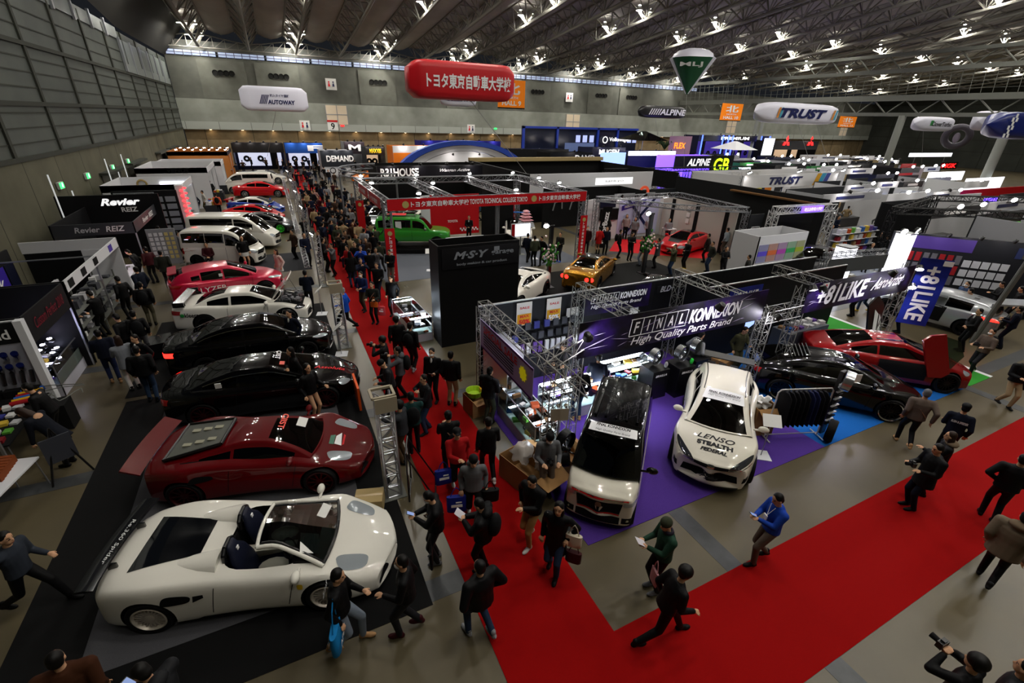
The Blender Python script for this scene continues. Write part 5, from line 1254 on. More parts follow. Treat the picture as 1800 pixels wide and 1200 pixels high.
# ------------------------------------------------------------------ the purple parts booth
pan_b = mat('booth_black','111114',.6)
t = thing('booth_partition','black back wall of the purple parts booth with sale posters','partition',(4.5,11,0))
for i in range(14):
    part('wall_panel',MB().b2((4.45+i*1.06,10.97,0),(4.45+i*1.06+1.05,11.03,2.7)),pan_b,t,world=True)
part('wall_panel',MB().b2((12.0,9.8,0),(12.05,10.97,2.7)),pan_b,t,world=True); part('wall_panel',MB().b2((12.0,9.75,0),(19.3,9.8,2.7)),pan_b,t,world=True); part('top_rail',MB().b2((4.45,10.96,2.7),(19.3,11.04,2.73)).b2((12,9.74,2.7),(19.3,9.81,2.73)),alu,t,world=True)
galaxy = mat('purple_banner','2a1648',.5)
N,L,b_ = nodes(galaxy); tc = N.new('ShaderNodeTexCoord'); nz = N.new('ShaderNodeTexNoise'); nz.inputs['Scale'].default_value = 1.1; nz.inputs['Detail'].default_value = 5; L.new(tc.outputs['Object'],nz.inputs['Vector'])
cr = N.new('ShaderNodeValToRGB'); e = cr.color_ramp.elements; e[0].position = .45; e[0].color = lin('06040c'); e[1].position = .86; e[1].color = lin('8a3a8a')
x_ = e.new(.56); x_.color = lin('160c30'); x_ = e.new(.7); x_.color = lin('2a1258'); L.new(nz.outputs['Fac'],cr.inputs[0]); L.new(cr.outputs[0],b_.inputs['Base Color'])
blueb = mat('blue_banner','1c2c8a',.5); noise_col(blueb,'18206a','2434a0',1.2,3)
starm = mat('streak_white','d8c8f0',.5)
def streaks(o,c,xd,ud,w,h,n,seed):
    r = random.Random(seed); mb = MB(); xd,ud = Vector(xd),Vector(ud); nn = xd.cross(ud)
    for i in range(n):
        a,b,L_,s = (r.random()-.5)*w*.9,(r.random()-.5)*h*.8,.2+.5*r.random(),r.uniform(-.2,.35)
        p = Vector(c)+xd*a+ud*b+nn*.012; d = (xd+ud*s).normalized()*L_/2; d2 = ud*.006
        if abs(a)+L_/2 < w/2 and abs(b)+abs(s*L_/2) < h/2: mb.add([p-d,p-d2,p+d,p+d2],[(0,1,2,3)])
    part('streak_pattern',mb,starm,o,world=True)
X1,Z1 = (1,0,0),(0,0,1)
def konn(o,c,w,xd=X1,ud=Z1):
    c = Vector(c); xd,ud = Vector(xd),Vector(ud)
    text('KONNEXION',c+xd*w*.245+ud*.1,xd,ud,white_l,o,w=w*.50,h=w*.10,shear=.25,bold=.035)
    for i,ch in enumerate('FINAL'):
        q = c-xd*(w*.455-w*.095*i)+ud*.1; text(ch,q,xd,ud,white_l,o,h=w*.075,w=(w*.020 if ch == 'I' else w*.045),shear=.2,bold=.02)
    R = w*.058; fr = MB()
    for i in range(6):
        a = c-xd*(w*.505-w*.095*i)+ud*.1; n_ = xd.cross(ud)*.008
        fr.tube(a-ud*R-xd*.015+n_,a+ud*R+xd*.03+n_,.009,n=4)
    for s in (-1,1): fr.tube(c-xd*(w*.505+.015*-s*.0)+ud*(.1+s*R)+xd*.008*s+n_,c-xd*w*.03+ud*(.1+s*R)+xd*.008*s+n_,.009,n=4)
    part('letter_frame',fr,white_l,o,world=True)
    text('High Quality Parts Brand',c-ud*w*.075+xd*-.1,xd,ud,white_l,o,w=w*.92,h=w*.068,shear=.3,bold=.012)
o,a_,b2_,n_ = sheet('banner','large purple galaxy banner with white lettering across the front of the purple booth','banner',(8.45,7.5,3.02),X1,Z1,6.1,.88,galaxy)
streaks(o,(8.45,7.5,3.02),X1,Z1,6.1,.88,26,4); konn(o,(8.7,7.5,3.0),3.7)
o,a_,b2_,n_ = sheet('banner','smaller blue and purple banner on the black back wall of the purple booth','banner',(9.2,10.9,2.3),X1,Z1,2.7,.8,galaxy); konn(o,(9.3,10.9,2.32),2.2)
o,a_,b2_,n_ = sheet('banner','purple banner reading +81LIKE with brush lettering above the blue carpet','banner',(16.0,7.45,2.95),X1,Z1,5.6,.9,galaxy); streaks(o,(16,7.45,2.95),X1,Z1,5.6,.9,20,8)
text('+81LIKE',(15.0,7.45,2.95),X1,Z1,white_l,o,w=2.5,h=.6,shear=.15,bold=.03); text('AeroArtist',(17.4,7.45,3.0),X1,(.25,0,1),white_l,o,w=1.7,h=.42,shear=.4,bold=.02); part('red_sun_flag',MB().b2((13.8,7.42,3.2),(14.1,7.435,3.36)),white_l,o,world=True); part('red_dot',MB().ell((13.95,7.41,3.28),(.05,.01,.05),10,6),red_l,o,world=True)
fx = Vector((.62,-.78,0)); fx.normalize()
o,a_,b2_,n_ = sheet('flag_banner','upright royal blue banner reading +81LIKE at the booth corner','banner',(18.95,7.0,2.55),fx,Z1,.85,2.3,blueb)
text('+81LIKE',(18.95,7.0,2.5),(0,0,-1),fx,white_l,o,w=1.9,h=.5,bold=.03); part('red_sun_flag',MB().slab(Vector((18.95,6.97,0))+fx*.15,Vector((18.95,6.97,0))+fx*.4,3.5,3.66,.02),white_l,o,world=True)
o,a_,b2_,n_ = sheet('banner','small blue +81LIKE banner on the black wall behind the lattice beam','banner',(13.7,9.7,2.2),X1,Z1,1.6,.7,blueb); text('+81LIKE',(13.7,9.7,2.2),X1,Z1,white_l,o,w=1.2,h=.4,shear=.1)
o,a_,b2_,n_ = sheet('wall_sign','small white brand lettering on the black storeroom wall','sign',(11.3,10.92,2.4),X1,Z1,.9,.25,pan_b); text('BLD+',(11.3,10.92,2.4),X1,Z1,silver_l,o,w=.6,h=.2,shear=.3)
fr = frame('banner_gantry','silver lattice frame carrying the banners of the purple booth','truss',[
    ('beam',(4.45,10.7,2.85),(4.45,5.9,2.85)),('post',(4.45,10.7,0),(4.45,10.7,2.8)),('post',(4.5,7.0,0),(4.5,7.0,2.8)),('beam',(4.5,7.25,2.85),(5.5,7.6,2.95)),
    ('post',(5.45,7.65,0),(5.45,7.65,3.4)),('beam',(7.55,10.7,3.0),(7.55,8.2,3.0)),('post',(7.55,10.7,0),(7.55,10.7,3.)),('post',(7.55,8.3,2.2),(7.55,8.3,3.)),('beam',(11.4,10.7,3.0),(11.4,7.8,3.0)),('post',(11.4,10.5,0),(11.4,10.5,3.)),
    ('post',(11.75,7.55,0),(11.75,7.55,2.9)),('beam',(11.6,7.6,2.6),(13.2,7.6,2.6),.34),('beam',(14.9,9.7,3.05),(14.9,7.7,3.05)),('post',(18.75,7.6,0),(18.75,7.6,3.4)),('post',(13.2,7.6,0),(13.2,7.6,3.3)),('post',(13.9,9.2,0),(13.9,9.2,1.4))],mat('lattice_silver','8e8e88',.4,.6),.28,.014,.007,step=.36)
for p,d,lb in (((5.5,7.3,3.2),(.5,.4,-.8),'round spotlight at the left end of the large purple banner'),((9.0,6.95,3.5),(0,.6,-1),'purple-tinged spotlight above the large purple banner'),((13.0,7.2,3.35),(-.1,-.4,-.6),'bright spotlight between the two purple banners'),((18.5,7.2,3.35),(-.4,-.3,-.6),'bright spotlight at the right end of the +81LIKE banner'),((18.4,7.15,2.75),(-.5,-.4,-.6),'lower spotlight beside the royal blue upright banner'),((13.4,7.15,3.3),(.2,-.3,-.8),'spotlight at the left end of the +81LIKE banner'),((16.3,6.95,3.5),(0,.6,-1),'spotlight above the middle of the +81LIKE banner'),((4.6,9.5,2.6),(-.3,.2,-.8),'spotlight inside the lattice above the sale sign'),((11.7,7.2,2.7),(-.5,.4,-.8),'spotlight on the lattice post beside the dancer in camouflage')):
    spot(p,d,lb,None,r=.11,e=mat('banner_spot_lens','ffffff',.4,emit=260.,ecol='f4f0ff'))
for i,(x,lb) in enumerate(((5.85,'left'),(6.85,'right'))):
    o,a_,b2_,n_ = sheet('sale_poster','%s white and yellow sale poster reading MAX 50%% on the black wall' % lb,'poster',(x,10.93,2.3),X1,Z1,.5,.72,mat('poster_white','e6e2dc',.6)); part('yellow_field',MB().b2((x-.23,10.915,1.97),(x+.23,10.92,2.3)),mat('poster_yellow','e0a818',.6),o,world=True)
    text('MAX',(x,10.91,2.24),X1,Z1,red_l,o,w=.3,h=.09); text('50%',(x,10.91,2.07),X1,Z1,red_l if i == 0 else white_l,o,w=.36,h=.15,bold=.04); text('SALE',(x,10.92,2.5),X1,Z1,red_l,o,w=.32,h=.07)
sheet('paper_notice','white paper notice right of the two sale posters','notice',(7.55,10.93,2.1),X1,Z1,.45,.3,MATS['paper'])
sheet('paper_notice','white paper notice under the small blue and purple banner','notice',(10.0,10.93,1.75),X1,Z1,.35,.3,MATS['paper'])
o,a_,b2_,n_ = sheet('hanging_sign','sale sign with a yellow star burst hung on the left lattice beam','sign',(4.28,8.95,2.2),(0,-1,0),Z1,3.0,.8,mat('sign_lilac','b8a8d8',.6))
part('purple_border',MB().b2((4.262,7.45,2.55),(4.268,10.4,2.6)).b2((4.262,7.45,1.8),(4.268,10.4,1.85)),mat('border_purple','4a1a6a',.5),o,world=True)
text('SPECIAL SALE',(4.272,9.2,2.4),(0,-1,0),Z1,red_l,o,w=2.,h=.2); part('star_burst',MB().add([(4.255,7.9+.2*(1 if i % 2 else .75)*math.cos(i*PI/10),2.25+.2*(1 if i % 2 else .75)*math.sin(i*PI/10)) for i in range(20)],[tuple(range(20))]),mat('burst_yellow','e6d818',.5,emit=.2),o,world=True)
for i in range(5): part('text_line',MB().b2((4.262,8.4,1.95+.075*i),(4.266,10.2,1.98+.075*i)),black_l,o,world=True)
# goods hung on the black wall
r = random.Random(5); n0 = 0
for row,(z,cnt,h) in enumerate(((1.9,9,.22),(1.55,10,.22),(1.15,14,.36))):
    for i in range(cnt):
        x = 5.0+i*(2.9/cnt)+r.uniform(-.02,.02); c = ('202126','46484e','202126','3a3f8a')[r.randrange(4)] if row < 2 else ('e0e0e0','c8c8cc','6a4a9a','e0e0e0')[r.randrange(4)]
        solo('hanging_pack',MB().box((x,10.9,z),(.18 if row < 2 else .13,.06,h)),mat('goods_'+c),'small %s packaged part hung in the %s row on the black booth wall' % (GW[c],('top','middle','bottom')[row]),'merchandise','packs on the black booth wall, %s %s' % (GW[c],row))
rack = thing('goods_shelf','white shelf rack of small goods behind the sale sign','shelf',(4.75,9.9,0))
part('frame',MB().b2((4.5,9.2,0),(4.52,10.8,2.1)).b2((4.95,9.2,0),(4.97,10.8,2.1)),alu,rack,world=True)
for z in (.5,.95,1.4,1.85): part('shelf_board',MB().b2((4.52,9.2,z),(4.95,10.8,z+.02)),whitep,rack,world=True)
ZONE[:] = ['on the white shelf rack behind the sale sign','goods on the rack of the purple booth']
for z in (.52,.97,1.42):
    for i in range(7): goods((4.74,9.35+.2*i,z),(.2,.13,.12+.16*r.random()),r)
ZONE[:] = ['on or in the lit glass counters of the purple booth','goods on the counters of the purple booth']
showcase((4.75,8.55,0),(.62,2.1,.98),0,'lit glass showcase nearest the red aisle with steering wheels inside',items=20,seed=2)
showcase((6.45,8.9,0),(2.0,.62,.98),0,'lit glass showcase in the middle of the purple booth counter',items=18,seed=3)
showcase((8.55,9.3,0),(1.7,.62,.98),0,'lit glass showcase at the right end of the purple booth counter',items=15,seed=4)
def wheel_thing(p,rz,tilt,label,rw=.23,m=rim_b,tyre=True,group=None,style='ten'):
    t = thing('alloy_wheel',label,'wheel',p,rz,group); tm_,rm_,bm_ = wheel_meshes(.30,.2,rw,style,m)
    for me,n in ((rm_,'rim'),)+(((tm_,'tyre'),) if tyre else ()): o = link(n,me,t)
    t.rotation_euler = (tilt,0,rz); return t
for y in (7.85,8.3):
    t = thing('steering_wheel','black steering wheel lying in the lit showcase, %s one' % ('front' if y < 8 else 'rear'),'steering wheel',(4.75,y,.36)); part('ring',MB().lathe([(.15,0),(.17,.02),(.19,0),(.17,-.02),(.15,0)],18),black_s,t,180); part('spokes',MB().box((0,0,0),(.3,.03,.015)).box((0,-.08,0),(.03,.16,.015)),steel,t)
for i,(x,y,z,lb) in enumerate(((9.15,8.75,.95,'left'),(9.95,8.55,1.0,'middle'),(10.75,8.7,1.0,'right'))):
    t = box_thing('display_plinth','%s black plinth with white lettering in the purple booth' % lb,'plinth',(x,y,z/2),(.62,.6,z),black_s); text('BRAILLA',(x-.02,y-.31,z-.14),X1,Z1,white_l,t,w=.42,h=.07,shear=.3)
    wheel_thing((x,y+.05,z+.31),.15,0.,'alloy wheel with black spokes standing on the %s black plinth' % lb,rw=.24,m=rim_s,tyre=False)
    solo('caliper',MB().ell((x+.24,y-.18,z+.10),(.06,.05,.10),10,7),mat('caliper_green','2ae04a',.4) if i == 1 else GOODS[1],'%s brake part beside the wheel on the %s black plinth' % ('bright green' if i == 1 else 'pale',lb),'brake caliper')
# wheels and boards tied to the lattice post
for i,(dx,z,lb) in enumerate(((.28,1.05,'lower right'),(-.2,.95,'lower left'),(.25,.62,'bottom'))):
    wheel_thing((4.5+dx,6.75,z),.3+.5*i,0,'black ring-shaped wheel tied to the lattice post, %s one' % lb,tyre=False,m=rim_b,rw=.24)
o,*_ = sheet('price_board','white board leaning at the foot of the lattice post','notice',(4.25,6.55,.95),(.8,-.6,0),(.3,.3,.9),.55,.36,MATS['paper'])
sheet('price_board','cream price board fixed to the upper lattice post','notice',(4.6,6.8,1.75),(.9,-.3,0),Z1,.4,.3,mat('cream_board','b8ae98',.7))
carton((4.02,6.95,0),(.8,1.15,.62),.28,'large brown cardboard box of plastic bags beside the red carpet')
bagm = mat('plastic_bag','c8c0b8',.25); nn_ = nodes(bagm)[2]; nn_.inputs['Alpha'].default_value = .55
for i,(x,y,z) in enumerate(((3.95,7.2,.75),(4.25,6.7,.72))): solo('plastic_bag',crumple((x,y,z-.1),(.24,.28,.22),i),bagm,'clear plastic bag bulging from the large brown box, %s one' % ('rear' if i == 0 else 'front'),'bag',None,180)
carton((5.15,7.0,0),(.55,.8,.5),.1,'open cardboard box behind the lattice post on the purple carpet')
carton((4.0,10.0,0),(.62,.55,.55),.15,'cardboard box with green and orange tubs at the aisle corner')
solo('plastic_tub',MB().lathe([(0,0),(.2,0),(.24,.16),(.22,.16),(.18,.03),(0,.03)],14,Matrix.Translation((3.92,10.05,.52))),mat('tub_green','9ac020',.4),'lime green tub in the cardboard box at the aisle corner','tub')
box_thing('plastic_tub','orange tub on the cardboard box at the aisle corner','tub',(4.2,9.95,.64),(.26,.2,.18),mat('tub_orange','d88a10',.4))
carton((12.3,8.9,0),(.6,.5,.5),.2,'closed cardboard box by the dark screen on the blue carpet',False)
carton((13.4,8.3,.0),(.5,.45,.9),-.1,'tall closed cardboard box beside the red coupe',False)
t = thing('monitor','wall screen showing a pale sky picture above the blue carpet','screen',(13.1,8.9,1.75)); part('bezel',MB().box((0,0,0),(1.0,.06,.6)),black_s,t); part('screen',MB().box((0,-.035,0),(.94,.01,.54)),scr_b,t); t.rotation_euler = (0,0,.35)
# clothes rail, wheel display, sign beside the white crossover
t = thing('clothes_rail','white clothes rail with dark jackets beside the white crossover','clothes rail',(11.15,5.55,0),-.35)
part('rail_frame',MB().path([(-.75,0,.05),(-.75,0,1.42),(-.68,0,1.5),(.68,0,1.5),(.75,0,1.42),(.75,0,.05)],.018,8).tube((-.75,-.25,.05),(-.75,.25,.05),.018).tube((.75,-.25,.05),(.75,.25,.05),.018).tube((-.75,0,.12),(.75,0,.12),.014),mat('rail_white','c8c8c4',.4),t,60)
for i in range(9):
    k = thing('jacket','%s jacket hanging on the white clothes rail, number %d from the left' % ('navy blue' if i in (5,6) else 'black',i+1),'jacket',Matrix.LocRotScale(t.location,t.rotation_euler,None) @ Vector((-.5+.13*i,0,1.46)),t.rotation_euler.z,'jackets on the rail')
    part('garment',MB().loft([[(.035*math.cos(a),.24*s*math.sin(a),z) for a in [2*PI*q/10 for q in range(10)]] for s,z in ((.3,-.05),(.9,-.14),(1.05,-.45),(1.1,-.95))]),cloth('12183a' if i in (5,6) else '0c0c0f'),k,60); part('hanger',MB().path([(0,0,.06),(0,0,-.04),(0,.2,-.12)],.006,4),steel,k)
text('LENSO',(11.15+.72,5.2,.9),(.5,-.86,0),Z1,silver_l,k,w=.3,h=.06) if False else None
carton((10.55,6.15,0),(.6,.5,.85),-.3,'brown cardboard box holding white paper behind the clothes rail')
solo('paper_wrap',crumple((10.6,6.2,.86),(.24,.2,.16),5),mat('wrap_white','d8d8d4',.8),'crumpled white wrapping paper in the brown box','paper',None,60)
t = thing('wheel_tower','black display tower with a row of wheel samples beside the clothes rail','display stand',(12.15,5.35,0)); part('column',MB().b2((-.10,-.05,0),(.10,.05,1.9)),black_s,t)
for i in range(12): part('sample_fin',MB().box((.02,-.07,.35+.11*i),(.3,.05,.03)),silver_l if i % 2 else black_m,t)
wheel_thing((12.0,5.15,1.75),.5,.1,'chrome five-spoke wheel hung at the top of the display tower',rw=.26,m=rim_s,tyre=False,style='five')
wheel_thing((11.95,5.05,.32),.4,0,'black multi-spoke wheel standing at the foot of the display tower',rw=.24,m=rim_s,style='multi')
o,*_ = sheet('price_board','white price card on top of the display tower','notice',(12.35,5.15,1.75),(.9,-.4,0),Z1,.3,.22,MATS['paper'])
post_sign((9.75,5.35,.012),-2.2,'white sign stand on the purple carpet right of the white crossover')
# ------------------------------------------------------------------ the tall black garage booth
t = thing('booth_tower','tall black booth box with grey M S Y garage lettering','booth',(5.8,14.6,0))
for nm,a,b in (('front_wall',(4.3,14.15,0),(7.27,14.2,3.65)),('back_wall',(4.3,15.1,0),(7.27,15.15,3.65)),('left_wall',(4.3,14.2,0),(4.35,15.1,3.65)),('right_wall',(7.22,14.2,0),(7.27,15.1,3.65)),('header_banner',(4.42,14.12,2.85),(7.22,14.15,3.55))): part(nm,MB().b2(a,b),mat('tower_black','0c0c0e',.55) if nm != 'header_banner' else mat('vinyl_black','141416',.3),t,world=True)
gl = mat('lettering_grey','8a9098',.4)
text('M·S·Y',(5.45,14.12,3.3),X1,Z1,gl,t,w=1.25,h=.26,shear=.3,bold=.04); text('garage',(6.6,14.12,3.27),X1,Z1,gl,t,w=.85,h=.17,bold=.02); text('body making & car product',(5.85,14.12,2.99),X1,Z1,gl,t,w=1.85,h=.11)
part('checkered_flag_mark',MB().b2((6.28,14.10,3.36),(6.48,14.11,3.5)),gl,t,world=True)
ZONE[:] = ['in the low glass showcase beside the tall black booth','goods in the low showcase']
showcase((3.75,16.1,0),(.8,2.4,.9),.06,'low glass showcase beside the tall black booth',items=12,seed=9)
for i,(p,lb) in enumerate((((966,400),'left'),((1145,372),'right'))):
    q = (G(963,505),G(1125,490))[i] if i == 0 else G(1130,480); h = 3.0 if i == 0 else 3.2
    t = thing('lamp_post','%s black lamp post with a flower bouquet near the gold sedan' % lb,'lamp post',(q.x,q.y,0)); part('post',MB().box((0,0,h/2),(.16,.16,h)),black_s,t); part('base',MB().box((0,0,.02),(.5,.5,.04)),black_s,t); part('arm',MB().box((-.15,0,h),(.6,.08,.08)),black_s,t)
    spot((q.x-.35,q.y-.1,h+.05),(-.3,-.8,-.5),'bright spotlight on the %s black lamp post' % lb,None,r=.13)
    f = thing('flower_bouquet','green and pale pink flower bouquet tied to the %s black lamp post' % lb,'flowers',(q.x-.1,q.y-.16,1.75)); rr = random.Random(i)
    lv,fl = MB(),MB()
    for _ in range(46):
        c = Vector((rr.gauss(0,.2),rr.gauss(-.05,.1),rr.gauss(0,.26))); lv.ell(c,(.07,.03,.09),6,4)
    part('leaves',lv,mat('leaf_green','2f6a22',.6),f)
    for _ in range(26):
        c = Vector((rr.gauss(0,.22),rr.gauss(-.14,.07),rr.gauss(-.05,.25))); fl.ell(c,(.055,.05,.055),7,5)
    part('blossoms',fl,mat('blossom_pink','dcc0c0',.6),f)
t = thing('rope_barrier','white rope barrier behind the black back wall','barrier',(7.5,13.2,0))
for x in (5.8,7.6,9.8): part('stanchion',MB().tube((x,13.2,0),(x,13.2,2.95 if False else 1.0),.02).ell((x,13.2,1.02),(.04,)*3,8,6).lathe([(0,0),(.16,0),(.14,.03),(0,.04)],12,Matrix.Translation((x,13.2,0))),alu,t,world=True)
part('rope',MB().path([(5.8+.2*i,13.2,.95-.22*math.sin(PI*((.2*i) % 1.9)/1.9)) for i in range(21)],.015,5),mat('rope_white','c8c4b8',.8),t,world=True)
# ------------------------------------------------------------------ lattice posts and signs along the left row of cars
for i,(y,h) in enumerate(((7.85,2.5),(15.6,2.3),(22.6,2.4),(30.,2.4),(36.5,2.4),(43.,2.4),(50.,2.4))):
    t = thing('lattice_post','silver lattice post on the car side of the red carpet, %s from the camera' % nth[i],'truss',(1.15,y,0),0,'lattice posts by the car row'); part('post',MB().truss((0,0,.02),(0,0,h),.3,.025,.013,.3),alu,t); part('base_plate',MB().box((0,0,.01),(.5,.5,.02)),steel,t)
    if i < 2:
        part('top_frame',MB().path([(-.22,-.16,h+.05),(.2,-.16,h+.05),(.2,.2,h+.05),(-.22,.2,h+.05),(-.22,-.16,h+.05)],.035,4),mat('cream_box','a89e88',.6),t); part('tilted_board',MB().box((0,-.3,h-.05),(.42,.03,.32)),mat('cream_box'),t)
    else: spot((1.0,y,h+.1),(-.6,-.3,-.7),'spotlight on the %s lattice post beside the car row' % nth[i],'spotlights on the row posts',r=.1)
    if 2 <= i:
        b = frame('lattice_beam','low silver lattice rail between the lattice posts, %s stretch' % nth[i-2],'truss',[('beam',(.6,y+.3,1.0),(.6,y+5.6,1.0))],alu,.22,.016,.008,'lattice rails by the car row')
t = thing('easel','black folding stand behind the first lattice post','stand',(1.5,7.75,0),-.3); part('stand_frame',MB().path([(0,-.35,.02),(.0,-.3,1.25),(0,.3,1.25),(0,.35,.02)],.02,6).path([(.55,-.35,.02),(0,-.3,1.2)],.018,6).path([(.55,.35,.02),(0,.3,1.2)],.018,6).tube((.55,-.35,.05),(.55,.35,.05),.016).tube((0,-.35,.05),(0,.35,.05),.016),black_s,t)
carton((.62,7.62,.008),(.55,.4,.32),-.3,'pale closed cardboard box in front of the dark red coupe',False,mat('pale_card','b09a6c',.8))
t = box_thing('sign_board','orange sign board leaning at the nose of the black coupe','sign',(1.02,11.6,.45),(.06,.9,.7),mat('board_orange','e0561c',.5)); text('FOR YOU',(.98,11.6,.6),(0,-1,0),Z1,black_l,t,w=.6,h=.14)
post_sign((.75,19.0,0),2.9,'white sign stand in front of the white coupe with the open bonnet'); post_sign((1.0,15.0,0),2.9,'white sign stand at the nose of the black sedan')
for i,y in enumerate((20.1,20.5)): solo('stool',MB().lathe([(0,.44),(.16,.44),(.17,.47),(0,.5)],14,Matrix.Translation((.35,y,0))).tube((.35,y,0),(.35,y,.45),.02).lathe([(0,0),(.15,0),(.14,.02),(0,.03)],12,Matrix.Translation((.35,y,0))),whitep,'white round stool near the pink-red crossover, %s one' % ('front' if i == 0 else 'rear'),'stool')
box_thing('seat_block','carbon-black engine cover lying behind the white coupe','cover',(-4.4,17.3,.3),(.7,.8,.5),MATS['carbon_black'],.2)
# ------------------------------------------------------------------ booths along the left wall
def open_booth(name,label,x0,x1,y0,y1,h,wallm,fasm,fh=.35,back=True,sides=(1,1),front=True,south=False):
    """stand with its open front on the aisle side (x1)"""
    t = thing(name,label,'booth',((x0+x1)/2,(y0+y1)/2,0))
    if back: part('back_wall',MB().b2((x0,y0,0),(x0+.05,y1,h)),wallm,t,world=True)
    if sides[0]: part('side_wall',MB().b2((x0,y0,0),(x1,y0+.05,h)),wallm,t,world=True)
    if sides[1]: part('side_wall',MB().b2((x0,y1-.05,0),(x1,y1,h)),wallm,t,world=True)
    if front: part('fascia',MB().b2((x1-.04,y0,h-fh),(x1,y1,h)),fasm,t,world=True)
    if south: part('fascia',MB().b2((x0,y0,h-fh),(x1,y0+.04,h)),fasm,t,world=True)
    m = max(2,int((y1-y0)/3)+1)
    for i in range(m): y = y0+.03+(y1-y0-.06)*i/(m-1); part('post',MB().b2((x1-.05,y-.025,0),(x1,y+.025,h)),alu,t,world=True)
    return t
TY = (0,1,0); YN = (0,-1,0)
# pegboard stand
t = open_booth('parts_booth','left booth with a white pegboard wall of steering wheels and mufflers',-9.15,-6.2,11.6,14.4,2.7,whitep,pan_b,sides=(0,1),front=False)
part('header',MB().b2((-9.1,14.28,2.15),(-6.25,14.34,2.68)),pan_b,t,world=True); text('Custom Brand',(-7.4,14.27,2.4),X1,Z1,white_l,t,w=1.9,h=.26,bold=.02)
peg = mat('pegboard','a8a8b4',.6); part('pegboard',MB().b2((-9.1,14.30,.5),(-6.3,14.33,2.15)),peg,t,world=True); part('corner_post',MB().b2((-6.28,14.2,0),(-6.12,14.4,2.72)),whitep,t,world=True)
for i,(x,z) in enumerate(((-7.95,1.75),(-7.45,1.45),(-7.9,1.2),(-8.4,1.6))):
    k = thing('steering_wheel','black steering wheel hung on the white pegboard, %s from the right' % ('second','first','third','fourth')[i],'steering wheel',(x,14.24,z)); T = Matrix.Rotation(PI/2,4,'X')
    part('ring',MB().lathe([(.17,-.015),(.19,0),(.17,.015),(.155,0),(.17,-.015)],20,T),black_s,k,180); part('spokes',MB().box((0,0,0),(.3,.02,.04)).box((0,0,-.08),(.04,.02,.16)),steel,k)
r = random.Random(11); tip = mat('burnt_titanium','2a3a9a',.2,.9)
for j in range(2):
    for i in range(4):
        x,z = -7.1+.2*i,1.85-.32*j; k = thing('muffler_tip','chrome muffler tip with blue end on the pegboard, %s row, %s from the left' % (('upper','lower')[j],nth[i]),'muffler',(x,14.2,z)); part('pipe',MB().tube((0,.06,-.1),(.03,-.05,.05),.055,.065,12),chrome,k,60); part('tip',MB().tube((.03,-.05,.05),(.045,-.1,.11),.068,.07,12),tip,k,60)
for i in range(6): solo('damper',MB().tube((-7.3+.18*i,14.2,1.1),(-7.25+.18*i,14.2,1.42),.045,n=10),black_s,'black tube hung low on the white pegboard, %s from the left' % nth[i],'car part')
for i in range(3): solo('engine_mount',MB().box((-7.2+.36*i,14.15,.85),(.3,.18,.26)),black_m,'black boxed unit at the foot of the pegboard, %s from the left' % nth[i],'car part')
def table(name,label,c,d,m,legm=alu,rz=0):
    t = thing(name,label,'table',(c[0],c[1],0),rz); part('table_top',MB().box((0,0,c[2]),(d[0],d[1],.035)),m,t)
    for sx in (-1,1):
        for sy in (-1,1): part('leg',MB().tube((sx*(d[0]/2-.06),sy*(d[1]/2-.06),c[2]),(sx*(d[0]/2-.03),sy*(d[1]/2-.03),0),.014,n=6),legm,t)
    return t
table('display_table','black table of small parts below the pegboard wall',(-6.9,12.9,.78),(1.5,2.3),black_m)
ZONE[:] = ['on the black table below the pegboard wall','goods on the black pegboard table']
for i in range(34): goods((-7.55+.2*(i % 7),11.95+.38*(i//7),.80),(.14,.18,.03+.07*r.random()),r)
for i,c in enumerate(('a01820','d0a020','2a5ab0','a01820','d0a020','2a5ab0')): solo('cloth_roll',MB().tube((-6.7,13.55+.12*i,.88),(-6.25,13.6+.12*i,.9),.055,n=10),mat('roll_'+c,c,.7),'%s cloth roll at the end of the black table, %s of two' % ({'a': 'red','d': 'yellow','2': 'blue'}[c[0]],'front' if i < 3 else 'rear'),'cloth roll')
solo('wire_rack',MB().path([(-6.0+.1*i*math.cos(i),13.6+.07*i,.9+.05*math.sin(i*1.7)) for i in range(10)],.012,5).path([(-6.1+.08*i,13.5+.05*i*math.sin(i),1.0-.02*i) for i in range(10)],.012,5),steel,'tangle of bent wire brackets sticking out of the pegboard booth','car part')
box_thing('side_table','black low table at the corner of the pegboard booth','table',(-5.95,13.6,.36),(.5,.5,.7),black_m)
c0 = G(28,845,.7)
t = table('folding_table','white folding table of books at the left edge of the picture',(c0.x-.35,c0.y-.1,.7),(.62,1.8),whitep,alu,-.2)
for i in range(3):
    for j in range(4): solo('book',MB().box((c0.x-.42+.0*i,c0.y-.55+.22*i,.735+.03*j),(.26,.19,.028),rz=-.2+.03*j),mat('book_'+('white','pale','blue')[i],('d8d8d8','b8c4d0','7a9ac0')[i],.6),'%s book, %s from the top of its stack on the white folding table' % (('white','pale blue-grey','light blue')[i],nth[3-j]),'book')
for i in range(7): solo('boxed_kit',MB().box((c0.x-.4,c0.y+.12+.1*i,.8),(.4,.08,.16),rz=-.2),mat('kit_orange','7a3a14',.6),'dark orange-topped box on the white folding table, %s from the camera' % nth[i],'box')
t = thing('easel','black sign easel behind the white folding table','easel',(c0.x+.5,c0.y+.7,0),.5); part('easel_frame',MB().tube((-.35,0,0),(0,.1,1.3),.022).tube((.35,0,0),(0,.1,1.3),.022).tube((0,.6,0),(0,.1,1.3),.02),black_s,t); part('sign_panel',MB().box((0,.05,.8),(.5,.03,.6)),mat('easel_sign','3a3c44',.4),t)
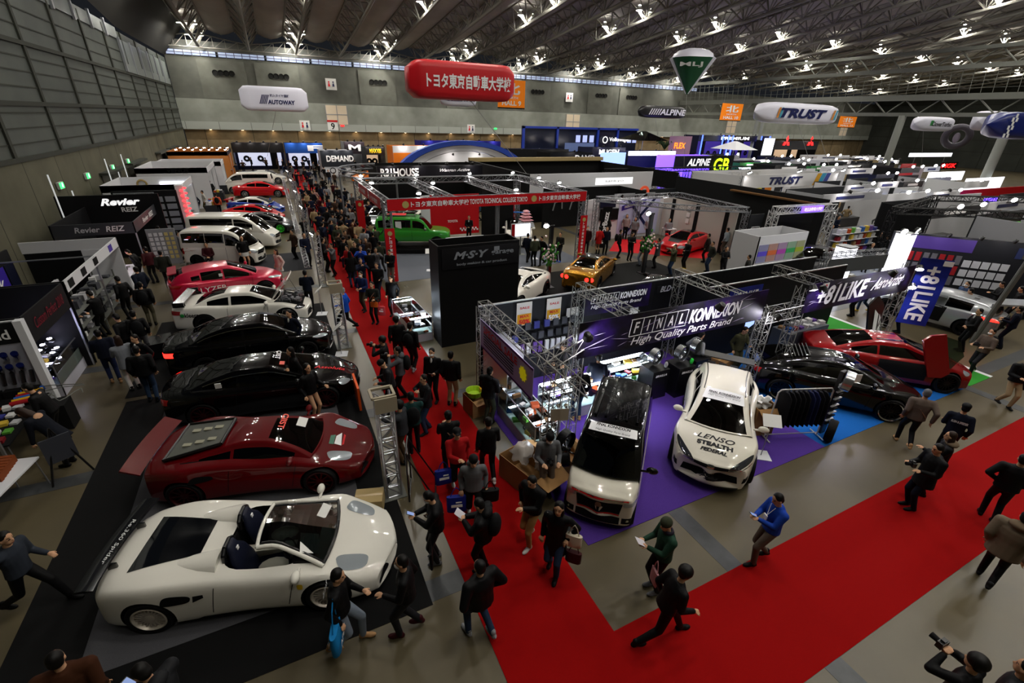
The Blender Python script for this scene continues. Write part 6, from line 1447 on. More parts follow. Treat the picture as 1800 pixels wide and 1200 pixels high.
# black booth with red script
t = open_booth('parts_booth','black left booth with red script on its fascia and lamps in a showcase',-9.15,-6.2,14.45,17.3,2.72,pan_b,pan_b,.75,sides=(1,1)); text('Custom Perfect 2018',(-6.19,15.9,2.38),TY,Z1,mat('script_red','7a1428',.5),t,w=2.0,h=.28,shear=.4,bold=0)
ZONE[:] = ['in the lamp showcase of the black script booth','goods in the lamp showcase']
showcase((-6.75,16.5,0),(.7,2.3,1.0),0,'long glass showcase of glowing headlamps in the black script booth',items=10,seed=21,lit=mat('case_violet','ffffff',.4,emit=9.,ecol='d8c8ff'))
hb = mat('lamp_bright','ffffff',.3,emit=60.,ecol='e6dcff')
for i in range(14):
    y,z,x = 15.5+.15*i+r.uniform(-.05,.05),(.42,1.08,.72)[i % 3],-6.75+r.uniform(-.2,.2); k = thing('headlamp_unit','glowing car headlamp in the lamp showcase, %s from the camera' % (nth+('eleventh','twelfth','thirteenth','fourteenth'))[i],'headlamp',(x,y,z),r.uniform(-.6,.6)); part('lamp_case',MB().ell((0,0,.02),(.12,.09,.07),10,6),black_s,k); part('lamp_ring',MB().lathe([(.03,.085),(.06,.09),(.06,.075)],12),hb,k)
# white-fascia booth
t = open_booth('parts_booth','white-fascia left booth with small black logo plates',-9.15,-6.2,17.4,23.4,2.72,pan_b,whitep,.36,back=False,sides=(1,0))
part('rear_fascia',MB().b2((-9.15,23.36,2.3),(-6.2,23.4,2.72)),whitep,t,world=True); part('cross_rail',MB().tube((-9.15,20.9,2.6),(-6.2,20.9,2.6),.03),alu,t,world=True); part('screen_wall',MB().b2((-9.18,17.4,0),(-9.12,22.4,2.72)),pan_b,t,world=True); part('white_wall',MB().b2((-7.4,23.3,0),(-6.2,23.36,2.3)),whitep,t,world=True); part('inner_wall',MB().b2((-9.1,23.3,0),(-7.4,23.36,2.3)),pan_b,t,world=True)
part('purple_sign',MB().b2((-9.11,19.3,1.25),(-9.10,21.6,2.3)),mat('sign_violet','2c1c7a',.5,emit=.25),t,world=True); text('Truck',(-9.08,20.4,1.85),TY,Z1,white_l,t,w=1.6,h=.5,shear=.3); text('SERVICE',(-9.08,20.5,1.42),TY,Z1,silver_l,t,w=1.4,h=.16); part('emblem_plate',MB().b2((-9.11,21.7,1.0),(-9.10,22.3,2.3)),mat('plate_navy','10142a',.5),t,world=True)
for i,y in enumerate((17.9,19.1,20.4,22.3)): part('logo_plate',MB().b2((-6.195,y-.22,2.42),(-6.19,y+.22,2.66)),black_m if i < 3 else mat('logo_violet','4a3a9a',.5),t,world=True)
ZONE[:] = ['on the racks of the white-fascia left booth','goods in the white-fascia booth']
rk = thing('goods_shelf','grey rack of chrome parts in the white-fascia left booth','shelf',(-6.8,20.3,0))
for z in (.4,.85,1.3): part('shelf_board',MB().b2((-7.2,18.2,z),(-6.5,22.8,z+.03)),steel,rk,world=True)
for y in (18.2,20.4,22.8): part('upright',MB().b2((-6.55,y-.02,0),(-6.5,y+.02,1.6)).b2((-7.2,y-.02,0),(-7.15,y+.02,1.6)),steel,rk,world=True)
for z in (.44,.89,1.34):
    for i in range(15): goods((-6.85+r.uniform(-.15,.15),18.45+.3*i,z),(.16+.2*r.random(),.12+.14*r.random(),.06+.2*r.random()),r,0,GOODS[(0,1,8,9,1,9)[r.randrange(6)]])
for i,(x,y) in enumerate(((-8.0,19.2),(-7.8,20.2),(-7.9,21.4))): solo('shirt',MB().box((x,y,1.3),(.06,.5,.75)).box((x,y-.32,1.5),(.05,.2,.3)).box((x,y+.32,1.5),(.05,.2,.3)),whitep,'white shirt on display inside the white-fascia booth, %s from the camera' % nth[i],'shirt')
# black stand with Revier lettering
t = open_booth('parts_booth','black left booth with white Revier and REIZ lettering',-9.15,-6.2,26.4,31.4,2.75,pan_b,mat('fascia_grey','34363c',.4),.5,south=True,sides=(0,0))
part('header_wall',MB().b2((-10.2,31.3,0),(-5.9,31.4,3.3)),pan_b,t,world=True); text('Revier',(-7.6,31.28,2.95),X1,Z1,mat('lit_lettering','ffffff',.4,emit=.9),t,w=1.7,h=.36,shear=.35,bold=.04); text('REIZ',(-7.3,31.28,2.55),X1,Z1,white_l,t,w=.7,h=.24,bold=.03)
for x,s,w_ in ((-7.9,'Revier',.9),(-6.9,'REIZ',.7)): text(s,(x,26.39,2.5),X1,Z1,white_l if s == 'REIZ' else silver_l,t,w=w_,h=.24,shear=.2,bold=.02)
text('Revier  REIZ',(-6.19,29.2,2.5),TY,Z1,white_l,t,w=2.4,h=.22,shear=.2)
rdl = mat('tail_glow','ff2a2a',.3,emit=5.,ecol='ff2a30')
ZONE[:] = ['on the counter of the black Revier booth','goods in the black Revier booth']
box_thing('counter','white-topped counter in the black Revier booth','counter',(-7.0,25.3,.42),(1.2,2.2,.84),whitep)
for i in range(12): goods((-7.3+.25*(i % 3),24.5+.45*(i//3),.84),(.16,.2,.04+.1*r.random()),r)
for i in range(9): k = thing('tail_lamp_unit','%s lamp unit shown inside the black Revier booth, %s one' % ('red glowing' if i % 3 else 'white glowing',nth[i]),'lamp',(-7.6+.16*(i % 5),25.2+.3*(i//3),1.3+.25*(i % 3)),.3*i); part('lamp_case',MB().ell((0,0,0),(.17,.07,.09),10,6),black_s,k); part('lamp_glow',MB().ell((0,-.03,0),(.14,.06,.05),10,6),rdl if i % 3 else hb,k)
t = thing('display_board','tall white display board of car trim samples beside the Revier booth','display board',(-5.75,28.4,0)); part('board_frame',MB().b2((-6.3,28.35,.2),(-5.1,28.42,2.0)),greyp,t,world=True)
for i in range(5):
    for j in range(6): part('sample',MB().b2((-6.22+.22*i,28.32,.5+.23*j),(-6.08+.22*i,28.35,.66+.23*j)),whitep if i < 3 else mat('sample_yellow','c8b878',.5),t,world=True)
# black photo wall and red lamp column, blue cloth
t = thing('photo_wall','black wall with two columns of car photos beside the red lamp column','partition',(-6.3,34.2,0)); part('panel',MB().b2((-8.6,34.15,0),(-5.5,34.25,3.1)),pan_b,t,world=True); part('title_strip',MB().b2((-8.5,34.12,2.85),(-6.6,34.14,3.02)),greyp,t,world=True); text('SALE SPECIAL MEMBERS UP',(-7.5,34.11,2.93),X1,Z1,black_l,t,w=1.7,h=.09)
for i in range(2):
    for j in range(5): part('photo',MB().b2((-6.75+.62*i,34.12,2.45-.42*j),(-6.25+.62*i,34.14,2.75-.42*j)),mat('photo_grey','8a8c94',.5),t,world=True)
t = thing('lamp_column','white column of red tail lamps at the booth corner','display stand',(-5.35,34.8,0)); part('column',MB().b2((-5.6,34.6,0),(-5.2,35.4,3.3)),whitep,t,world=True)
for i in range(16): part('red_lamp',MB().ell((-5.3+.2*(i % 2),34.55,.9+.15*i),(.09,.05,.06),8,5),rdl,t,world=True)
t = thing('display_table','table with a royal blue printed cloth under the red lamp column','table',(-5.15,33.1,0)); part('cloth',MB().box((0,0,.45),(.7,1.9,.9)),mat('cloth_royal','1a2ea0',.7),t); part('table_edge',MB().box((.0,.0,.92),(.72,1.95,.03)),mat('cloth_pattern','6a7ad8',.6),t)
def plain_booth(x0,x1,y0,y1,h,wallm,label,sign=None,lit=False,fasm=None):
    t = open_booth('parts_booth',label,x0,x1,y0,y1,h,wallm,fasm or wallm,.4,south=True)
    if sign: text(sign,((x0+x1)/2+.4,y0-.02,h-.2),X1,Z1,black_l if wallm is whitep else white_l,t,w=1.5,h=.24)
    if lit: part('light_bar',MB().b2((x1-1.9,y1-.12,h-.55),(x1-.2,y1-.06,h-.35)),glow_w,t,world=True)
    part('shelf',MB().b2((x0+.3,y1-.4,.9),(x1-.3,y1-.1,.95)),greyp,t,world=True); return t
plain_booth(-9.5,-5.4,36,40.5,3.2,whitep,'white left booth with a bright light bar and a straw wreath',None,True)
k = solo('wreath',MB().lathe([(.2,0),(.26,.06),(.32,0),(.26,-.06),(.2,0)],16,Matrix.Translation((-8.3,40.35,2.75)) @ Matrix.Rotation(PI/2,4,'X')),mat('straw','a08a58',.9),'round straw wreath on the wall of the white left booth','wreath',None,60)
plain_booth(-9.8,-5.0,46.5,53,3.2,whitep,'larger white left booth with dark goods in front','VENUS')
plain_booth(-9.8,-4.6,54.5,58,3.0,whitep,'low white left booth behind the larger white one')
t = plain_booth(-9.9,-4.4,62,69,3.4,mat('booth_orange','b8743a',.6),'orange wood-coloured booth with rows of spotlights, far left',None,False,mat('fascia_dark','2a1a14',.5))
for i in range(7):
    for j in range(2): spot((-9+.75*i,62+3.2*j,3.6),(.2,-.4,-1),'spotlight above the orange far-left booth, %s row, %s from the left' % (('front','rear')[j],nth[i]),'spotlights of the orange booth',r=.13)
ZONE[:] = ['in front of the white left booths','goods of the white left booths']
for yy in (43,44.5,50,55): 
    box_thing('display_table','dark goods table in front of the white left booths, %s from the camera' % nth[(43,44.5,50,55).index(yy)],'table',(-4.9,yy,.42),(.8,1.2,.84),dark_g)
    for i in range(6): goods((-5.1+.2*(i % 3),yy-.3+.5*(i//3),.85),(.2,.3,.1+.2*r.random()),r)
for i,(px,py) in enumerate(((98,345),(126,335),(193,308),(207,300),(220,297))):
    p = G(px,py,3.4); solo('fluorescent_pole',MB().tube((p.x,p.y,1.6),(p.x,p.y,3.4 if i % 2 else 4.4),.035,n=6),mat('tube_pale','e0e4e4',.4,emit=.5),'pale upright tube standing behind the left booths, %s from the camera' % nth[i],'pole')  # white poles with a faint glow put into their material
# ------------------------------------------------------------------ the red college stand
lat = mat('lattice_grey','84878c',.4,.6); Y0,Y1,Xa,Xb,ZT = 22.1,30.5,4.36,15.3,3.75
frame('banner_gantry','grey lattice frame with red boards around the technical college stand','truss',[('beam',(Xa,Y0,ZT),(Xb,Y0,ZT)),('beam',(Xa,Y1,ZT),(Xb,Y1,ZT)),('beam',(Xa,Y0,ZT),(Xa,Y1,ZT)),('beam',(Xb,Y0,ZT),(Xb,Y1,ZT)),('beam',(7.6,Y0,ZT),(7.6,Y1,ZT)),('beam',(11.4,Y0,ZT),(11.4,Y1,ZT)),
    ('post',(Xa,Y0,0),(Xa,Y0,ZT)),('post',(Xb,Y0,0),(Xb,Y0,ZT)),('post',(Xa,Y1,0),(Xa,Y1,ZT)),('post',(Xb,Y1,0),(Xb,Y1,ZT)),('post',(10.0,Y0,0),(10.0,Y0,ZT),.12)],lat,.34,.03,.015,step=.5)
o,*_ = sheet('sign_board','long red board with white college lettering on the front lattice beam','sign',((Xa+Xb)/2,Y0-.22,ZT-.05),X1,Z1,Xb-Xa,.52,redp)
cy = Y0-.23
text('トヨタ東京自動車大学校',(6.9,cy,ZT-.05),X1,Z1,white_l,o,w=2.9,h=.27); text('TOYOTA TECHNICAL COLLEGE TOKYO',(10.0,cy,ZT-.05),X1,Z1,white_l,o,w=3.2,h=.24); text('トヨタ東京自動車大学校',(13.6,cy,ZT-.05),X1,Z1,white_l,o,w=2.6,h=.26)
for x in (5.2,12.0): part('round_emblem',MB().tube((x,cy-.0,ZT-.05),(x,cy-.015,ZT-.05),.16,n=16),mat('emblem_gold','b8a868',.5),o,world=True)
for i,(a,b) in enumerate(((22.4,25.2),(25.6,28.4))):
    o,*_ = sheet('sign_board','red board on the aisle side of the college lattice frame, %s one' % ('near','far')[i],'sign',(Xa-.22,(a+b)/2,ZT-.05),YN,Z1,b-a,.5,redp); text('トヨタ東京',(Xa-.24,(a+b)/2,ZT-.05),YN,Z1,white_l,o,w=1.8,h=.24)
for i,(x,y,lb) in enumerate(((Xa,Y0,'near left'),(Xb,Y0,'near right'),(Xa,Y1,'far left'),(Xb-.5,Y1,'far right'))):
    o,*_ = sheet('post_banner','red banner on the %s post of the college stand' % lb,'banner',(x,y-.22,1.35),X1,Z1,.46,2.6,redp)
    for q,ch in enumerate('トヨタ東京自動車大学校'):
        if i < 2: text(ch,(x,y-.23,2.2-.19*q),X1,Z1,white_l,o,h=.15)
    part('round_emblem',MB().tube((x,y-.23,2.42),(x,y-.25,2.42),.11,n=14),MATS['emblem_gold'],o,world=True)
for i,(x,y) in enumerate(((4.6,30.2),(8.0,30.2),(11.6,30.2),(14.8,30.2),(15.1,27),(15.1,24.5),(6.0,22.4),(11.2,22.4),(4.6,26.8),(7.8,26))): spot((x,y,ZT+.35),(-.15,-.6,-.8),'bright lamp on the college lattice frame, %s of ten' % nth[i],'lamps on the college frame',r=.12)
t = thing('backdrop_wall','bright red backdrop wall with a checkered edge in the college stand','partition',(9.9,29.6,0)); part('red_panel',MB().b2((8.6,29.55,.3),(12.0,29.6,2.9)),redp,t,world=True); part('white_side',MB().b2((8.0,29.55,0),(8.6,29.6,2.9)),whitep,t,world=True); part('black_panel',MB().b2((12.2,29.5,0),(14.6,29.6,2.6)),black_m,t,world=True)
ck = MB()
for i in range(12):
    for j in range(2):
        if (i+j) % 2: ck.b2((10.6+.11*i,29.53,.5+.11*j),(10.71+.11*i,29.545,.61+.11*j))
part('checkered_strip',ck,white_l,t,world=True); text('TOYOTA',(10.1,29.53,1.2),X1,Z1,white_l,t,w=.7,h=.16)
box_thing('counter','white reception counter in front of the red backdrop','counter',(9.6,25.6,.5),(2.4,.7,1.0),whitep)
t = thing('monitor','white-lit screen on a stand in the college stand','screen',(12.6,24.4,1.5)); part('bezel',MB().box((0,0,0),(1.3,.06,.8)),whitep,t); part('screen',MB().box((.1,-.04,0),(1.0,.01,.7)),scr_w,t); part('red_strip',MB().box((-.52,-.04,0),(.2,.01,.7)),redp,t); part('stand',MB().tube((0,0,-.4),(0,0,-1.49),.04).box((0,0,-1.49),(.6,.4,.02)),steel,t)
o,*_ = sheet('notice_board','white notice board with black Japanese writing in the college stand','notice',(10.4,23.0,1.2),X1,Z1,.8,.62,MATS['paper']); 
for q,s in enumerate(('中学生・高校生','アンケート','受付中')): text(s,(10.4,22.98,1.38-.18*q),X1,Z1,black_l,o,h=.12)
part('pole',MB().tube((10.4,23.02,0),(10.4,23.02,.9),.02),alu,o,world=True)
t = thing('model_castle','pink toy castle standing on the roof of the decorated white hatchback','model castle',(13.5,25.5,1.45)); pk = mat('castle_pink','e0a0a8',.6)
part('stone_base',MB().loft([[(s*x,s*y,z) for x,y in ((-1,-1),(1,-1),(1,1),(-1,1))] for s,z in ((.42,0),(.34,.28))]),mat('castle_grey','b8bcc0',.7),t)
for i,(s,z) in enumerate(((.40,.28),(.34,.46),(.27,.63),(.20,.78))):
    part('tower_floor',MB().box((0,0,z+.06),(s*1.1,s*1.1,.12)),pk,t); part('tower_roof',MB().loft([[(a*x,a*y,h) for x,y in ((-1,-1),(1,-1),(1,1),(-1,1))] for a,h in ((s*.9,z+.11),(s*.5,z+.19))]),pk,t)
post_sign((13.0,23.3,0),-1.8,'white sign stand near the decorated hatchback'); post_sign((6.6,23.2,0),-1.9,'white sign stand beside the green off-road car')
# ------------------------------------------------------------------ booth with white walls right of centre
t = thing('booth_wall','white L-shaped wall of the motor shop booth with a purple cross graphic','partition',(24.9,25.8,0)); part('back_wall',MB().b2((18.2,26.0,0),(25.0,26.06,2.75)),whitep,t,world=True); part('side_wall',MB().b2((25.0,19.6,0),(25.06,26.06,2.75)),mat('wall_cream','c8c4bc',.6),t,world=True); part('graphic_panel',MB().b2((21.0,25.95,.2),(24.6,25.98,2.7)),mat('graphic_white','c8ccf0',.5),t,world=True)
for s in (1,-1): part('cross_stripe',MB().add([(22.9+dx*s,25.93,z) for dx,z in ((-1.3,.3),(-1.0,.3),(1.3,2.6),(1.0,2.6))],[(0,1,2,3)]),navy_l,t,world=True)
part('purple_bar',MB().add([(21.2,25.92,1.9),(23.3,25.92,2.35),(23.3,25.92,2.7),(21.2,25.92,2.25)],[(0,1,2,3)]),mat('bar_violet','3a2a8a',.5),t,world=True); text('FREEDOM CUSTOM',(22.2,25.9,2.3),(1,0,.2),(-.2,0,1),white_l,t,w=1.6,h=.16)
for y in (20.2,22.6,24.8): part('black_stripe',MB().b2((24.96,y,0),(24.99,y+.3,2.7)),black_m,t,world=True)
for i in range(3): part('wall_notice',MB().b2((24.95,23.3,1.3+.42*i),(24.97,23.6,1.6+.42*i)),MATS['paper'],t,world=True)
part('shirt_row',MB().b2((19.4,25.85,1.35),(20.9,25.93,2.1)),black_m,t,world=True); part('dark_screen',MB().b2((19.3,25.86,2.2),(20.6,25.92,2.65)),mat('screen_navy','10142c',.2),t,world=True)
frame('banner_gantry','silver lattice frame over the white motor shop booth','truss',[('beam',(18.2,24.8,3.0),(25.2,24.8,3.0)),('beam',(25.2,24.8,3.0),(24.7,18.8,3.0)),('beam',(18.2,24.8,3.0),(21.5,20.5,3.0)),('post',(18.2,24.8,0),(18.2,24.8,3.)),('post',(24.7,18.8,0),(24.7,18.8,3.)),('post',(22.3,25.6,0),(22.3,25.6,3.0)),('beam',(21.5,20.5,3.0),(24.7,18.8,3.0))],lat,.28,.022,.011,step=.4)
o,*_ = sheet('flag_banner','slanted black banner with white upright MotorBuzz lettering','banner',(18.3,23.9,1.35),(.95,-.3,0),(.12,0,1),.6,2.6,black_m); text('MotorBuzz',(18.27,23.85,1.35),(.12,0,1),(-.95,.3,0),white_l,o,w=2.0,h=.34,bold=.04)
table('bistro_table','white round-topped high table by the motor shop wall',(23.6,23.6,1.0),(.7,.7),whitep,steel)
for i in range(3): spot((20+2*i,24.6,3.1),(0,.5,-.8),'small lamp on the lattice over the white motor shop booth, %s from the left' % nth[i],None,r=.09)
t = thing('black_partition','tall plain black wall seen end-on right of the motor shop booth','partition',(32,25,0)); part('panel',MB().b2((32.0,18.6,0),(32.15,32.2,3.3)),mat('partition_black','151618',.7),t,world=True); part('timber_edge',MB().b2((31.6,18.6,2.9),(32.0,26,3.0)),mat('raw_timber','6a4a2a',.8),t,world=True)
t = thing('black_partition','black wall with a white-outlined door beside the red sports car','partition',(25.6,18.6,0)); part('panel',MB().b2((24.8,18.55,0),(26.0,18.6,2.75)),dark_g,t,world=True); part('door_outline',MB().path([(25.1,18.53,0),(25.1,18.53,2.0),(25.8,18.53,2.0),(25.8,18.53,0)],.03,4),whitep,t,world=True)
t = thing('lattice_gate','white lattice gate with a purple Japanese sign over a black wall','gate',(28,18,0))
for nm,a,b in (('beam',(25.6,17.7,3.1),(30.6,17.4,3.1)),('post',(25.6,17.7,0),(25.6,17.7,3.1)),('post',(30.6,17.4,0),(30.6,17.4,3.1))): part(nm,MB().truss(a,b,.4,.035,.018,.4),mat('lattice_white','c4c4c4',.4,.3),t,world=True)
part('black_wall',MB().b2((26.0,18.3,0),(30.4,18.4,2.9)),black_m,t,world=True); part('purple_sign',MB().b2((27.4,17.25,2.95),(29.4,17.3,3.3)),glow_p,t,world=True); text('埼玉自動車大学校',(28.4,17.23,3.12),X1,Z1,mat('lit_lettering'),t,w=1.7,h=.22)
t = thing('display_booth','white box booth covered with colourful posters, right of centre','booth',(24,15,0)); 
for a,b in (((22.0,15.6,0),(26.0,15.65,2.3)),((22.0,17.2,0),(26.0,17.25,2.3)),((22.0,15.6,0),(22.05,17.25,2.3)),((25.95,15.6,0),(26.0,17.25,2.3))): part('wall',MB().b2(a,b),whitep,t,world=True)
for i,c in enumerate(('5a4ad0','d06a3a','b04ab0','3aa05a','a0b03a')):
    part('poster',MB().b2((22.1+.76*i,15.57,.9),(22.8+.76*i,15.595,1.85)),mat('poster_mix_%d' % i,('8a8ab0','b08a80','a08aa8','8aa890','a0a480')[i],.5),t,world=True); part('poster_bar',MB().b2((22.1+.76*i,15.56,1.25),(22.8+.76*i,15.575,1.5)),mat('poster_'+c,c,.5),t,world=True)
# lit pillars and the shop wall at the right
for i,(x,y,h) in enumerate(((22.4,11.6,2.7),(26.8,11.5,3.0))):
    t = thing('light_pillar','glowing white square pillar behind the +81LIKE banner, %s one' % ('left','right')[i],'light pillar',(x,y,0)); part('lit_body',MB().box((0,0,h/2),(.6,.6,h)),mat('pillar_glow','ffffff',.5,emit=3.2,ecol='f4f4ff'),t); part('cap',MB().box((0,0,h+.03),(.66,.66,.06)),alu,t)
    if i: spot((x-.5,y-.1,h+.15),(-.4,-.8,-.4),'left floodlight on the right glowing pillar',None,r=.15); spot((x+.45,y-.2,h+.15),(.1,-.9,-.4),'right floodlight on the right glowing pillar',None,r=.15)
t = thing('shop_wall','dark shop wall of red and grey packaged parts at the right','partition',(29.5,9,0)); a,b = Vector((27.6,12.4,0)),Vector((33.2,5.8,0)); d = (b-a).normalized(); n = Vector((d.y,-d.x,0)); part('panel',MB().slab(a,b,0,2.9,.12),mat('shop_dark','1c1e24',.5),t,world=True)
def on_wall(s,z,w,h,m,nm,par=t,off=.09):
    c = a+d*s-n*0; q = c+Vector((0,0,z)); sgn = -1 if n.dot(Vector((1,0,0))) > 0 else 1; nn = n*sgn
    P = [q+d*(x*w/2)+Vector((0,0,y*h/2))+nn*off for x,y in ((-1,-1),(1,-1),(1,1),(-1,1))]; Q = [p-nn*.05 for p in P]; return part(nm,MB().loft([Q,P]),m,par,world=True)
for i in range(14):
    for j in range(3):
        if i < 9: on_wall(.35+.32*i,.75+.52*j,.22,.44,mat('pack_red','8a1820',.4) if (i//2+j) % 2 else mat('pack_grey','5a5a62',.4),'hanging_pack')
        else: on_wall(.35+.36*i-.3,.75+.46*j,.3,.34,mat('pack_pale','b8bcc4',.4),'hanging_pack')
on_wall(2.0,2.5,2.6,.6,mat('mural_violet','3a2a6a',.5,emit=.3),'mural'); on_wall(5.6,2.4,1.4,.5,mat('mural_navy','20284a',.5,emit=.2),'mural')
for i in range(6): q = a+d*(.7+1.2*i)-Vector((.5,.5,0)); spot((q.x,q.y,3.0),(.4,.5,-.7),'small spotlight over the dark shop wall, %s from the left' % nth[i],'spotlights of the dark shop wall',r=.08)
t = thing('pole','long grey steel pole standing beside the white station wagon','pole',(23.6,6.9,0)); p0,p1 = Vector((23.6,6.6,0)),Vector((23.9,6.3,3.6)); part('shaft',MB().tube(p0,p1,.09,n=8),steel,t,world=True); part('head_box',MB().box(p1,(.5,.3,.4)),steel,t,world=True)
for i,(x,y) in enumerate(((29.3,13.2),(28.6,14.2),(30.6,14.0))):
    t = thing('high_table','white round high table on the pale blue carpet, %s one' % ('front','middle','rear')[i],'table',(x,y,0)); part('table_top',MB().lathe([(0,1.0),(.35,1.0),(.35,1.03),(0,1.03)],16),whitep,t); part('leg',MB().tube((0,0,0),(0,0,1.),.035),alu,t); part('foot',MB().lathe([(0,0),(.25,0),(.22,.03),(0,.04)],14),alu,t)
frame('lattice_screen','grey lattice beam in a lattice frame behind the +81LIKE banner','screen',[('beam',(19.7,10.9,2.75),(23.2,10.4,2.75)),('post',(19.7,10.9,0),(19.7,10.9,2.7))],lat,.2,.016,.008); 
sheet('mesh_panel','grey mesh panel behind the +81LIKE banner','screen',(21.4,10.45,2.35),(1,-.12,0),Z1,3.4,.6,mat('mesh_grey','5a5c60',.7))
box_thing('counter','low display counter of small parts under the +81LIKE banner','counter',(16.4,9.1,.45),(2.2,.7,.9),mat('counter_grey','5a5e66',.4))
ZONE[:] = ['on the counter under the +81LIKE banner','goods under the +81LIKE banner']
for i in range(14): goods((15.5+.3*(i % 7),8.95+.3*(i//7),.9),(.2,.18,.05+.1*r.random()),r)
t = thing('standing_mirror','black leaning board with a white wing graphic behind the red coupe','board',(19.4,8.0,0)); part('board',MB().loft([[(x,y+.25*z,z) for x,z in ((-.45,.1),(.45,.1),(.5,1.5),(.1,1.9),(-.5,1.6))] for y in (-.03,.03)]),black_s,t); part('wing_graphic',MB().add([(x,-.04+.25*z,z) for x,z in ((-.2,.2),(.0,.2),(.15,1.2),(-.1,1.4))],[(0,1,2,3)]).add([(x,-.04+.25*z,z) for x,z in ((.1,.2),(.3,.25),(.35,1.0),(.22,1.2))],[(0,1,2,3)]),white_l,t)
# ------------------------------------------------------------------ far booths
def solve_x(px,Y,z):
    lo,hi = -30.,200.
    for _ in range(50):
        m_ = (lo+hi)/2
        if PX((m_,Y,z))[0] < px: lo = m_
        else: hi = m_
    return lo
def far_booth(label,pxl,pyt,pxr,Y,fh=.9,fas=None,txt=None,tm_=None,depth=3.5,wallm=None,tx=.5,tw=None,th=None,spots=3,low=None,glow=None,sp_r=.13,shear=0.,name='exhibition_booth',floorz=0.,lower=None):
    """stand facing the camera whose fascia top left is seen at a pixel"""
    p = GY(pxl,pyt,Y); z = p.z; x0 = p.x; x1 = solve_x(pxr,Y,z); t = thing(name,label,'booth',((x0+x1)/2,Y+depth/2,0)); fas = fas or pan_b; wallm = wallm or dark_g
    part('fascia',MB().b2((x0,Y,z-fh),(x1,Y+.12,z)),fas,t,world=True); part('back_wall',MB().b2((x0,Y+depth-.08,0),(x1,Y+depth,z-.1)),wallm,t,world=True)
    for x in (x0,x1-.08): part('side_wall',MB().b2((x,Y+.12,0),(x+.08,Y+depth-.08,z-.05)),wallm,t,world=True)
    if lower: part('lower_panel',MB().b2((x0,Y-.02,lower[0]),(x1,Y+.03,lower[1])),lower[2],t,world=True)
    if glow:
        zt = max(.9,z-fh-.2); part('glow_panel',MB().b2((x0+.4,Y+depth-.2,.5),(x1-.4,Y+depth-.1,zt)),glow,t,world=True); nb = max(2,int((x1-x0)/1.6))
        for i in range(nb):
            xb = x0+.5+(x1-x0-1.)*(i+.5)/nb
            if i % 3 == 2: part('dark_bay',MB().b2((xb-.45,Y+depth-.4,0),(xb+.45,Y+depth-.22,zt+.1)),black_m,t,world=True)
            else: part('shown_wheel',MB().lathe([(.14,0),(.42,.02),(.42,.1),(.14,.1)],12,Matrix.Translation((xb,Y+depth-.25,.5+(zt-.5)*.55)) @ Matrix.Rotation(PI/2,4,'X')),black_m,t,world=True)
    if txt: text(txt,(x0+(x1-x0)*tx,Y-.01,z-fh/2),X1,Z1,tm_ or white_l,t,w=tw or (x1-x0)*.6,h=th or fh*.55,bold=.03,shear=shear)
    for i in range(spots):
        x = x0+(x1-x0)*(i+.5)/spots; spot((x,Y-.5,z+.15),(0,.7,-.8),'spotlight over the %s, %s from the left' % (label.split(' with ')[0].split(' under ')[0],nth[i]),'booth spotlights of the far stands',r=sp_r,arm=1)
    return t,x0,x1,z
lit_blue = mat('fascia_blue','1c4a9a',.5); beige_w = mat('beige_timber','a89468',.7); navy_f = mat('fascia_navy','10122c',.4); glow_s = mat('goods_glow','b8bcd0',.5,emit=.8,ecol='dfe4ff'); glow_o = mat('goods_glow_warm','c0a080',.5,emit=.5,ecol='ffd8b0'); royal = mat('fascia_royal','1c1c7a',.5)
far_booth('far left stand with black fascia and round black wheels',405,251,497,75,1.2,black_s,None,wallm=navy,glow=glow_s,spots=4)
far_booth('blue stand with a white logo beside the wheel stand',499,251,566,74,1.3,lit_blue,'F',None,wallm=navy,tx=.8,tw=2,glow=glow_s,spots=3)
t,x0,x1,z = far_booth('black stand with white DEMAND lettering and a row of black steering wheels',562,264,620,64,1.9,mat('fascia_slate','1a1e26',.4),'DEMAND',None,tx=.58,tw=3.2,th=.7,wallm=whitep,spots=3,lower=(.6,1.3,whitep))
for i in range(4): part('steering_wheel',MB().lathe([(.3,-.03),(.36,0),(.3,.03),(.26,0),(.3,-.03)],14,Matrix.Translation((x0+1.2+1.25*i,63.9,1.1)) @ Matrix.Rotation(PI/2,4,'X')),black_m,t,world=True)
far_booth('dark stand with a red and yellow streak on its sign, behind the orange car',604,249,640,74,1.6,mat('sign_dark','2a2228',.5),'M',None,spots=3,wallm=greyp)
far_booth('small stand with a white poster and yellow lettering on black',642,258,676,68,1.0,black_s,'MAXXIS',mat('yellow_letter','c8a818',.5),spots=4,glow=glow_o)
far_booth('white and orange stand with black lettering plate',690,256,792,60,1.7,whitep,'A',black_l,tw=.6,wallm=orange,spots=3,lower=(1.4,3.4,orange),glow=glow_o)
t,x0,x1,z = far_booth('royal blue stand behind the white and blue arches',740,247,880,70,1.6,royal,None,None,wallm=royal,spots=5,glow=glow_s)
t = thing('arch_canopy','blue and grey double arch canopy over a white stand','canopy',(24,54,0))
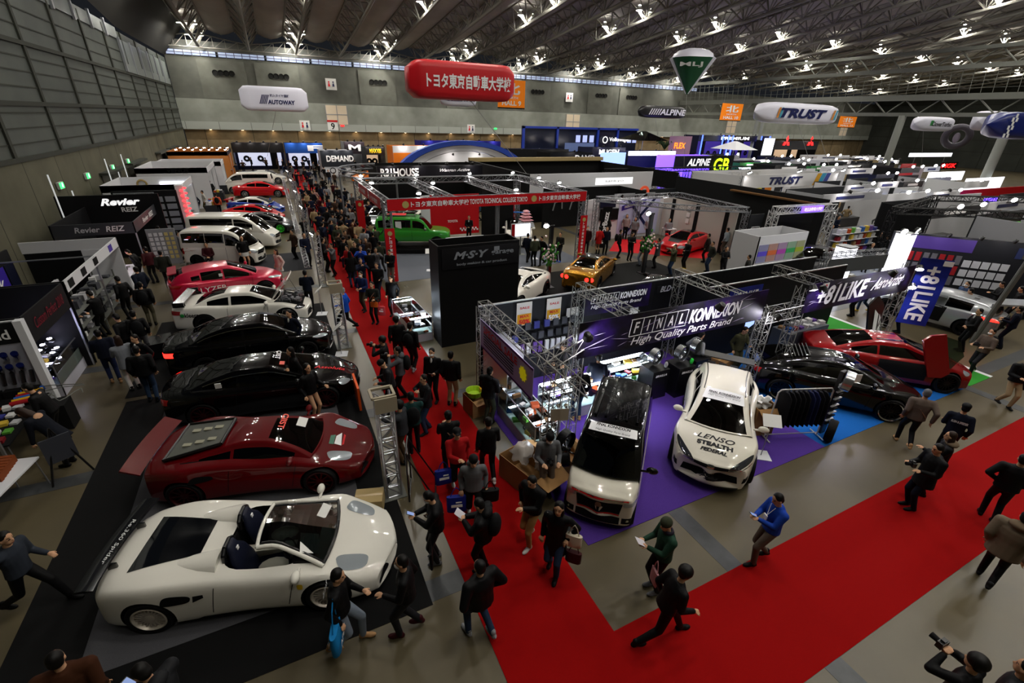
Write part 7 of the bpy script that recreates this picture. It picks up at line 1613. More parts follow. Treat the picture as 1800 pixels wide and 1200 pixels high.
for nm,r0,r1,m_,y in (('blue_arch',7.6,8.5,mat('arch_blue','2a4ab0',.4),53.8),('grey_arch',6.4,7.5,mat('arch_grey','a8a8ac',.5),53.9),('white_arch',.0,6.3,whitep,54.)):
    q = MB(); c = GY(818,318,54); n_ = 24; k0,k1 = (.42,PI-.42) if r0 else (.3,PI-.3)
    for dy in (0,.9):
        for rr in (r0,r1): q.v += [(c.x+rr*1.0*math.cos(k0+(k1-k0)*i/n_),y+dy,c.z+(rr-6.2)*.55*math.sin(k0+(k1-k0)*i/n_)*2.0 if False else c.z+rr*.52*math.sin(k0+(k1-k0)*i/n_)) for i in range(n_+1)]
    m1 = n_+1
    for i in range(n_): q.f += [(i,i+1,m1+i+1,m1+i),(2*m1+i,3*m1+i,3*m1+i+1,2*m1+i+1),(m1+i,m1+i+1,3*m1+i+1,3*m1+i),(i,2*m1+i,2*m1+i+1,i+1)]
    q.mi = [0]*len(q.f); part(nm,q,m_,t,world=True)
part('base_wall',MB().b2((c.x-7,55.5,0),(c.x+7,55.6,2.4)),mat('wall_lit','d8d8e0',.5,emit=.15),t,world=True)
for i in range(4): spot((c.x-5+3.2*i,53,c.z+1.8+1.2*(i in (1,2))),(0,.6,-.7),'lamp on the blue and grey arch canopy, %s from the left' % nth[i],None,r=.13)
t,x0,x1,z = far_booth('long black fascia stand with white R31HOUSE lettering',662,292,848,38,.95,mat('fascia_black','0e0e14',.3),'R31HOUSE',None,depth=4,tx=.20,tw=3.0,th=.6,spots=4,wallm=black_m); text('Wangan Active',(x0+6.3,37.98,z-.4),X1,Z1,silver_l,t,w=2.6,h=.3,shear=.4)
t = thing('curved_truss','half-ring lattice canopy left of the R31HOUSE fascia','truss',(6,36,0)); pr_ = None; q = MB()
for i in range(13):
    a_ = PI*.5+PI*i/12; p = Vector((7.2+3.2*math.cos(a_),36+3.6*math.sin(a_),3.6))
    if pr_ is not None:
        for dz,rr in ((0,.06),(.35,.06)): q.tube(pr_+Vector((0,0,dz)),p+Vector((0,0,dz)),rr,n=5)
        q.tube(pr_,p+Vector((0,0,.35)),.03,n=4)
    pr_ = p
part('ring_beam',q,lat,t,world=True)
for x,y in ((7.2,39.4),(4.1,36.6),(7.2,32.4)): part('post',MB().tube((x,y,0),(x,y,3.7),.06),lat,t,world=True)
t,x0,x1,z = far_booth('dark stand with a white sparco sign',888,262,1000,58,1.9,pan_b,None,None,wallm=navy,spots=0); part('white_sign',MB().b2((x0+6.3,57.7,z-2.2),(x0+10.9,57.95,z-.6)),whitep,t,world=True); text('sparco',(x0+8.6,57.68,z-1.5),X1,Z1,black_l,t,w=2.2,h=.5); part('purple_block',MB().b2((x0+5.0,57.7,z-2.2),(x0+6.3,57.95,z-.6)),mat('block_violet','2c2a8a',.5),t,world=True)
for i in range(2): spot((x0+7.4+2.2*i,57.2,z-.4),(0,.6,-.8),'spotlight over the white sparco sign, %s one' % ('left','right')[i],None,r=.14)
# tall blue-framed maker's stand
Yv = 66.; p = GY(918,221,Yv); x1 = solve_x(1121,Yv,p.z); t = thing('exhibition_booth','tall dark stand with blue frames and white Volkswagen lettering','booth',((p.x+x1)/2,Yv,0)); bf = mat('frame_blue','1c3aa8',.4); gp = mat('glass_navy','1a1e30',.15)
part('wall',MB().b2((p.x,Yv,0),(x1,Yv+.2,p.z)),gp,t,world=True)
for a_,b_2 in ((0,.27),(.27,.62),(.62,.8),(.8,1.)):
    xa,xb = p.x+(x1-p.x)*a_,p.x+(x1-p.x)*b_2; part('blue_frame',MB().b2((xa,Yv-.3,p.z-.3),(xb,Yv,p.z)).b2((xa,Yv-.3,2),(xa+.35,Yv,p.z)),bf,t,world=True)
for i,f_ in enumerate((.46,.52,.58,.93,.98)): part('lit_window',MB().b2((p.x+(x1-p.x)*f_-.4,Yv-.05,4.5),(p.x+(x1-p.x)*f_+.4,Yv-.02,5.5)),mat('window_lit','a8b4e0',.4,emit=.8,ecol='b4c0ff'),t,world=True)
lw = mat('lit_lettering')
for s_,fx_,z_,w_ in (('Volkswagen',.80,4.9,4.2),('Volkswagen',.24,3.1,4.2)):
    xc = p.x+(x1-p.x)*fx_; text(s_,(xc+.6,Yv-.32,z_),X1,Z1,lw,t,w=w_,h=.75,bold=.03); part('round_logo',MB().lathe([(.38,0),(.52,0),(.52,.04),(.38,.04)],20,Matrix.Translation((xc-2.3,Yv-.32,z_)) @ Matrix.Rotation(PI/2,4,'X')),lw,t,world=True)
part('video_wall',MB().b2((p.x+7.5,Yv-.1,2.6),(p.x+13,Yv-.05,4.4)),mat('screen_dim','4a5a80',.3,emit=.35,ecol='7080b0'),t,world=True)
far_booth('low black stand with white DAMD lettering',968,268,1042,52,1.3,pan_b,'DAMD',None,tx=.82,tw=3,spots=1,wallm=black_m)
far_booth('stand with a long bright white light strip and glass front',1106,266,1188,52,.5,glow_w,None,None,wallm=navy,spots=3)
far_booth('black stand with white and purple lettering',1042,259,1100,54,1.1,navy_f,'MUGEN',lw,spots=2,wallm=navy)
o,*_ = sheet('lit_screen','bright white and blue lit sign in front of the purple-lettered stand','sign',GY(1077,281,46),X1,Z1,3.6,1.6,scr_b)
far_booth('black and purple stand with slanted white ALPINE lettering',1188,274,1256,48,1.6,navy_f,'ALPINE',lw,spots=0,tx=.62,tw=4.2,th=.9,shear=.2,wallm=glow_p)
o,*_ = sheet('sign_board','dark sign with large yellow-green GB letters','sign',GY(1268,290,46),X1,Z1,4.2,2.4,pan_b); c = GY(1268,290,45.9); text('GB',c,X1,Z1,mat('neon_lime','c0f020',.4,emit=2.5,ecol='c8ff20'),o,w=2.8,h=1.7)
t,x0,x1,z = far_booth('tall dark stand framed by upright blue neon tubes',1230,237,1352,62,.9,black_s,'PREMIUM',lw,tw=7,tx=.5,spots=2,wallm=navy,glow=mat('goods_violet','40308a',.5,emit=.5))
for i,f_ in enumerate((.02,.3,.38,.44,.86,.99)): part('neon_tube',MB().tube((x0+(x1-x0)*f_,61.6,.5),(x0+(x1-x0)*f_,61.6,z),.12,n=6),glow_b,t,world=True)
o,*_ = sheet('lit_screen','bright white video screen right of the twin pillars','screen',GY(1350,258,56),X1,Z1,2.6,2.6,scr_w)
t,x0,x1,z = far_booth('long black stand with two red three-diamond logos',1362,247,1440,56,1.4,black_s,None,None,spots=2,wallm=black_m,glow=glow_o)
for x in (x0+3,x0+9.5):
    for a_ in range(3):
        an = PI/2+a_*2*PI/3; u_ = Vector((math.cos(an),0,math.sin(an))); w_ = Vector((-u_.z,0,u_.x))*.32; q = Vector((x,55.9,z-.2)); part('diamond_logo',MB().add([q,q+u_*.5+w_,q+u_*1.0,q+u_*.5-w_],[(0,1,2,3)]),glow_r,t,world=True)
for i,(px,py) in enumerate(((1130,246),(1290,262))):
    o = thing('market_canopy','small %s canopy roof among the far stands' % ('glass-like','white')[i],'canopy',GY(px,py,58)); part('roof',MB().loft([[(x*s,y*s,z_) for x,y in ((-1,-1),(1,-1),(1,1),(-1,1))] for s,z_ in ((2.6,0),(.2,1.2))]),clear if i == 0 else whitep,o); part('pole',MB().tube((0,0,0),(0,0,-o.location.z),.06),alu,o)
t = thing('palm_tree','green potted palm between the far stands','plant',GY(1168,262,57)); q = MB(); rr = random.Random(2)
for i in range(22):
    a_ = rr.random()*2*PI; L_ = .8+.6*rr.random(); p = [Vector((math.cos(a_)*L_*s,math.sin(a_)*L_*s,1.2*math.sin(s*2.2)*(.6+.5*rr.random()))) for s in (0,.35,.7,1.)]
    for a,b in zip(p,p[1:]): q.tube(a,b,.09,.05,4)
part('fronds',q,mat('palm_green','3a5228',.7),t); part('trunk',MB().tube((0,0,-3.5),(0,0,0),.12),card,t)
o,*_ = sheet('sign_board','round-edged pink sign with orange FLEX lettering','sign',GY(1195,256,56),X1,Z1,4.4,2.6,mat('sign_pink','b08a90',.5)); c = GY(1195,256,55.9); text('FLEX',c,X1,Z1,mat('neon_orange','ff9020',.4,emit=2.),o,w=2.2,h=.8)
# box stands in the middle distance
t = thing('exhibition_booth','large black box stand with a plain white slanting front panel','booth',(22,38,0)); 
for nm,a,b,m_ in (('front_wall',(17.4,32.5,2.2),(29.5,32.6,3.7),whitep),('left_wall',(17.2,32.5,0),(17.4,45,3.7),pan_b),('back_wall',(17.4,45,0),(33,45.1,3.6),black_m),('right_wall',(32.9,33,2.0),(33,45,3.5),black_m),('lower_wall',(17.4,32.7,0),(29.5,32.8,2.2),black_m),('top_edge',(17.2,44.6,3.6),(33,45.1,3.95),beige_w),('inner_wall',(17.4,36,0),(29,36.1,3.2),black_m)): part(nm,MB().b2(a,b),m_,t,world=True)
o,*_ = sheet('lit_sign','narrow white lit sign at the corner of the white-fronted black box','sign',GY(1080,318,30.5),X1,Z1,3.6,.5,mat('sign_lit','ffffff',.5,emit=1.2)); text('sankyo',GY(1080,318,30.45),X1,Z1,silver_l,o,w=1.8,h=.25)
t = thing('exhibition_booth','black plain-walled stand below the slanting white panel','booth',(21,31,0))
for a,b in (((17.6,30.6,0),(24.6,30.7,2.9)),((24.5,27.5,0),(24.6,30.6,2.9))): part('wall',MB().b2(a,b),black_m,t,world=True)
for i in range(3): part('bumper_sample',MB().path([(18.4+1.5*i,30.5,1.3),(18.5+1.5*i,30.4,1.9),(19.1+1.5*i,30.4,2.0),(19.2+1.5*i,30.5,1.4)],.05,6),silver_c,t,world=True)
frame('banner_gantry','black lattice walkway with white panels in the middle distance','truss',[('beam',(30,40,3.0),(52,40,3.0)),('beam',(30,40,1.2),(52,40,1.2))]+[('post',(30+2.75*i,40,0),(30+2.75*i,40,3.0)) for i in range(9)],mat('lattice_black','16171a',.5),.4,.04,.02,step=.8)
for i in range(8): 
    if i not in (4,5): sheet('partition_board','white board between the posts of the black lattice walkway, %s from the left' % nth[i],'panel',(31.4+2.75*i,40.6,1.6),X1,Z1,1.6,2.2,whitep)
t = thing('exhibition_booth','charcoal low wall with an orange round logo','booth',(28,32,0)); part('wall',MB().b2((25,31.9,0),(31.9,32.0,2.3)),dark_g,t,world=True); part('round_logo',MB().lathe([(.32,0),(.55,0),(.55,.05),(.32,.05)],18,Matrix.Translation((28.2,31.85,2.1)) @ Matrix.Rotation(PI/2,4,'X')),mat('logo_orange','e0583a',.5,emit=.4),t,world=True); part('grey_wall',MB().b2((22.6,28.6,0),(26.5,28.7,2.6)),greyp,t,world=True)
# banners of the white oval stand
Yt = 31.; p = GY(1310,309,Yt); x1 = solve_x(1474,Yt,p.z); t = thing('ring_banner','white oval banner with dark slanted TRUST lettering and coloured stripes','banner',((p.x+x1)/2,Yt,0)); 
part('front_band',MB().b2((p.x,Yt,p.z-1.15),(x1,Yt+.1,p.z+.05)),whitep,t,world=True); text('TRUST',(p.x+(x1-p.x)*.42,Yt-.02,p.z-.55),X1,Z1,navy_l,t,w=5.0,h=.72,shear=.25,bold=.05)
for i,c in enumerate(('d8a020','3a9ac0','3a4a9a')): part('stripe',MB().add([(x1-3.9+.75*i+dx,Yt-.02,p.z+dz) for dx,dz in ((0,-1.12),(.7,-1.12),(1.15,.03),(.45,.03))],[(0,1,2,3)]),mat('stripe_'+c,c,.5),t,world=True)
part('rear_band',MB().b2((p.x-2,Yt+4.5,p.z-1.1),(x1+1,Yt+4.6,p.z)),whitep,t,world=True); text('TRUST',(p.x+5.5,Yt+4.48,p.z-.5),(-1,0,0),Z1,silver_l,t,w=5,h=.7,shear=.25,off=-.02); part('left_band',MB().slab((p.x-2,Yt+4.5),(p.x,Yt),p.z-1.1,p.z,.1),whitep,t,world=True)
for x,y in ((p.x,Yt+.3),(x1,Yt+.3),(p.x-2,Yt+4.6),(x1+1,Yt+4.6)): part('post',MB().truss((x,y,0),(x,y,p.z),.4,.04,.02,.5),lat,t,world=True)
for i,f_ in enumerate((.0,.5,1.0)): spot((p.x+(x1-p.x)*f_,Yt-.4,p.z+.3),(0,-.5,-.8),'floodlight on the white TRUST banner, %s from the left' % nth[i],None,r=.2)
wl_ = [mat('poster_'+str(i),c,.5) for i,c in enumerate(('b02a2a','c8c020','d07a20','2a2a2e'))]
for i in range(4): sheet('poster','upright poster under the white TRUST banner, %s from the left' % nth[i],'poster',(p.x+6+1.6*i,Yt+4,1.6),X1,Z1,1.1,1.6,wl_[i])
# rows of small stands at the right, filling the hall towards the pillars
rr = random.Random(21); FAS = [('white',whitep),('black',pan_b),('dark blue',navy),('red',redp),('pale grey',mat('pale_grey_panel','b0b2b8',.5)),('green',mat('booth_green','2a7a3a',.5)),('wood-coloured',beige_w),('charcoal',dark_g)]
GL = [(None,''),(glow_s,'bright goods'),(scr_w,'a glowing white back wall'),(glow_o,'warm-lit goods'),(scr_b,'a pale blue screen'),(mat('goods_green','5aa04a',.5,emit=.6),'green-lit goods')]
cnt = {}
for iy,Y in enumerate((9.5,15.,21.5,27.,33.,39.5,46.,53.)):
    x = (36.,37.,35.5,47.5,53.,54.,56.,60.)[iy] + rr.random()
    while x < (60,60,62,68,76,80,92,100)[iy]:
        w = 4+4*rr.random(); h = 2.6+.9*rr.random(); fi,gi = rr.choice((0,0,0,1,2,3,4,4,5,6,7)),rr.choice((0,1,1,2,3,4,5))
        fn,fm = FAS[fi]; k = cnt[(fn,gi)] = cnt.get((fn,gi),0)+1
        lab = '%s-fascia far right stand%s, %s such from the front' % (fn,' with '+GL[gi][1] if gi else '',nth[k-1])
        t = thing('exhibition_booth',lab,'booth',(x+w/2,Y+1.5,0)); 
        part('fascia',MB().b2((x,Y,h-.6),(x+w-.4,Y+.1,h)),fm,t,world=True); part('back_wall',MB().b2((x,Y+3,0),(x+w-.4,Y+3.08,h)),dark_g if fi != 0 else whitep,t,world=True); part('side_wall',MB().b2((x,Y+.1,0),(x+.06,Y+3,h-.05)),fm,t,world=True)
        if GL[gi][0]: part('glow_panel',MB().b2((x+.4,Y+2.85,.6),(x+w-.8,Y+2.95,h-.7)),GL[gi][0],t,world=True)
        part('counter',MB().b2((x+.5,Y+.6,0),(x+w-1.2,Y+1.2,.95)),whitep if rr.random() < .5 else black_s,t,world=True)
        if rr.random() < .75: part('fascia_lettering',MB().b2((x+w*.2,Y-.03,h-.42),(x+w*.2+w*.45,Y-.01,h-.2)),white_l if fi not in (0,4) else navy_l,t,world=True)
        for q in range(2): spot((x+w*(.25+.45*q),Y-.6,h+.2),(0,.5,-.9) if rr.random() < .3 else (-.6,-.7,-.35),'spotlight of the %s' % lab.replace(' stand',' stand,',1)[:60]+', '+('left','right')[q],'spotlights of the far right stands',r=.17,arm=1)
        x += w+.6+(2.5 if rr.random() < .25 else 0)
def sheet_px(name,lb,q,Y,m_,legs=True):
    a,b = GY(q[0],q[1],Y),GY(q[2],q[3],Y); o = thing(name,lb,'sign',((a.x+b.x)/2,Y,0)); part('panel',MB().b2((a.x,Y,b.z),(b.x,Y+.08,a.z)),m_,o,world=True)
    if legs:
        for f_ in (.15,.85): part('support_post',MB().tube((a.x+(b.x-a.x)*f_,Y+.04,0),(a.x+(b.x-a.x)*f_,Y+.04,b.z),.05),steel,o,world=True)
    return o,a,b
pg = mat('panel_glow','ffffff',.5,emit=2.2,ecol='f4f6ff')
sheet_px('lit_sign','glowing white panel left of the right pillar',(1634,303,1690,316),31,pg); sheet_px('lit_sign','glowing white panel below the right pillar',(1700,314,1757,331),27,pg)
sheet_px('lit_sign','glowing white lettering strip at the far right',(1600,269,1672,275),44,pg); o,a,b = sheet_px('sign_board','dark sign with red and yellow NGK lettering at the far right',(1655,285,1680,297),38,black_s); text('NGK',((a.x+b.x)/2,37.95,(a.z+b.z)/2),X1,Z1,glow_r,o,w=(b.x-a.x)*.8,h=(a.z-b.z)*.6)
sheet_px('sign_board','tall red sign panel beside the far right stands',(1586,288,1600,316),34,redp); o,a,b = sheet_px('sign_board','white wall with a large round grey logo at the right',(1608,338,1655,372),24,whitep); part('round_logo',MB().lathe([(.6,0),(.9,0),(.9,.03),(.6,.03)],20,Matrix.Translation(((a.x+b.x)/2,23.9,(a.z+b.z)/2)) @ Matrix.Rotation(PI/2,4,'X')),silver_l,o,world=True)
sheet_px('sign_board','purple-blue video screen at the far right',(1732,349,1760,362),22,glow_p); sheet_px('sign_board','grey mesh wall at the right above the shop roofs',(1735,375,1778,400),16,greyp); sheet_px('sign_board','red curved fascia at the far right edge',(1670,336,1800,341),24,redp)
frame('banner_gantry','dark lattice gantry over the stands right of the white gate','truss',[('beam',(32.5,15.0,3.2),(42,17.2,3.2)),('beam',(32.5,15.0,3.2),(44,8.5,3.2)),('post',(32.5,15.0,0),(32.5,15.0,3.2)),('post',(42,17.2,0),(42,17.2,3.2)),('beam',(42,17.2,3.2),(50,14,3.2)),('post',(44,8.5,0),(44,8.5,3.2))],MATS['lattice_black'],.36,.035,.018,step=.6)
t = thing('goods_shelf','white shelving wall of small goods behind the lit pillars','shelf',(31.5,15.6,0)); 
for z in (.2,.6,1.0,1.4,1.8): part('shelf_board',MB().b2((29.2,15.8,z),(33.4,16.2,z+.03)),whitep,t,world=True)
part('back_panel',MB().b2((29.2,16.2,0),(33.4,16.25,2.1)),greyp,t,world=True)
ZONE[:] = ['on the white shelving wall behind the lit pillars','goods on the white shelving wall']
for z in (.23,.63,1.03,1.43,1.83):
    for i in range(9): goods((29.5+.44*i,15.95,z),(.28,.2,.2+.12*rr.random()),rr)
# ------------------------------------------------------------------ hanging signs and balloons
def hang(name,label,pxl,pyt,pxr,pyb,Y,m):
    a,b = GY(pxl,pyt,Y),GY(pxr,pyb,Y); o = thing(name,label,'hanging sign',((a.x+b.x)/2,Y,b.z)); part('panel',MB().b2((a.x,Y,b.z),(b.x,Y+.06,a.z)),m,o,world=True)
    part('cable',MB().tube((a.x+.2,Y,a.z),(a.x+.2,Y,zb(Y)),.015,n=4).tube((b.x-.2,Y,a.z),(b.x-.2,Y,zb(Y)),.015,n=4),wire_m,o,world=True); part('bottom_bar',MB().b2((a.x,Y-.02,b.z-.12),(b.x,Y+.08,b.z)),black_m,o,world=True); return o,a,b
og = mat('sign_orange','ee8014',.5,emit=.25)
for lb,q,Y,n_ in (('large orange hall 9 sign hanging behind the red balloon',(876,139,922,190),50,'9'),('orange hall 10 sign hanging in the distance',(1271,181,1301,212),60,'10'),('orange hall 11 sign hanging farthest to the right',(1478,204,1501,224),62,'11')):
    o,a,b = hang('hall_sign',lb,*q,Y,og); cx,w,h = (a.x+b.x)/2,b.x-a.x,a.z-b.z
    text('北',(cx,Y-.02,a.z-h*.32),X1,Z1,white_l,o,w=w*.62,h=h*.42,bold=.03); text('NORTH',(cx,Y-.02,a.z-h*.64),X1,Z1,white_l,o,w=w*.46,h=h*.09); text('HALL '+n_,(cx,Y-.02,a.z-h*.84),X1,Z1,white_l,o,w=w*.72,h=h*.18,bold=.03)
def tether(o,p,px,py,z=2.5):
    g = G(px,py,z); part('tether',MB().tube(p,g,.018,n=4),wire_m,o,world=True)
def balloon_box(label,c,L,Hh,D,m,ang=0.,rnd_=.35,name='advertising_balloon'):
    o = thing(name,label,'balloon',c,ang); n = 18; R = []
    for i in range(15):
        u = -1+2*i/14; s = max((1-abs(u)**6)**.5,.03) if rnd_ else min(1.,.62+.38*(1-abs(u))/.16)
        R.append([(u*L/2,D/2*s*np.sign(math.cos(a))*abs(math.cos(a))**(.5 if rnd_ else .28),Hh/2*s*np.sign(math.sin(a))*abs(math.sin(a))**(.5 if rnd_ else .28)) for a in [2*PI*(k+.5)/n for k in range(n)]])
    part('envelope',MB().loft(R),m,o,50); return o
br = mat('balloon_red','c81420',.35)
a,b = GY(720,140,30),GY(893,148,30); c = (a+b)/2; L_ = (b-a).length
o = balloon_box('large red box-shaped balloon with white Japanese lettering',c,L_+.25,2.0,1.9,br,-.02,0); text('トヨタ東京自動車大学校',(.25,-.95,-.05),X1,(0,0,1),white_l,o,w=L_*.84,h=.78,world=False,off=.02,bold=.03); tether(o,c+Vector((.5,0,-.85)),930,311)
a,b = GY(422,172,60),GY(540,176,60); c = (a+b)/2; L_ = b.x-a.x
bwm = mat('balloon_white','dcdcea',.4)
o = balloon_box('white box-shaped balloon with blue AUTOWAY lettering at the far left',c,L_,2.3,1.7,bwm,.0,0); text('AUTOWAY',(.6,-.85,-.3),X1,Z1,navy_l,o,w=2.6,h=.42,world=False,shear=.1,bold=.04,off=.03); text('輸入タイヤ通販',(.5,-.85,.3),X1,Z1,navy_l,o,w=1.8,h=.28,world=False,off=.03)
for i in range(5): part('logo_stripe',MB().add([(-1.5+.14*i+dx,-.87,z_) for dx,z_ in ((0,-.5),(.09,-.5),(.45,.35),(.36,.35))],[(0,1,2,3)]),navy_l,o)
tether(o,c-Vector((0,0,.85)),470,275)
a,b = GY(772,174,48),GY(838,174,48); c = (a+b)/2; o = balloon_box('white CELLSTAR balloon half hidden behind the red balloon',c,b.x-a.x,1.3,1.2,bwm,0,.3); text('CELLSTAR',(0,-.62,0),X1,Z1,navy_l,o,w=3.0,h=.42,world=False,bold=.03,off=.03)
def capsule(label,pxl,pxr,py,Y,Hh,m,**k):
    a,b = GY(pxl,py,Y),GY(pxr,py,Y); return balloon_box(label,(a+b)/2,b.x-a.x,Hh,Hh,m),(a+b)/2,b.x-a.x
o,c,L_ = capsule('black capsule balloon with white ALPINE lettering',1121,1204,197,55,1.55,mat('balloon_black','141416',.35)); text('/////ALPINE',(.3,-.80,0),X1,Z1,white_l,o,w=L_*.78,h=.75,world=False,shear=.15,bold=.03,off=.03); tether(o,c-Vector((1,0,.8)),1160,270)
o,c,L_ = capsule('white rounded balloon with dark TRUST lettering and coloured stripes',1325,1470,200,38,2.1,bwm); text('TRUST',(-.4,-1.08,0),X1,Z1,navy_l,o,w=L_*.56,h=.95,world=False,shear=.25,bold=.05,off=.03)
for i,(x,cc) in enumerate(((-.34,'c8843a'),(-.31,'4a9ab0'),(.33,'c8843a'),(.36,'4a9ab0'))): part('stripe',MB().add([(x*L_+dx,-1.09,z_) for dx,z_ in ((0,-.5),(.3,-.5),(.5,.5),(.2,.5))],[(0,1,2,3)]),mat('stripe_'+cc,cc,.5),o)
tether(o,c+Vector((.6,0,-1)),1428,300); tether(o,c+Vector((4,0,-1)),1460,300)
o,c,L_ = capsule('small white balloon with green and black CloverTurbo lettering',1607,1671,218,42,2.0,bwm); text('CloverTurbo',(.3,-1.02,0),X1,Z1,black_l,o,w=L_*.55,h=.6,world=False,off=.03); part('clover_mark',MB().box((-2.6,-1.04,.1),(.7,.02,.7)),MATS['logo_green'],o); tether(o,c-Vector((2,0,1)),1620,290)
o,c,L_ = capsule('white pointed balloon behind the blue balloon at the right edge',1719,1765,213,36,2.6,bwm); part('wing_mark',MB().add([(-1.4,-1.33,0),(0,-1.33,.25),(1.2,-1.33,.2),(0,-1.33,.1)],[(0,1,2,3)]),black_l,o)
bb_ = mat('balloon_blue','10206a',.35); a,b = GY(1735,217,22),GY(1900,228,22); c = (a+b)/2; o = balloon_box('dark blue balloon with a checkered end and white lettering at the right edge',c,(b-a).length,2.3,2.2,bb_,0,.3); text('MAGICAL',(-1.2,-1.14,.45),X1,Z1,white_l,o,w=3.6,h=.55,world=False,bold=.02,off=.03); text('HASEPRO',(-1.2,-1.14,-.35),X1,Z1,white_l,o,w=4.4,h=.75,world=False,bold=.05,off=.03)
ck = MB(); LL = (b-a).length
for i in range(3):
    for j in range(6):
        if (i+j) % 2 == 0: ck.box((-LL/2+1.0+.36*i+.1*j,-1.14,-.85+.32*j),(.36,.02,.32))
part('checkered_band',ck,white_l,o)
# green tapering balloon with a white top
Yg = 42.; a,b = GY(1184,102,Yg),GY(1241,102,Yg); c = (a+b)/2; R_ = (b.x-a.x)/2; tip_ = GY(1207,166,Yg); hh = c.z-tip_.z
o = thing('advertising_balloon','green tapering balloon with a white domed top and MLJ lettering','balloon',tip_,-.8); gm_ = mat('balloon_green','0a4a2c',.4)
def tri(s,z_): return [(s*R_*(math.cos(q)*(.86+.14*math.cos(3*q+PI/2))),s*R_*.9*(math.sin(q)*(.9+.1*math.cos(3*q))),z_) for q in [2*PI*i/18 for i in range(18)]]
part('envelope',MB().loft([tri(.03,0),tri(.34,hh*.33),tri(.7,hh*.68),tri(1.,hh)]),gm_,o,60); part('white_top',MB().loft([tri(1.,hh),tri(.93,hh+R_*.16),tri(.7,hh+R_*.3),tri(.35,hh+R_*.38),tri(.03,hh+R_*.4)]),bwm,o,60)
for s in (-1,1): part('white_edge',MB().tube((s*R_*.05,-.03,hh*.02),(s*R_*.96,-R_*.3,hh),.05,.18,8),bwm,o)
text('MLJ',(0,-R_*.70,hh*.8),X1,(0,-R_*.24,hh*.32),white_l,o,w=R_*1.0,h=R_*.24,world=False,off=.12); tether(o,tip_,1202,300)
o = thing('advertising_balloon','grey tyre-shaped ring balloon hanging at the right','balloon',GY(1682,240,42),-1.05); part('ring',MB().lathe([(1.2,-.35),(1.9,-.3),(2.0,0),(1.9,.3),(1.2,.35),(1.0,0),(1.2,-.35)],28,Matrix.Rotation(PI/2+.3,4,'X')),mat('balloon_grey','4a4650',.3),o,180); part('centre_figure',MB().ell((0,0,-.2),(.45,.2,.8),10,8),mat('balloon_pale','8a8090',.4),o,60)
# small signs on the back wall
for i,(px,py,w,h,s) in enumerate(((582,148,1.5,1.5,'WC'),(536,220,1.4,1.3,'WC'),(828,226,1.4,1.3,'WC'),(1001,171,1.5,1.5,'WC'))):
    c = GY(px,py,WY-.12); o,*_ = sheet('wall_sign','white toilet sign with two small figures on the back wall, %s' % ('high left','low left','low middle','high right')[i],'sign',c,X1,Z1,w,h,MATS['paper'])
    for s_,mm in ((-.3,red_l),(.3,navy_l)): part('figure',MB().tube((c.x+s_,c.y-.02,c.z-.3),(c.x+s_,c.y-.02,c.z+.12),.16,.08,8).ell((c.x+s_,c.y-.02,c.z+.28),(.11,.02,.11),8,6),mm,o,world=True)
c = GY(585,220,WY-.12); o,*_ = sheet('wall_sign','white and red number 9 sign on the back wall stripe','sign',c,X1,Z1,1.5,1.4,MATS['paper']); text('9',c-Vector((0,.0,.15)),X1,Z1,black_l,o,h=.9); part('red_header',MB().b2((c.x-.75,c.y-.04,c.z+.45),(c.x+.75,c.y-.01,c.z+.7)),redp,o,world=True)
for i,px in enumerate((591,1007,1284,1480)):
    c = GY(px,(192,212,227,237)[i],WY-.02); w = MB(); w.b2((c.x-1.6,WY-.08,6.0),(c.x+1.6,WY-.02,8.6),0); 
    for dx in (-1.6,0,1.5): w.b2((c.x+dx,WY-.12,6.0),(c.x+dx+.1,WY-.08,8.6),1)
    w.b2((c.x-1.6,WY-.12,7.3),(c.x+1.6,WY-.08,7.4),1); NWIN += 1; struct('window_%d' % NWIN,w,[mat('room_glow','b8a890',.5,emit=.35),greyp])
solo('wall_lamp',MB().box(GY(602,221,WY-.1),(.5,.1,.16)),glow_r,'small red lit sign right of the number 9 sign','sign'); solo('wall_lamp',MB().box(GY(871,226,WY-.1),(.5,.1,.22)),green_e,'small green exit light on the back wall stripe','sign')
# ------------------------------------------------------------------ people placed by hand
def pp(px,py,a,label,jacket='black',trousers='black',z=0.,**k):
    return person(tuple(G(px,py,z)),63.4+a,jacket,trousers,label,**k)
# on the cross carpet and the open floor, right and front
t,J = pp(1333,986,95,'person in a bright blue sweater and lanyard using a phone at the carpet edge','blue','taupe',stride=.35,head=.35,L='phone',R='phone',hair='short')
phone_in(t,J,'L','phone held by the man in the bright blue sweater'); part('lanyard',MB().path([J['nk']+J['fw']*.10+Vector((0,.06,-.02)),J['sh']+J['fw']*.17-J['up']*.18,J['nk']+J['fw']*.10-Vector((0,.06,.02))],.006,4).box(J['sh']+J['fw']*.19-J['up']*.22,(.02,.08,.11)),white_l,t)
t,J = pp(1150,1036,100,'person in a green jacket and khaki knit hat holding a leaflet','green','black',hairc='olive',shoes='grey',hair='beanie',head=.3,L='phone',R='hold',parts_=('scarf',)); paper_in(t,J,'L','leaflet held by the person in the khaki knit hat'); bag_at(t,(.22,.22,.82),'pale see-through bag carried by the person in the khaki knit hat','pink',(.05,.22,.3),'carrier_bag')
pp(1155,1122,280,'person in a black suit striding right on the red carpet corner','black','black',stride=.85,lean=.22,L='down',R='fore',hair='bushy')
t,J = pp(1598,892,85,'person in a long black coat holding a camera on the right carpet','black','navy',coat=.18,head=.25,L='hold',R='hold',shoes='black',bulk=1.1); camera_in(t,J,'camera held by the person in the long black coat')
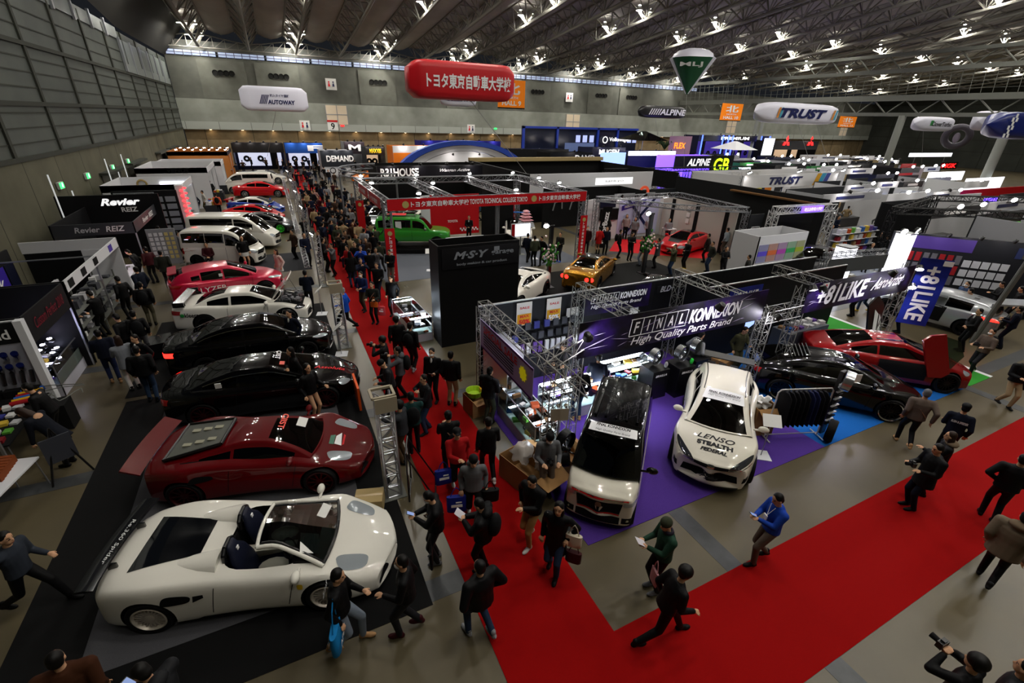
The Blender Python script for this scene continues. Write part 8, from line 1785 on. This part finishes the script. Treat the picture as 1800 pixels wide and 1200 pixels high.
t,J = pp(1618,868,60,'woman with a brown fur collar behind the person in the long black coat','black','black',coat=.25,hair='long',hairc='brownhair',parts_=('fur',),R='down',L='phone'); bag_at(t,(-.05,-.3,.82),'black handbag hanging beside the woman with the fur collar','black',(.14,.42,.3),'handbag')
t,J = pp(1646,812,320,'person in a navy jacket with white back lettering and a black cap','navy','black',hair='cap',L='fore',R='down'); text('RUSH & SPEEDER',J['sh']-J['up']*.12-J['fw']*.155,(0,-1,0),(0,0,1),white_l,t,w=.30,h=.06,world=False,off=.0)
pp(1585,782,335,'person in a grey-brown padded jacket walking away past the black fastback','5c5048','black',stride=.4,parts_=('strap',),shoes='tan',hairc='grey',L='down',R='aft',bulk=1.15)
t,J = pp(1760,713,165,'person in beige trousers and black jacket with a bag, right edge','black','beige',stride=.25,L='hold',R='hold',bulk=1.1,mask=True); bag_at(t,(.1,.3,.95),'black shoulder bag of the person in beige trousers','black',(.16,.36,.28),'shoulder_bag')
pp(1732,912,320,'person in a black leather jacket seen from behind on the right carpet','black','black',stride=.2,L='pocket',R='pocket',bulk=1.12)
pp(1726,1022,305,'person in a beige fur-hooded padded coat at the right edge','6e6252','black',stride=.35,coat=.12,bulk=1.25,L='down',R='aft',parts_=('fur',),shoes='charcoal')
t,J = pp(1622,1290,20,'dark-haired photographer at the bottom edge holding up a flash camera','black','black',hair='bushy',L='camera',R='camera'); camera_in(t,J,'camera with flash at the bottom edge of the picture')
pp(1700,1300,30,'person at the bottom edge right of the photographer','charcoal','black',hair='short')
# around the white station wagon
pp(1688,617,75,'person in a black suit with crossed hands facing the white station wagon','black','black',L='front',R='front',parts_=('shirt',))
t,J = pp(1706,657,100,'person in a brown jacket with a camera walking past the green strip','taupe','charcoal',stride=.4,L='hold',R='hold',mask=True,shoes='white',parts_=('backpack',)); camera_in(t,J,'camera carried by the person in the brown jacket')
pp(1757,612,40,'person in a navy blue suit with back turned behind the white station wagon','navy','navy',L='hold',R='hold')
pp(1793,560,100,'person with a white collar and lanyard at the far right edge','black','charcoal',parts_=('shirt',),L='phone',R='down')
pp(1672,560,100,'person in a white face mask and blue checked shirt by the dark shop wall','3a4a6a','black',mask=True)
pp(1680,575,40,'person in black with head bowed at the dark shop wall','black','black',head=.3); pp(1735,560,70,'person in a black suit reading at the dark shop wall','black','black',head=.4,L='phone',R='phone'); pp(1765,570,60,'tall person in a black suit beside the reader at the dark shop wall','black','black',head=.2)
# purple booth
pp(1213,668,290,'person in a light grey hoodie and beige trousers looking at the black plinths','lightgrey','beige',parts_=('hood',),L='pocket',R='pocket',head=.2)
t,J = pp(1286,655,200,'dancer in a camouflage outfit holding a phone by the lattice post','camo','camo',L='phone',R='down',head=.35,bare=False); phone_in(t,J,'L','phone held by the dancer in camouflage')
t,J = pp(1012,738,10,'person in a dark jacket with a patterned scarf and jeans at the glass counter','black','jeans',coat=.05,parts_=('scarf',),shoes='tan',L='hold',R='down',hair='short')
pp(1042,715,350,'person in a navy jacket behind the black-roofed mini wagon at the counter','navy','black',L='hold',R='down')
t,J = pp(858,745,330,'man in a black hoodie with white back print leaning at the near counter','black','olive',L='fore',R='fore',parts_=('hood',),bulk=1.15,lean=.08)
pp(985,690,150,'woman at work behind the lattice post in the purple booth','charcoal','black',hair='long',hairc='brownhair',head=.4,L='hold',R='hold')
t,J = pp(957,868,190,'person in a grey hoodie and black knit hat with a camera on the chest','grey','taupe',hair='beanie',hairc='black',L='hold',R='hold',parts_=('hood',),head=.4,mask=True); camera_in(t,J,'camera on the chest of the person in the grey hoodie',J['sh']+J['fw']*.22-J['up']*.28)
# main aisle, nearest first
pp(932,952,140,'person in tan trousers and white shoes stepping onto the red carpet','black','a07848',stride=.3,shoes='white',L='phone',R='pocket',head=.3,bulk=1.1)
t,J = pp(972,1005,160,'woman in a long black coat and jeans with a cream shoulder bag','black','jeans',coat=.28,hair='long',L='pocket',R='down',stride=.25); bag_at(t,(.02,.30,1.1),'cream leather bag on the shoulder of the woman in the long black coat','cream',(.12,.3,.26),'shoulder_bag'); bag_at(t,(.05,.34,.74),'red checked bag carried by the woman in the long black coat','maroon',(.12,.28,.24),'handbag')
pp(845,1118,40,'person in a black jacket and blue jeans with back turned at the carpet edge','black','jeans',stride=.3,foot=.04,bulk=1.2,hair='short',L='pocket',R='pocket',shoes='lightgrey')
t,J = pp(850,1002,75,'person with a black padded hood reading a leaflet on the red carpet','black','black',L='phone',R='phone',head=.4,bulk=1.2,parts_=('hood','backpack')); paper_in(t,J,'L','leaflet read by the person with the padded hood')
t,J = pp(770,985,100,'masked person with a striped strap using a phone left of the carpet','black','charcoal',mask=True,head=.5,L='phone',R='phone',parts_=('strap',),bulk=1.1,shoes='grey'); phone_in(t,J,'L','phone used by the person with the striped strap'); bag_at(t,(.1,.32,.72),'black flat bag of the person with the striped strap','black',(.06,.3,.4),'carrier_bag')
t,J = pp(722,1108,95,'person in a black jacket and mask with dark red shoes by the white spider','black','charcoal',mask=True,shoes='maroon',stride=.3,L='hold',R='down')
t,J = pp(612,1133,280,'person in a black print jacket and pale jeans with a blue tote bag','black','lightjeans',shoes='tan',stride=.45,L='phone',R='down',head=.2); bag_at(t,(-.02,-.30,.95),'bright blue tote bag hanging from the person in pale jeans','1478b8',(.14,.44,.42),'tote_bag',None,'APEX',strap_to=J['soR']+Vector((0,-.03,.05))); text('Rock Me',J['sh']-J['fw']*.155-J['up']*.05,(0,-1,0),(0,0,1),white_l,t,w=.26,h=.1,world=False,off=0)
pp(72,1062,275,'person in a grey-blue sweater over a white shirt striding at the left edge','2a2f38','black',stride=.85,lean=.1,L='fore',R='aft',shoes='black')
pp(185,1290,30,'person in a brown coat with black hair at the bottom left edge','3a1e0e','black',hair='short',bulk=1.25,coat=.15)
t,J = pp(330,1310,80,'person in a dark grey hooded jacket using a phone at the bottom left','charcoal','black',head=.5,L='phone',R='phone',parts_=('hood',),bulk=1.2); phone_in(t,J,'L','lit phone held at the bottom left edge')
t,J = pp(833,912,190,'person in a grey hooded top carrying two bags on the red carpet','grey','black',stride=.5,parts_=('hood',),shoes='white',L='down',R='down',head=.2,hair='beanie',hairc='black')
bag_at(t,(.05,-.34,.72),'blue and white printed tote bag of the person in the grey hooded top','1c2a8a',(.12,.4,.4),'tote_bag',True); bag_at(t,(.08,.32,.84),'black shoulder bag with a red tag beside the grey hooded top','black',(.16,.36,.28),'shoulder_bag')
t,J = pp(806,862,200,'person in a red jacket and black cap with a blue bag on the carpet','red','black',stride=.4,hair='cap',hairc='black',shoes='white',parts_=('backpack',),L='down',R='phone'); bag_at(t,(.05,-.32,.72),'blue and white tote bag of the person in the red jacket','1c2a8a',(.12,.38,.38),'tote_bag',True)
pp(858,842,15,'person in a black striped-shoulder jacket with white shoes walking away','black','black',stride=.45,shoes='white',mask=True,L='down',R='fore')
pp(792,832,20,'person in a black coat with a black camera bag, back turned on the carpet','black','black',coat=.12,L='phone',R='phone',parts_=('strap',))
pp(795,712,350,'person in a black sweater and beige trousers at the edge of the red carpet','black','beige',L='down',R='down',shoes='black',bulk=1.08)
t,J = pp(764,705,170,'person in a black suit and face mask holding a leaflet','black','black',mask=True,parts_=('shirt',),L='hold',R='down'); paper_in(t,J,'L','leaflet held out by the person in the black suit and mask')
t,J = pp(752,758,130,'person in a dark jacket with a cream canvas bag on the shoulder','charcoal','jeans',stride=.2,L='phone',R='strap',coat=.05); bag_at(t,(-.05,-.32,1.0),'cream canvas bag of the person in the dark jacket','cream',(.08,.34,.36),'tote_bag')
pp(730,795,20,'person in a dark teal jacket with a backpack on the near carpet','teal','black',parts_=('backpack',),L='phone',R='phone',bulk=1.1)
t,J = pp(712,812,80,'woman in a grey top and brown trousers photographing the black coupe','2c2e32','4a3a26',L='up',R='up',hair='bushy'); camera_in(t,J,'small camera raised by the woman in brown trousers')
pp(692,725,110,'person in a black knit hat and red scarf bending forward on the carpet','charcoal','navy',hair='beanie',hairc='black',head=.5,lean=.12,L='hold',R='hold')
t,J = pp(708,702,100,'person in a grey hoodie with a black bag photographing to the left','4e5054','black',parts_=('hood','backpack'),L='camera',R='camera',stride=.2); camera_in(t,J,'camera raised by the person in the grey hoodie on the aisle')
t,J = pp(682,682,95,'photographer in black aiming a camera to the left on the carpet','black','black',hair='bushy',L='camera',R='camera'); camera_in(t,J,'camera aimed by the photographer in black')
pp(726,652,350,'person in black with a large backpack walking up the carpet','black','black',parts_=('backpack',),stride=.3,shoes='lightgrey'); pp(703,640,20,'person with bushy hair in black beside the large backpack','black','black',hair='bushy',stride=.3)
t,J = pp(693,555,170,'person in a black suit carrying a furled umbrella right of the carpet','black','black',L='down',R='down'); q = wpt(t,J['wrL']); solo('umbrella',MB().tube(q+Vector((0,0,.05)),q+Vector((.12,-.05,-.68)),.03,.008,8),black_m,'furled black umbrella held by the person in the black suit','umbrella')
t,J = pp(661,568,175,'person in a dark olive jacket with an orange waist bag on the carpet','20221e','black',L='hold',R='hold',parts_=('strap',)); bag_at(t,(.22,.1,.98),'orange waist bag of the person in the dark olive jacket','orange',(.1,.3,.2),'waist_bag'); bag_at(t,(.1,.32,.78),'red and white carrier bag of the person in the dark olive jacket','c84a50',(.08,.3,.38),'carrier_bag',True)
pp(642,546,165,'person in a dark blue jacket and face mask walking down the carpet','142048','3a3226',mask=True,stride=.2,L='hold',R='pocket')
t,J = pp(612,578,95,'person in a bright blue anorak and blue-white cap striding left off the carpet','1048b0','black',stride=.65,hair='cap',hairc='lightgrey',L='fore',R='down',coat=.08); bag_at(t,(.0,.34,.74),'white carrier bag held by the person in the bright blue anorak','white',(.1,.3,.4),'carrier_bag')
pp(547,545,20,'staff member in black with back turned beside the open-bonnet white coupe','0c1220','black',L='front',R='front')
pp(524,628,165,'salesman in a navy blazer, white shirt and beige trousers between the black cars','navy','taupe',parts_=('shirt',),L='down',R='down')
# promotional models beside the black coupe
pp(530,705,130,'model with long black hair in a black dress beside the black coupe bonnet','black','black',hair='long',bare=True,skirt=True,L='down',R='fold',shoes='black')
pp(556,738,250,'long-haired model in black and pink between the black and red cars','black','pink',hair='long',bare=True,L='fore',R='down',shoes='black')
pp(436,472,230,'model with dark hair in black and white beside the white compact van','black','white',hair='long',bare=True,skirt=True,L='down',R='down',shoes='black'); pp(497,500,150,'woman with long brown hair leaning by the pink-red crossover bonnet','c8b0a8','white',hair='long',hairc='brownhair',bare=True,skirt=True,shoes='white')
pp(373,470,200,'person in a dark red jacket sitting in front of the white compact van wheel','maroon','black',sit=True,L='front',R='front'); solo('folding_stool',MB().box(G(370,474)+Vector((0,0,.20)),(.34,.34,.4)),black_m,'low black stool under the person in the dark red jacket','stool')
# left booths
pp(206,672,45,'person in a navy jacket and blue jeans with back turned by the lamp showcase','navy','1a2444',stride=.15,L='hold',R='down',bulk=1.1,shoes='tan')
t,J = pp(240,684,55,'woman with long brown hair in a pale grey coat, white trousers and black boots','7c8088','white',coat=.14,hair='long',hairc='brownhair',shoes='black',L='phone',R='phone')
pp(272,705,30,'person in a black puffer jacket and jeans behind the black coupe tail','black','jeans',bulk=1.15,stride=.1); pp(270,680,170,'person in glasses and a black suit facing the camera near the long-haired woman','black','black',parts_=('shirt',),head=.1)
pp(262,632,40,'person in a black jacket with grey trousers and a white-lined bag','black','grey',parts_=('backpack',)); t,J = pp(238,638,80,'person in a dark jacket with a white and black satchel at the left booths','black','black',head=.4); bag_at(t,(-.1,-.3,1.1),'white and black satchel on the person at the left booths','white',(.16,.38,.3),'satchel')
pp(270,572,30,'person with a black shoulder bag and khaki trousers at the left booths','black','khaki',bulk=1.15,parts_=('backpack',)); pp(233,560,70,'person in black looking into the white-fascia booth','black','black',head=.3); pp(262,540,80,'bald person in a dark blue coat at the white-fascia booth','101624','black',bulk=1.15)
pp(190,590,85,'person in black with a face mask at the white-fascia booth rack','black','black',mask=True,L='hold',R='hold',head=.4); pp(150,605,270,'booth worker in a white jacket inside the white-fascia booth','a8aab4','black',L='hold',R='hold',head=.5,mask=True)
pp(255,500,110,'tall person in black bending at the white-fascia booth corner','black','black',lean=.25,head=.3); pp(225,445,60,'person with a dark backpack at the Revier counter','c0c0c4','black',parts_=('backpack',)); pp(263,437,250,'booth worker in a pale grey shirt at the Revier counter','9a9aa4','black',head=.4,L='hold',R='hold')
pp(325,463,330,'person in a grey hoodie walking by the white vans','606268','charcoal',parts_=('hood',),stride=.4); pp(293,452,40,'person in a long black coat beside the grey hoodie','black','black',coat=.2); pp(300,505,30,'person in a dark olive coat behind the pink-red crossover','22241e','black',coat=.1,bulk=1.15); pp(275,497,60,'person in a maroon jacket behind the pink-red crossover','maroon','black')
pp(125,815,100,'woman in a dark coat and knee boots bending over the black goods table','10131c','black',lean=.55,head=.3,hair='long',hairc='brownhair',coat=.22,L='low',R='low',bare=True,skirt=True,shoes='black'); t,J = pp(118,775,110,'person in black with a clear plastic bag at the black goods table','black','black',lean=.3,L='hold',R='low')
pp(287,392,100,'person in a blue jacket inside the Revier booth','14306a','black'); pp(365,374,130,'person in a white jacket and khaki trousers at the white left booths','c0bcb4','4a4226'); pp(388,380,30,'person with an orange and black jacket at the white left booths','c85838','navy',parts_=('backpack',)); pp(352,380,70,'person in dark clothes bending at the blue cloth table','navy','jeans',lean=.3,head=.3); pp(376,352,40,'person in black with a cream collar at the white left booths','black','black',coat=.15); pp(332,350,90,'person in a white shirt in the white left booths','b4b8c0','black')
# college stand and centre
for px,py,a,jk,tr,lb,kw in (
    (700,388,150,'charcoal','black','person in a face mask under the red college board',dict(mask=True)),(718,390,170,'black','black','person in a black suit and mask under the red college board',dict(mask=True,L='hold',R='hold')),(755,413,200,'white','black','staff member in a white and red jacket by the red backdrop',dict()),(790,400,190,'c04848','black','receptionist in a red jacket behind the white counter',dict(head=.3)),
    (825,425,175,'black','black','person in a black suit with folded hands before the white counter',dict(L='front',R='front',parts_=('shirt',))),(842,390,100,'3a5068','black','person in a blue denim jacket walking in the college stand',dict(stride=.4)),(872,412,100,'white','black','staff member in a red and white jacket left of the decorated hatchback',dict()),(886,412,190,'black','black','person in a dark suit left of the decorated hatchback',dict(parts_=('shirt',))),
    (905,385,160,'white','red','staff member in a white top behind the pink castle',dict()),(958,372,270,'281a1a','black','person in a dark coat with a pink bag behind the decorated hatchback',dict(coat=.15)),
    (926,462,330,'navy','black','person in a navy jacket stepping past the tall black booth',dict(stride=.3)),(938,468,20,'olive','black','person in an olive vest near the left lamp post',dict()),(953,466,130,'black','black','person in black leaning forward beside the left lamp post',dict(stride=.5,lean=.2)),(982,460,150,'1c1a16','charcoal','person in a black jacket and blue shoes right of the left lamp post',dict(shoes='blue',L='hold')),
    (1020,443,150,'black','black','person in black before the red near-right banner post',dict()),(1029,446,170,'2a0e12','black','person in a maroon coat and face mask before the banner post',dict(mask=True,coat=.1,parts_=('backpack',))),(1050,447,20,'a81414','a81414','model in a red dress behind the gold sedan',dict(hair='short',bare=True,skirt=True)),(1062,447,180,'navy','black','person in a navy jacket beside the model in the red dress',dict()),(1067,424,90,'282420','black','person in a brown hooded coat by the black flag banner',dict(coat=.1)),
    (1085,453,260,'black','black','person in a face mask with a backpack behind the gold sedan',dict(mask=True,parts_=('backpack',))),(1105,458,190,'black','black','person in black looking down behind the gold sedan bonnet',dict(head=.4,L='phone',R='phone')),(1124,467,80,'black','lightjeans','person in black with blue jeans left of the right lamp post',dict(parts_=('backpack',))),(1133,470,40,'navy','tan','person in a navy jacket and tan trousers left of the right lamp post',dict()),(1151,471,60,'3a3c3c','black','person in a grey coat right of the right lamp post',dict(coat=.15,L='camera',R='camera')),
    (1178,484,100,'camo','jeans','person in a camouflage jacket and jeans photographing the red sports car',dict(L='camera',R='camera',coat=.08,hairc='brownhair')),(1202,473,110,'black','black','person in black with yellow shoes in front of the red sports car',dict(shoes='d0b040',L='hold')),(1237,461,60,'1c1210','black','person in a dark brown coat beside the red sports car door',dict(coat=.2)),(1243,478,100,'2a2c26','jeans','person in a grey-green jacket and jeans near the black storeroom',dict()),(1265,488,190,'black','black','person in a black hoodie close behind the black storeroom wall',dict(parts_=('hood',),L='phone',R='phone')),
    (1270,448,30,'8a9298','taupe','person in a pale grey hoodie by the white-outlined door',dict()),(1250,436,120,'8e9096','black','person in a grey hoodie leaning on the red sports car tail',dict(lean=.3,head=.3)),(1313,470,170,'141c28','black','person in a dark suit at the white lattice gate',dict(parts_=('shirt',))),(1308,490,60,'2a2a28','black','crouching person by the white lattice gate',dict(sit=True)),(1170,428,175,'8c8e94','navy','staff member in a grey hoodie behind the red sports car bonnet',dict()),(1136,424,180,'8c8e94','black','staff member in a grey hoodie before the purple cross graphic',dict()),(1112,426,150,'7a7c80','black','long-haired staff member in a grey hoodie at the motor shop',dict(hair='long')),(1097,420,170,'9a8a88','black','person in a pale top under the hanging black shirts',dict(hair='long')),
    (1450,440,170,'black','black','person in a black suit by the white shelving wall',dict(parts_=('shirt',))),(1517,478,150,'141820','black','left one of two people in suits behind the grey mesh panel',dict(parts_=('shirt',))),(1550,490,160,'101216','black','right one of two people in suits behind the grey mesh panel',dict(parts_=('shirt',))),(1531,455,200,'black','black','person in black at the front high table on the pale blue carpet',dict(L='phone',R='phone')),(1545,462,20,'black','black','person in a black shirt with back turned at the high tables',dict()),(1573,440,30,'3a4048','black','person in a grey-blue coat beside the right glowing pillar',dict(coat=.12)),(1558,415,60,'2a2288','black','person in a shiny violet jacket behind the high tables',dict()),(1592,405,140,'6a6c70','black','person in a grey jacket right of the dark lattice gantry',dict()),
    (1497,556,30,'black','black','person in black under the +81LIKE banner on the green strip',dict()),(1517,548,60,'26281e','jeans','person with a backpack and jeans walking on the green strip',dict(stride=.5,parts_=('backpack',),shoes='d0b040')),(1556,575,30,'black','black','hooded person in black behind the leaning winged board',dict(parts_=('hood',),coat=.15)),(1578,585,60,'black','navy','person in black partly hidden by the royal blue upright banner',dict())):
    pp(px,py,a,lb,jk,tr,fine=False,**kw)
# ------------------------------------------------------------------ the crowd farther up, described by look and place
VAR = [dict(stride=.35,L='down',R='down'),dict(L='phone',R='phone',head=.3),dict(L='pocket',R='pocket'),dict(stride=.2,L='camera',R='camera'),dict(coat=.15,L='down',R='hold'),dict(hair='long',L='phone',R='down',coat=.1),dict(stride=.5,L='fore',R='aft',bulk=1.12),dict(hair='beanie',L='pocket',R='down',bulk=1.1)]
WORD = {'0e0e10': 'black','14161a': 'black','12182c': 'navy','5a5b5e': 'grey','8c8e92': 'light grey','3a2a20': 'brown','34382a': 'olive','a01418': 'red','1a3fa0': 'blue','c8c8c4': 'white','a08a68': 'beige','3a1016': 'maroon','12302f': 'teal','b08a80': 'pale pink'}
crowd_n = {}
rc = random.Random(77)
ORD = nth+('eleventh','twelfth','thirteenth','fourteenth','fifteenth','sixteenth','seventeenth','eighteenth','nineteenth','twentieth','twenty-first','twenty-second','twenty-third','twenty-fourth','twenty-fifth','twenty-sixth','twenty-seventh','twenty-eighth','twenty-ninth','thirtieth')
CR = []
def add_crowd(zone,pts,face=None,cols=None):
    for q in pts:
        p = G(q[0],q[1]) if len(q) < 4 else Vector((q[0],q[1],0)); p.y = min(p.y,79); c = q[2] if len(q) > 2 and q[2] else (rc.choice(cols) if cols else rc.choice(['0e0e10']*6+['14161a']*4+['12182c']*3+['5a5b5e','8c8e92','3a2a20','34382a','3a1016','a08a68']))
        CR.append((zone,p,c,rc.randrange(8),(rc.choice((0,180))+rc.uniform(-50,50)) if face is None else face+rc.uniform(-60,60),rc.uniform(.93,1.04),rc.choice(['black','black','charcoal','jeans','taupe','navy'])))
add_crowd('on the aisle by the lattice posts',[(522,455,'3a2a20'),(543,468,'12182c'),(568,461),(590,484,'5a5b5e'),(617,488,'a01418'),(640,490,'1a3fa0'),(665,491,'5a5b5e'),(690,500),(622,505),(607,438),(587,436),(573,440),(625,440),(640,420),(655,436),(540,430),(600,460),(575,478),(632,462),(648,470),(610,475),(655,500),(668,525),(640,515),(598,448),(612,455),(626,430),(618,425),(634,442),(660,460),(672,478),(645,455),(652,445),(630,485),(607,470),(664,447),(640,475),(620,465)])
add_crowd('on the aisle by the college stand',[(558,369,'b08a80'),(567,361,'12182c'),(578,361,'8c8e92'),(555,374),(545,378),(573,398,'12182c'),(583,389),(593,391),(603,388),(558,411),(600,408),(632,394),(540,346,'5a5b5e'),(520,344),(550,341),(612,400),(620,412),(567,420),(580,412),(548,400),(536,385),(590,420),(645,405),(605,372),(588,352),(622,376),(560,350),(533,360),(571,345),(597,362),(588,405),(606,415),(615,390),(640,398),(628,408),(600,380),(580,375),(566,385),(650,415),(636,385),(652,395),(610,365),(574,430),(590,435),(604,428),(552,385),(546,362),(540,371)])
add_crowd('at the far aisle end',[(517,317,'5a5b5e'),(531,318),(539,323),(524,330),(546,325),(556,320),(512,306),(523,303),(535,305),(545,300),(553,308),(563,312),(572,318),(506,312),(528,296),(541,293),(515,296),(500,303),(580,325),(590,330),(565,300),(575,304)])
add_crowd('between the far left booths',[(600,305),(612,300),(625,302),(640,298),(655,300),(648,290),(668,292),(632,290),(620,312),(605,318),(640,310),(676,300),(400,308),(408,306),(396,310,'a01418'),(430,305),(445,300),(460,297),(470,300),(480,296),(490,300),(420,312)])
add_crowd('under the red college frame',[(663,345),(690,350),(720,345),(735,340,'b08a80'),(745,352),(760,345),(840,352),(860,350),(680,365),(950,350),(975,355),(1000,362),(985,345),(650,360),(668,380),(655,376)])
add_crowd('behind the white motor shop',[(1060,330,'1a3fa0'),(1100,335),(1045,338),(900,345),(1020,340),(1080,326),(1125,330),(1010,325),(1150,318),(1168,322),(1190,325)],cols=None)
for i in range(34):
    y = rc.choice((19.6,20.4,25.5,31.4,38.,44.5)); add_crowd('between the far right stands',[(35+ (i*1.37) % 30+ .3*y*rc.random(),y+rc.uniform(-.6,.8),None,1)])
add_crowd('near the right glowing panels',[(1690,385),(1705,380),(1720,388),(1735,392),(1750,386),(1765,395),(1780,398),(1640,372),(1655,378),(1670,372),(1600,375),(1615,380),(1790,410),(1740,405),(1710,402),(1590,362,'8c8e92'),(1628,366),(1660,395),(1530,395),(1545,388),(1480,400),(1495,392),(1460,410)])
TRW = dict(black='black',charcoal='black',jeans='jeans',taupe='brown trousers',navy='navy trousers'); keyed = {}
for c in CR: keyed.setdefault((c[0],WORD[c[2]],c[3] in (5,),c[3] in (7,),TRW[c[6]]),[]).append(c)
for k,L_ in keyed.items():
    L_.sort(key=lambda c: PX(c[1])[0])
    for i,(zone,p,c,v,fa,sc_,tr) in enumerate(L_):
        who = 'long-haired person' if k[2] else 'person in a knit hat' if k[3] else 'person'
        both = WORD[c] if k[4] == WORD[c] else '%s, %s' % (WORD[c],k[4]); lab = '%s%s %s %s' % (who,',' if k[3] else ' in',both,zone)
        if len(L_) > 1: lab = '%s, %s from left' % (lab,ORD[i])
        person((p.x,p.y,0),63.4+fa,c,tr,lab,scale=sc_,group='visitors '+zone,fine=False,hairc='brownhair' if rc.random() < .2 and v not in (7,) else 'black',**VAR[v])
TMP.children.link(COL)
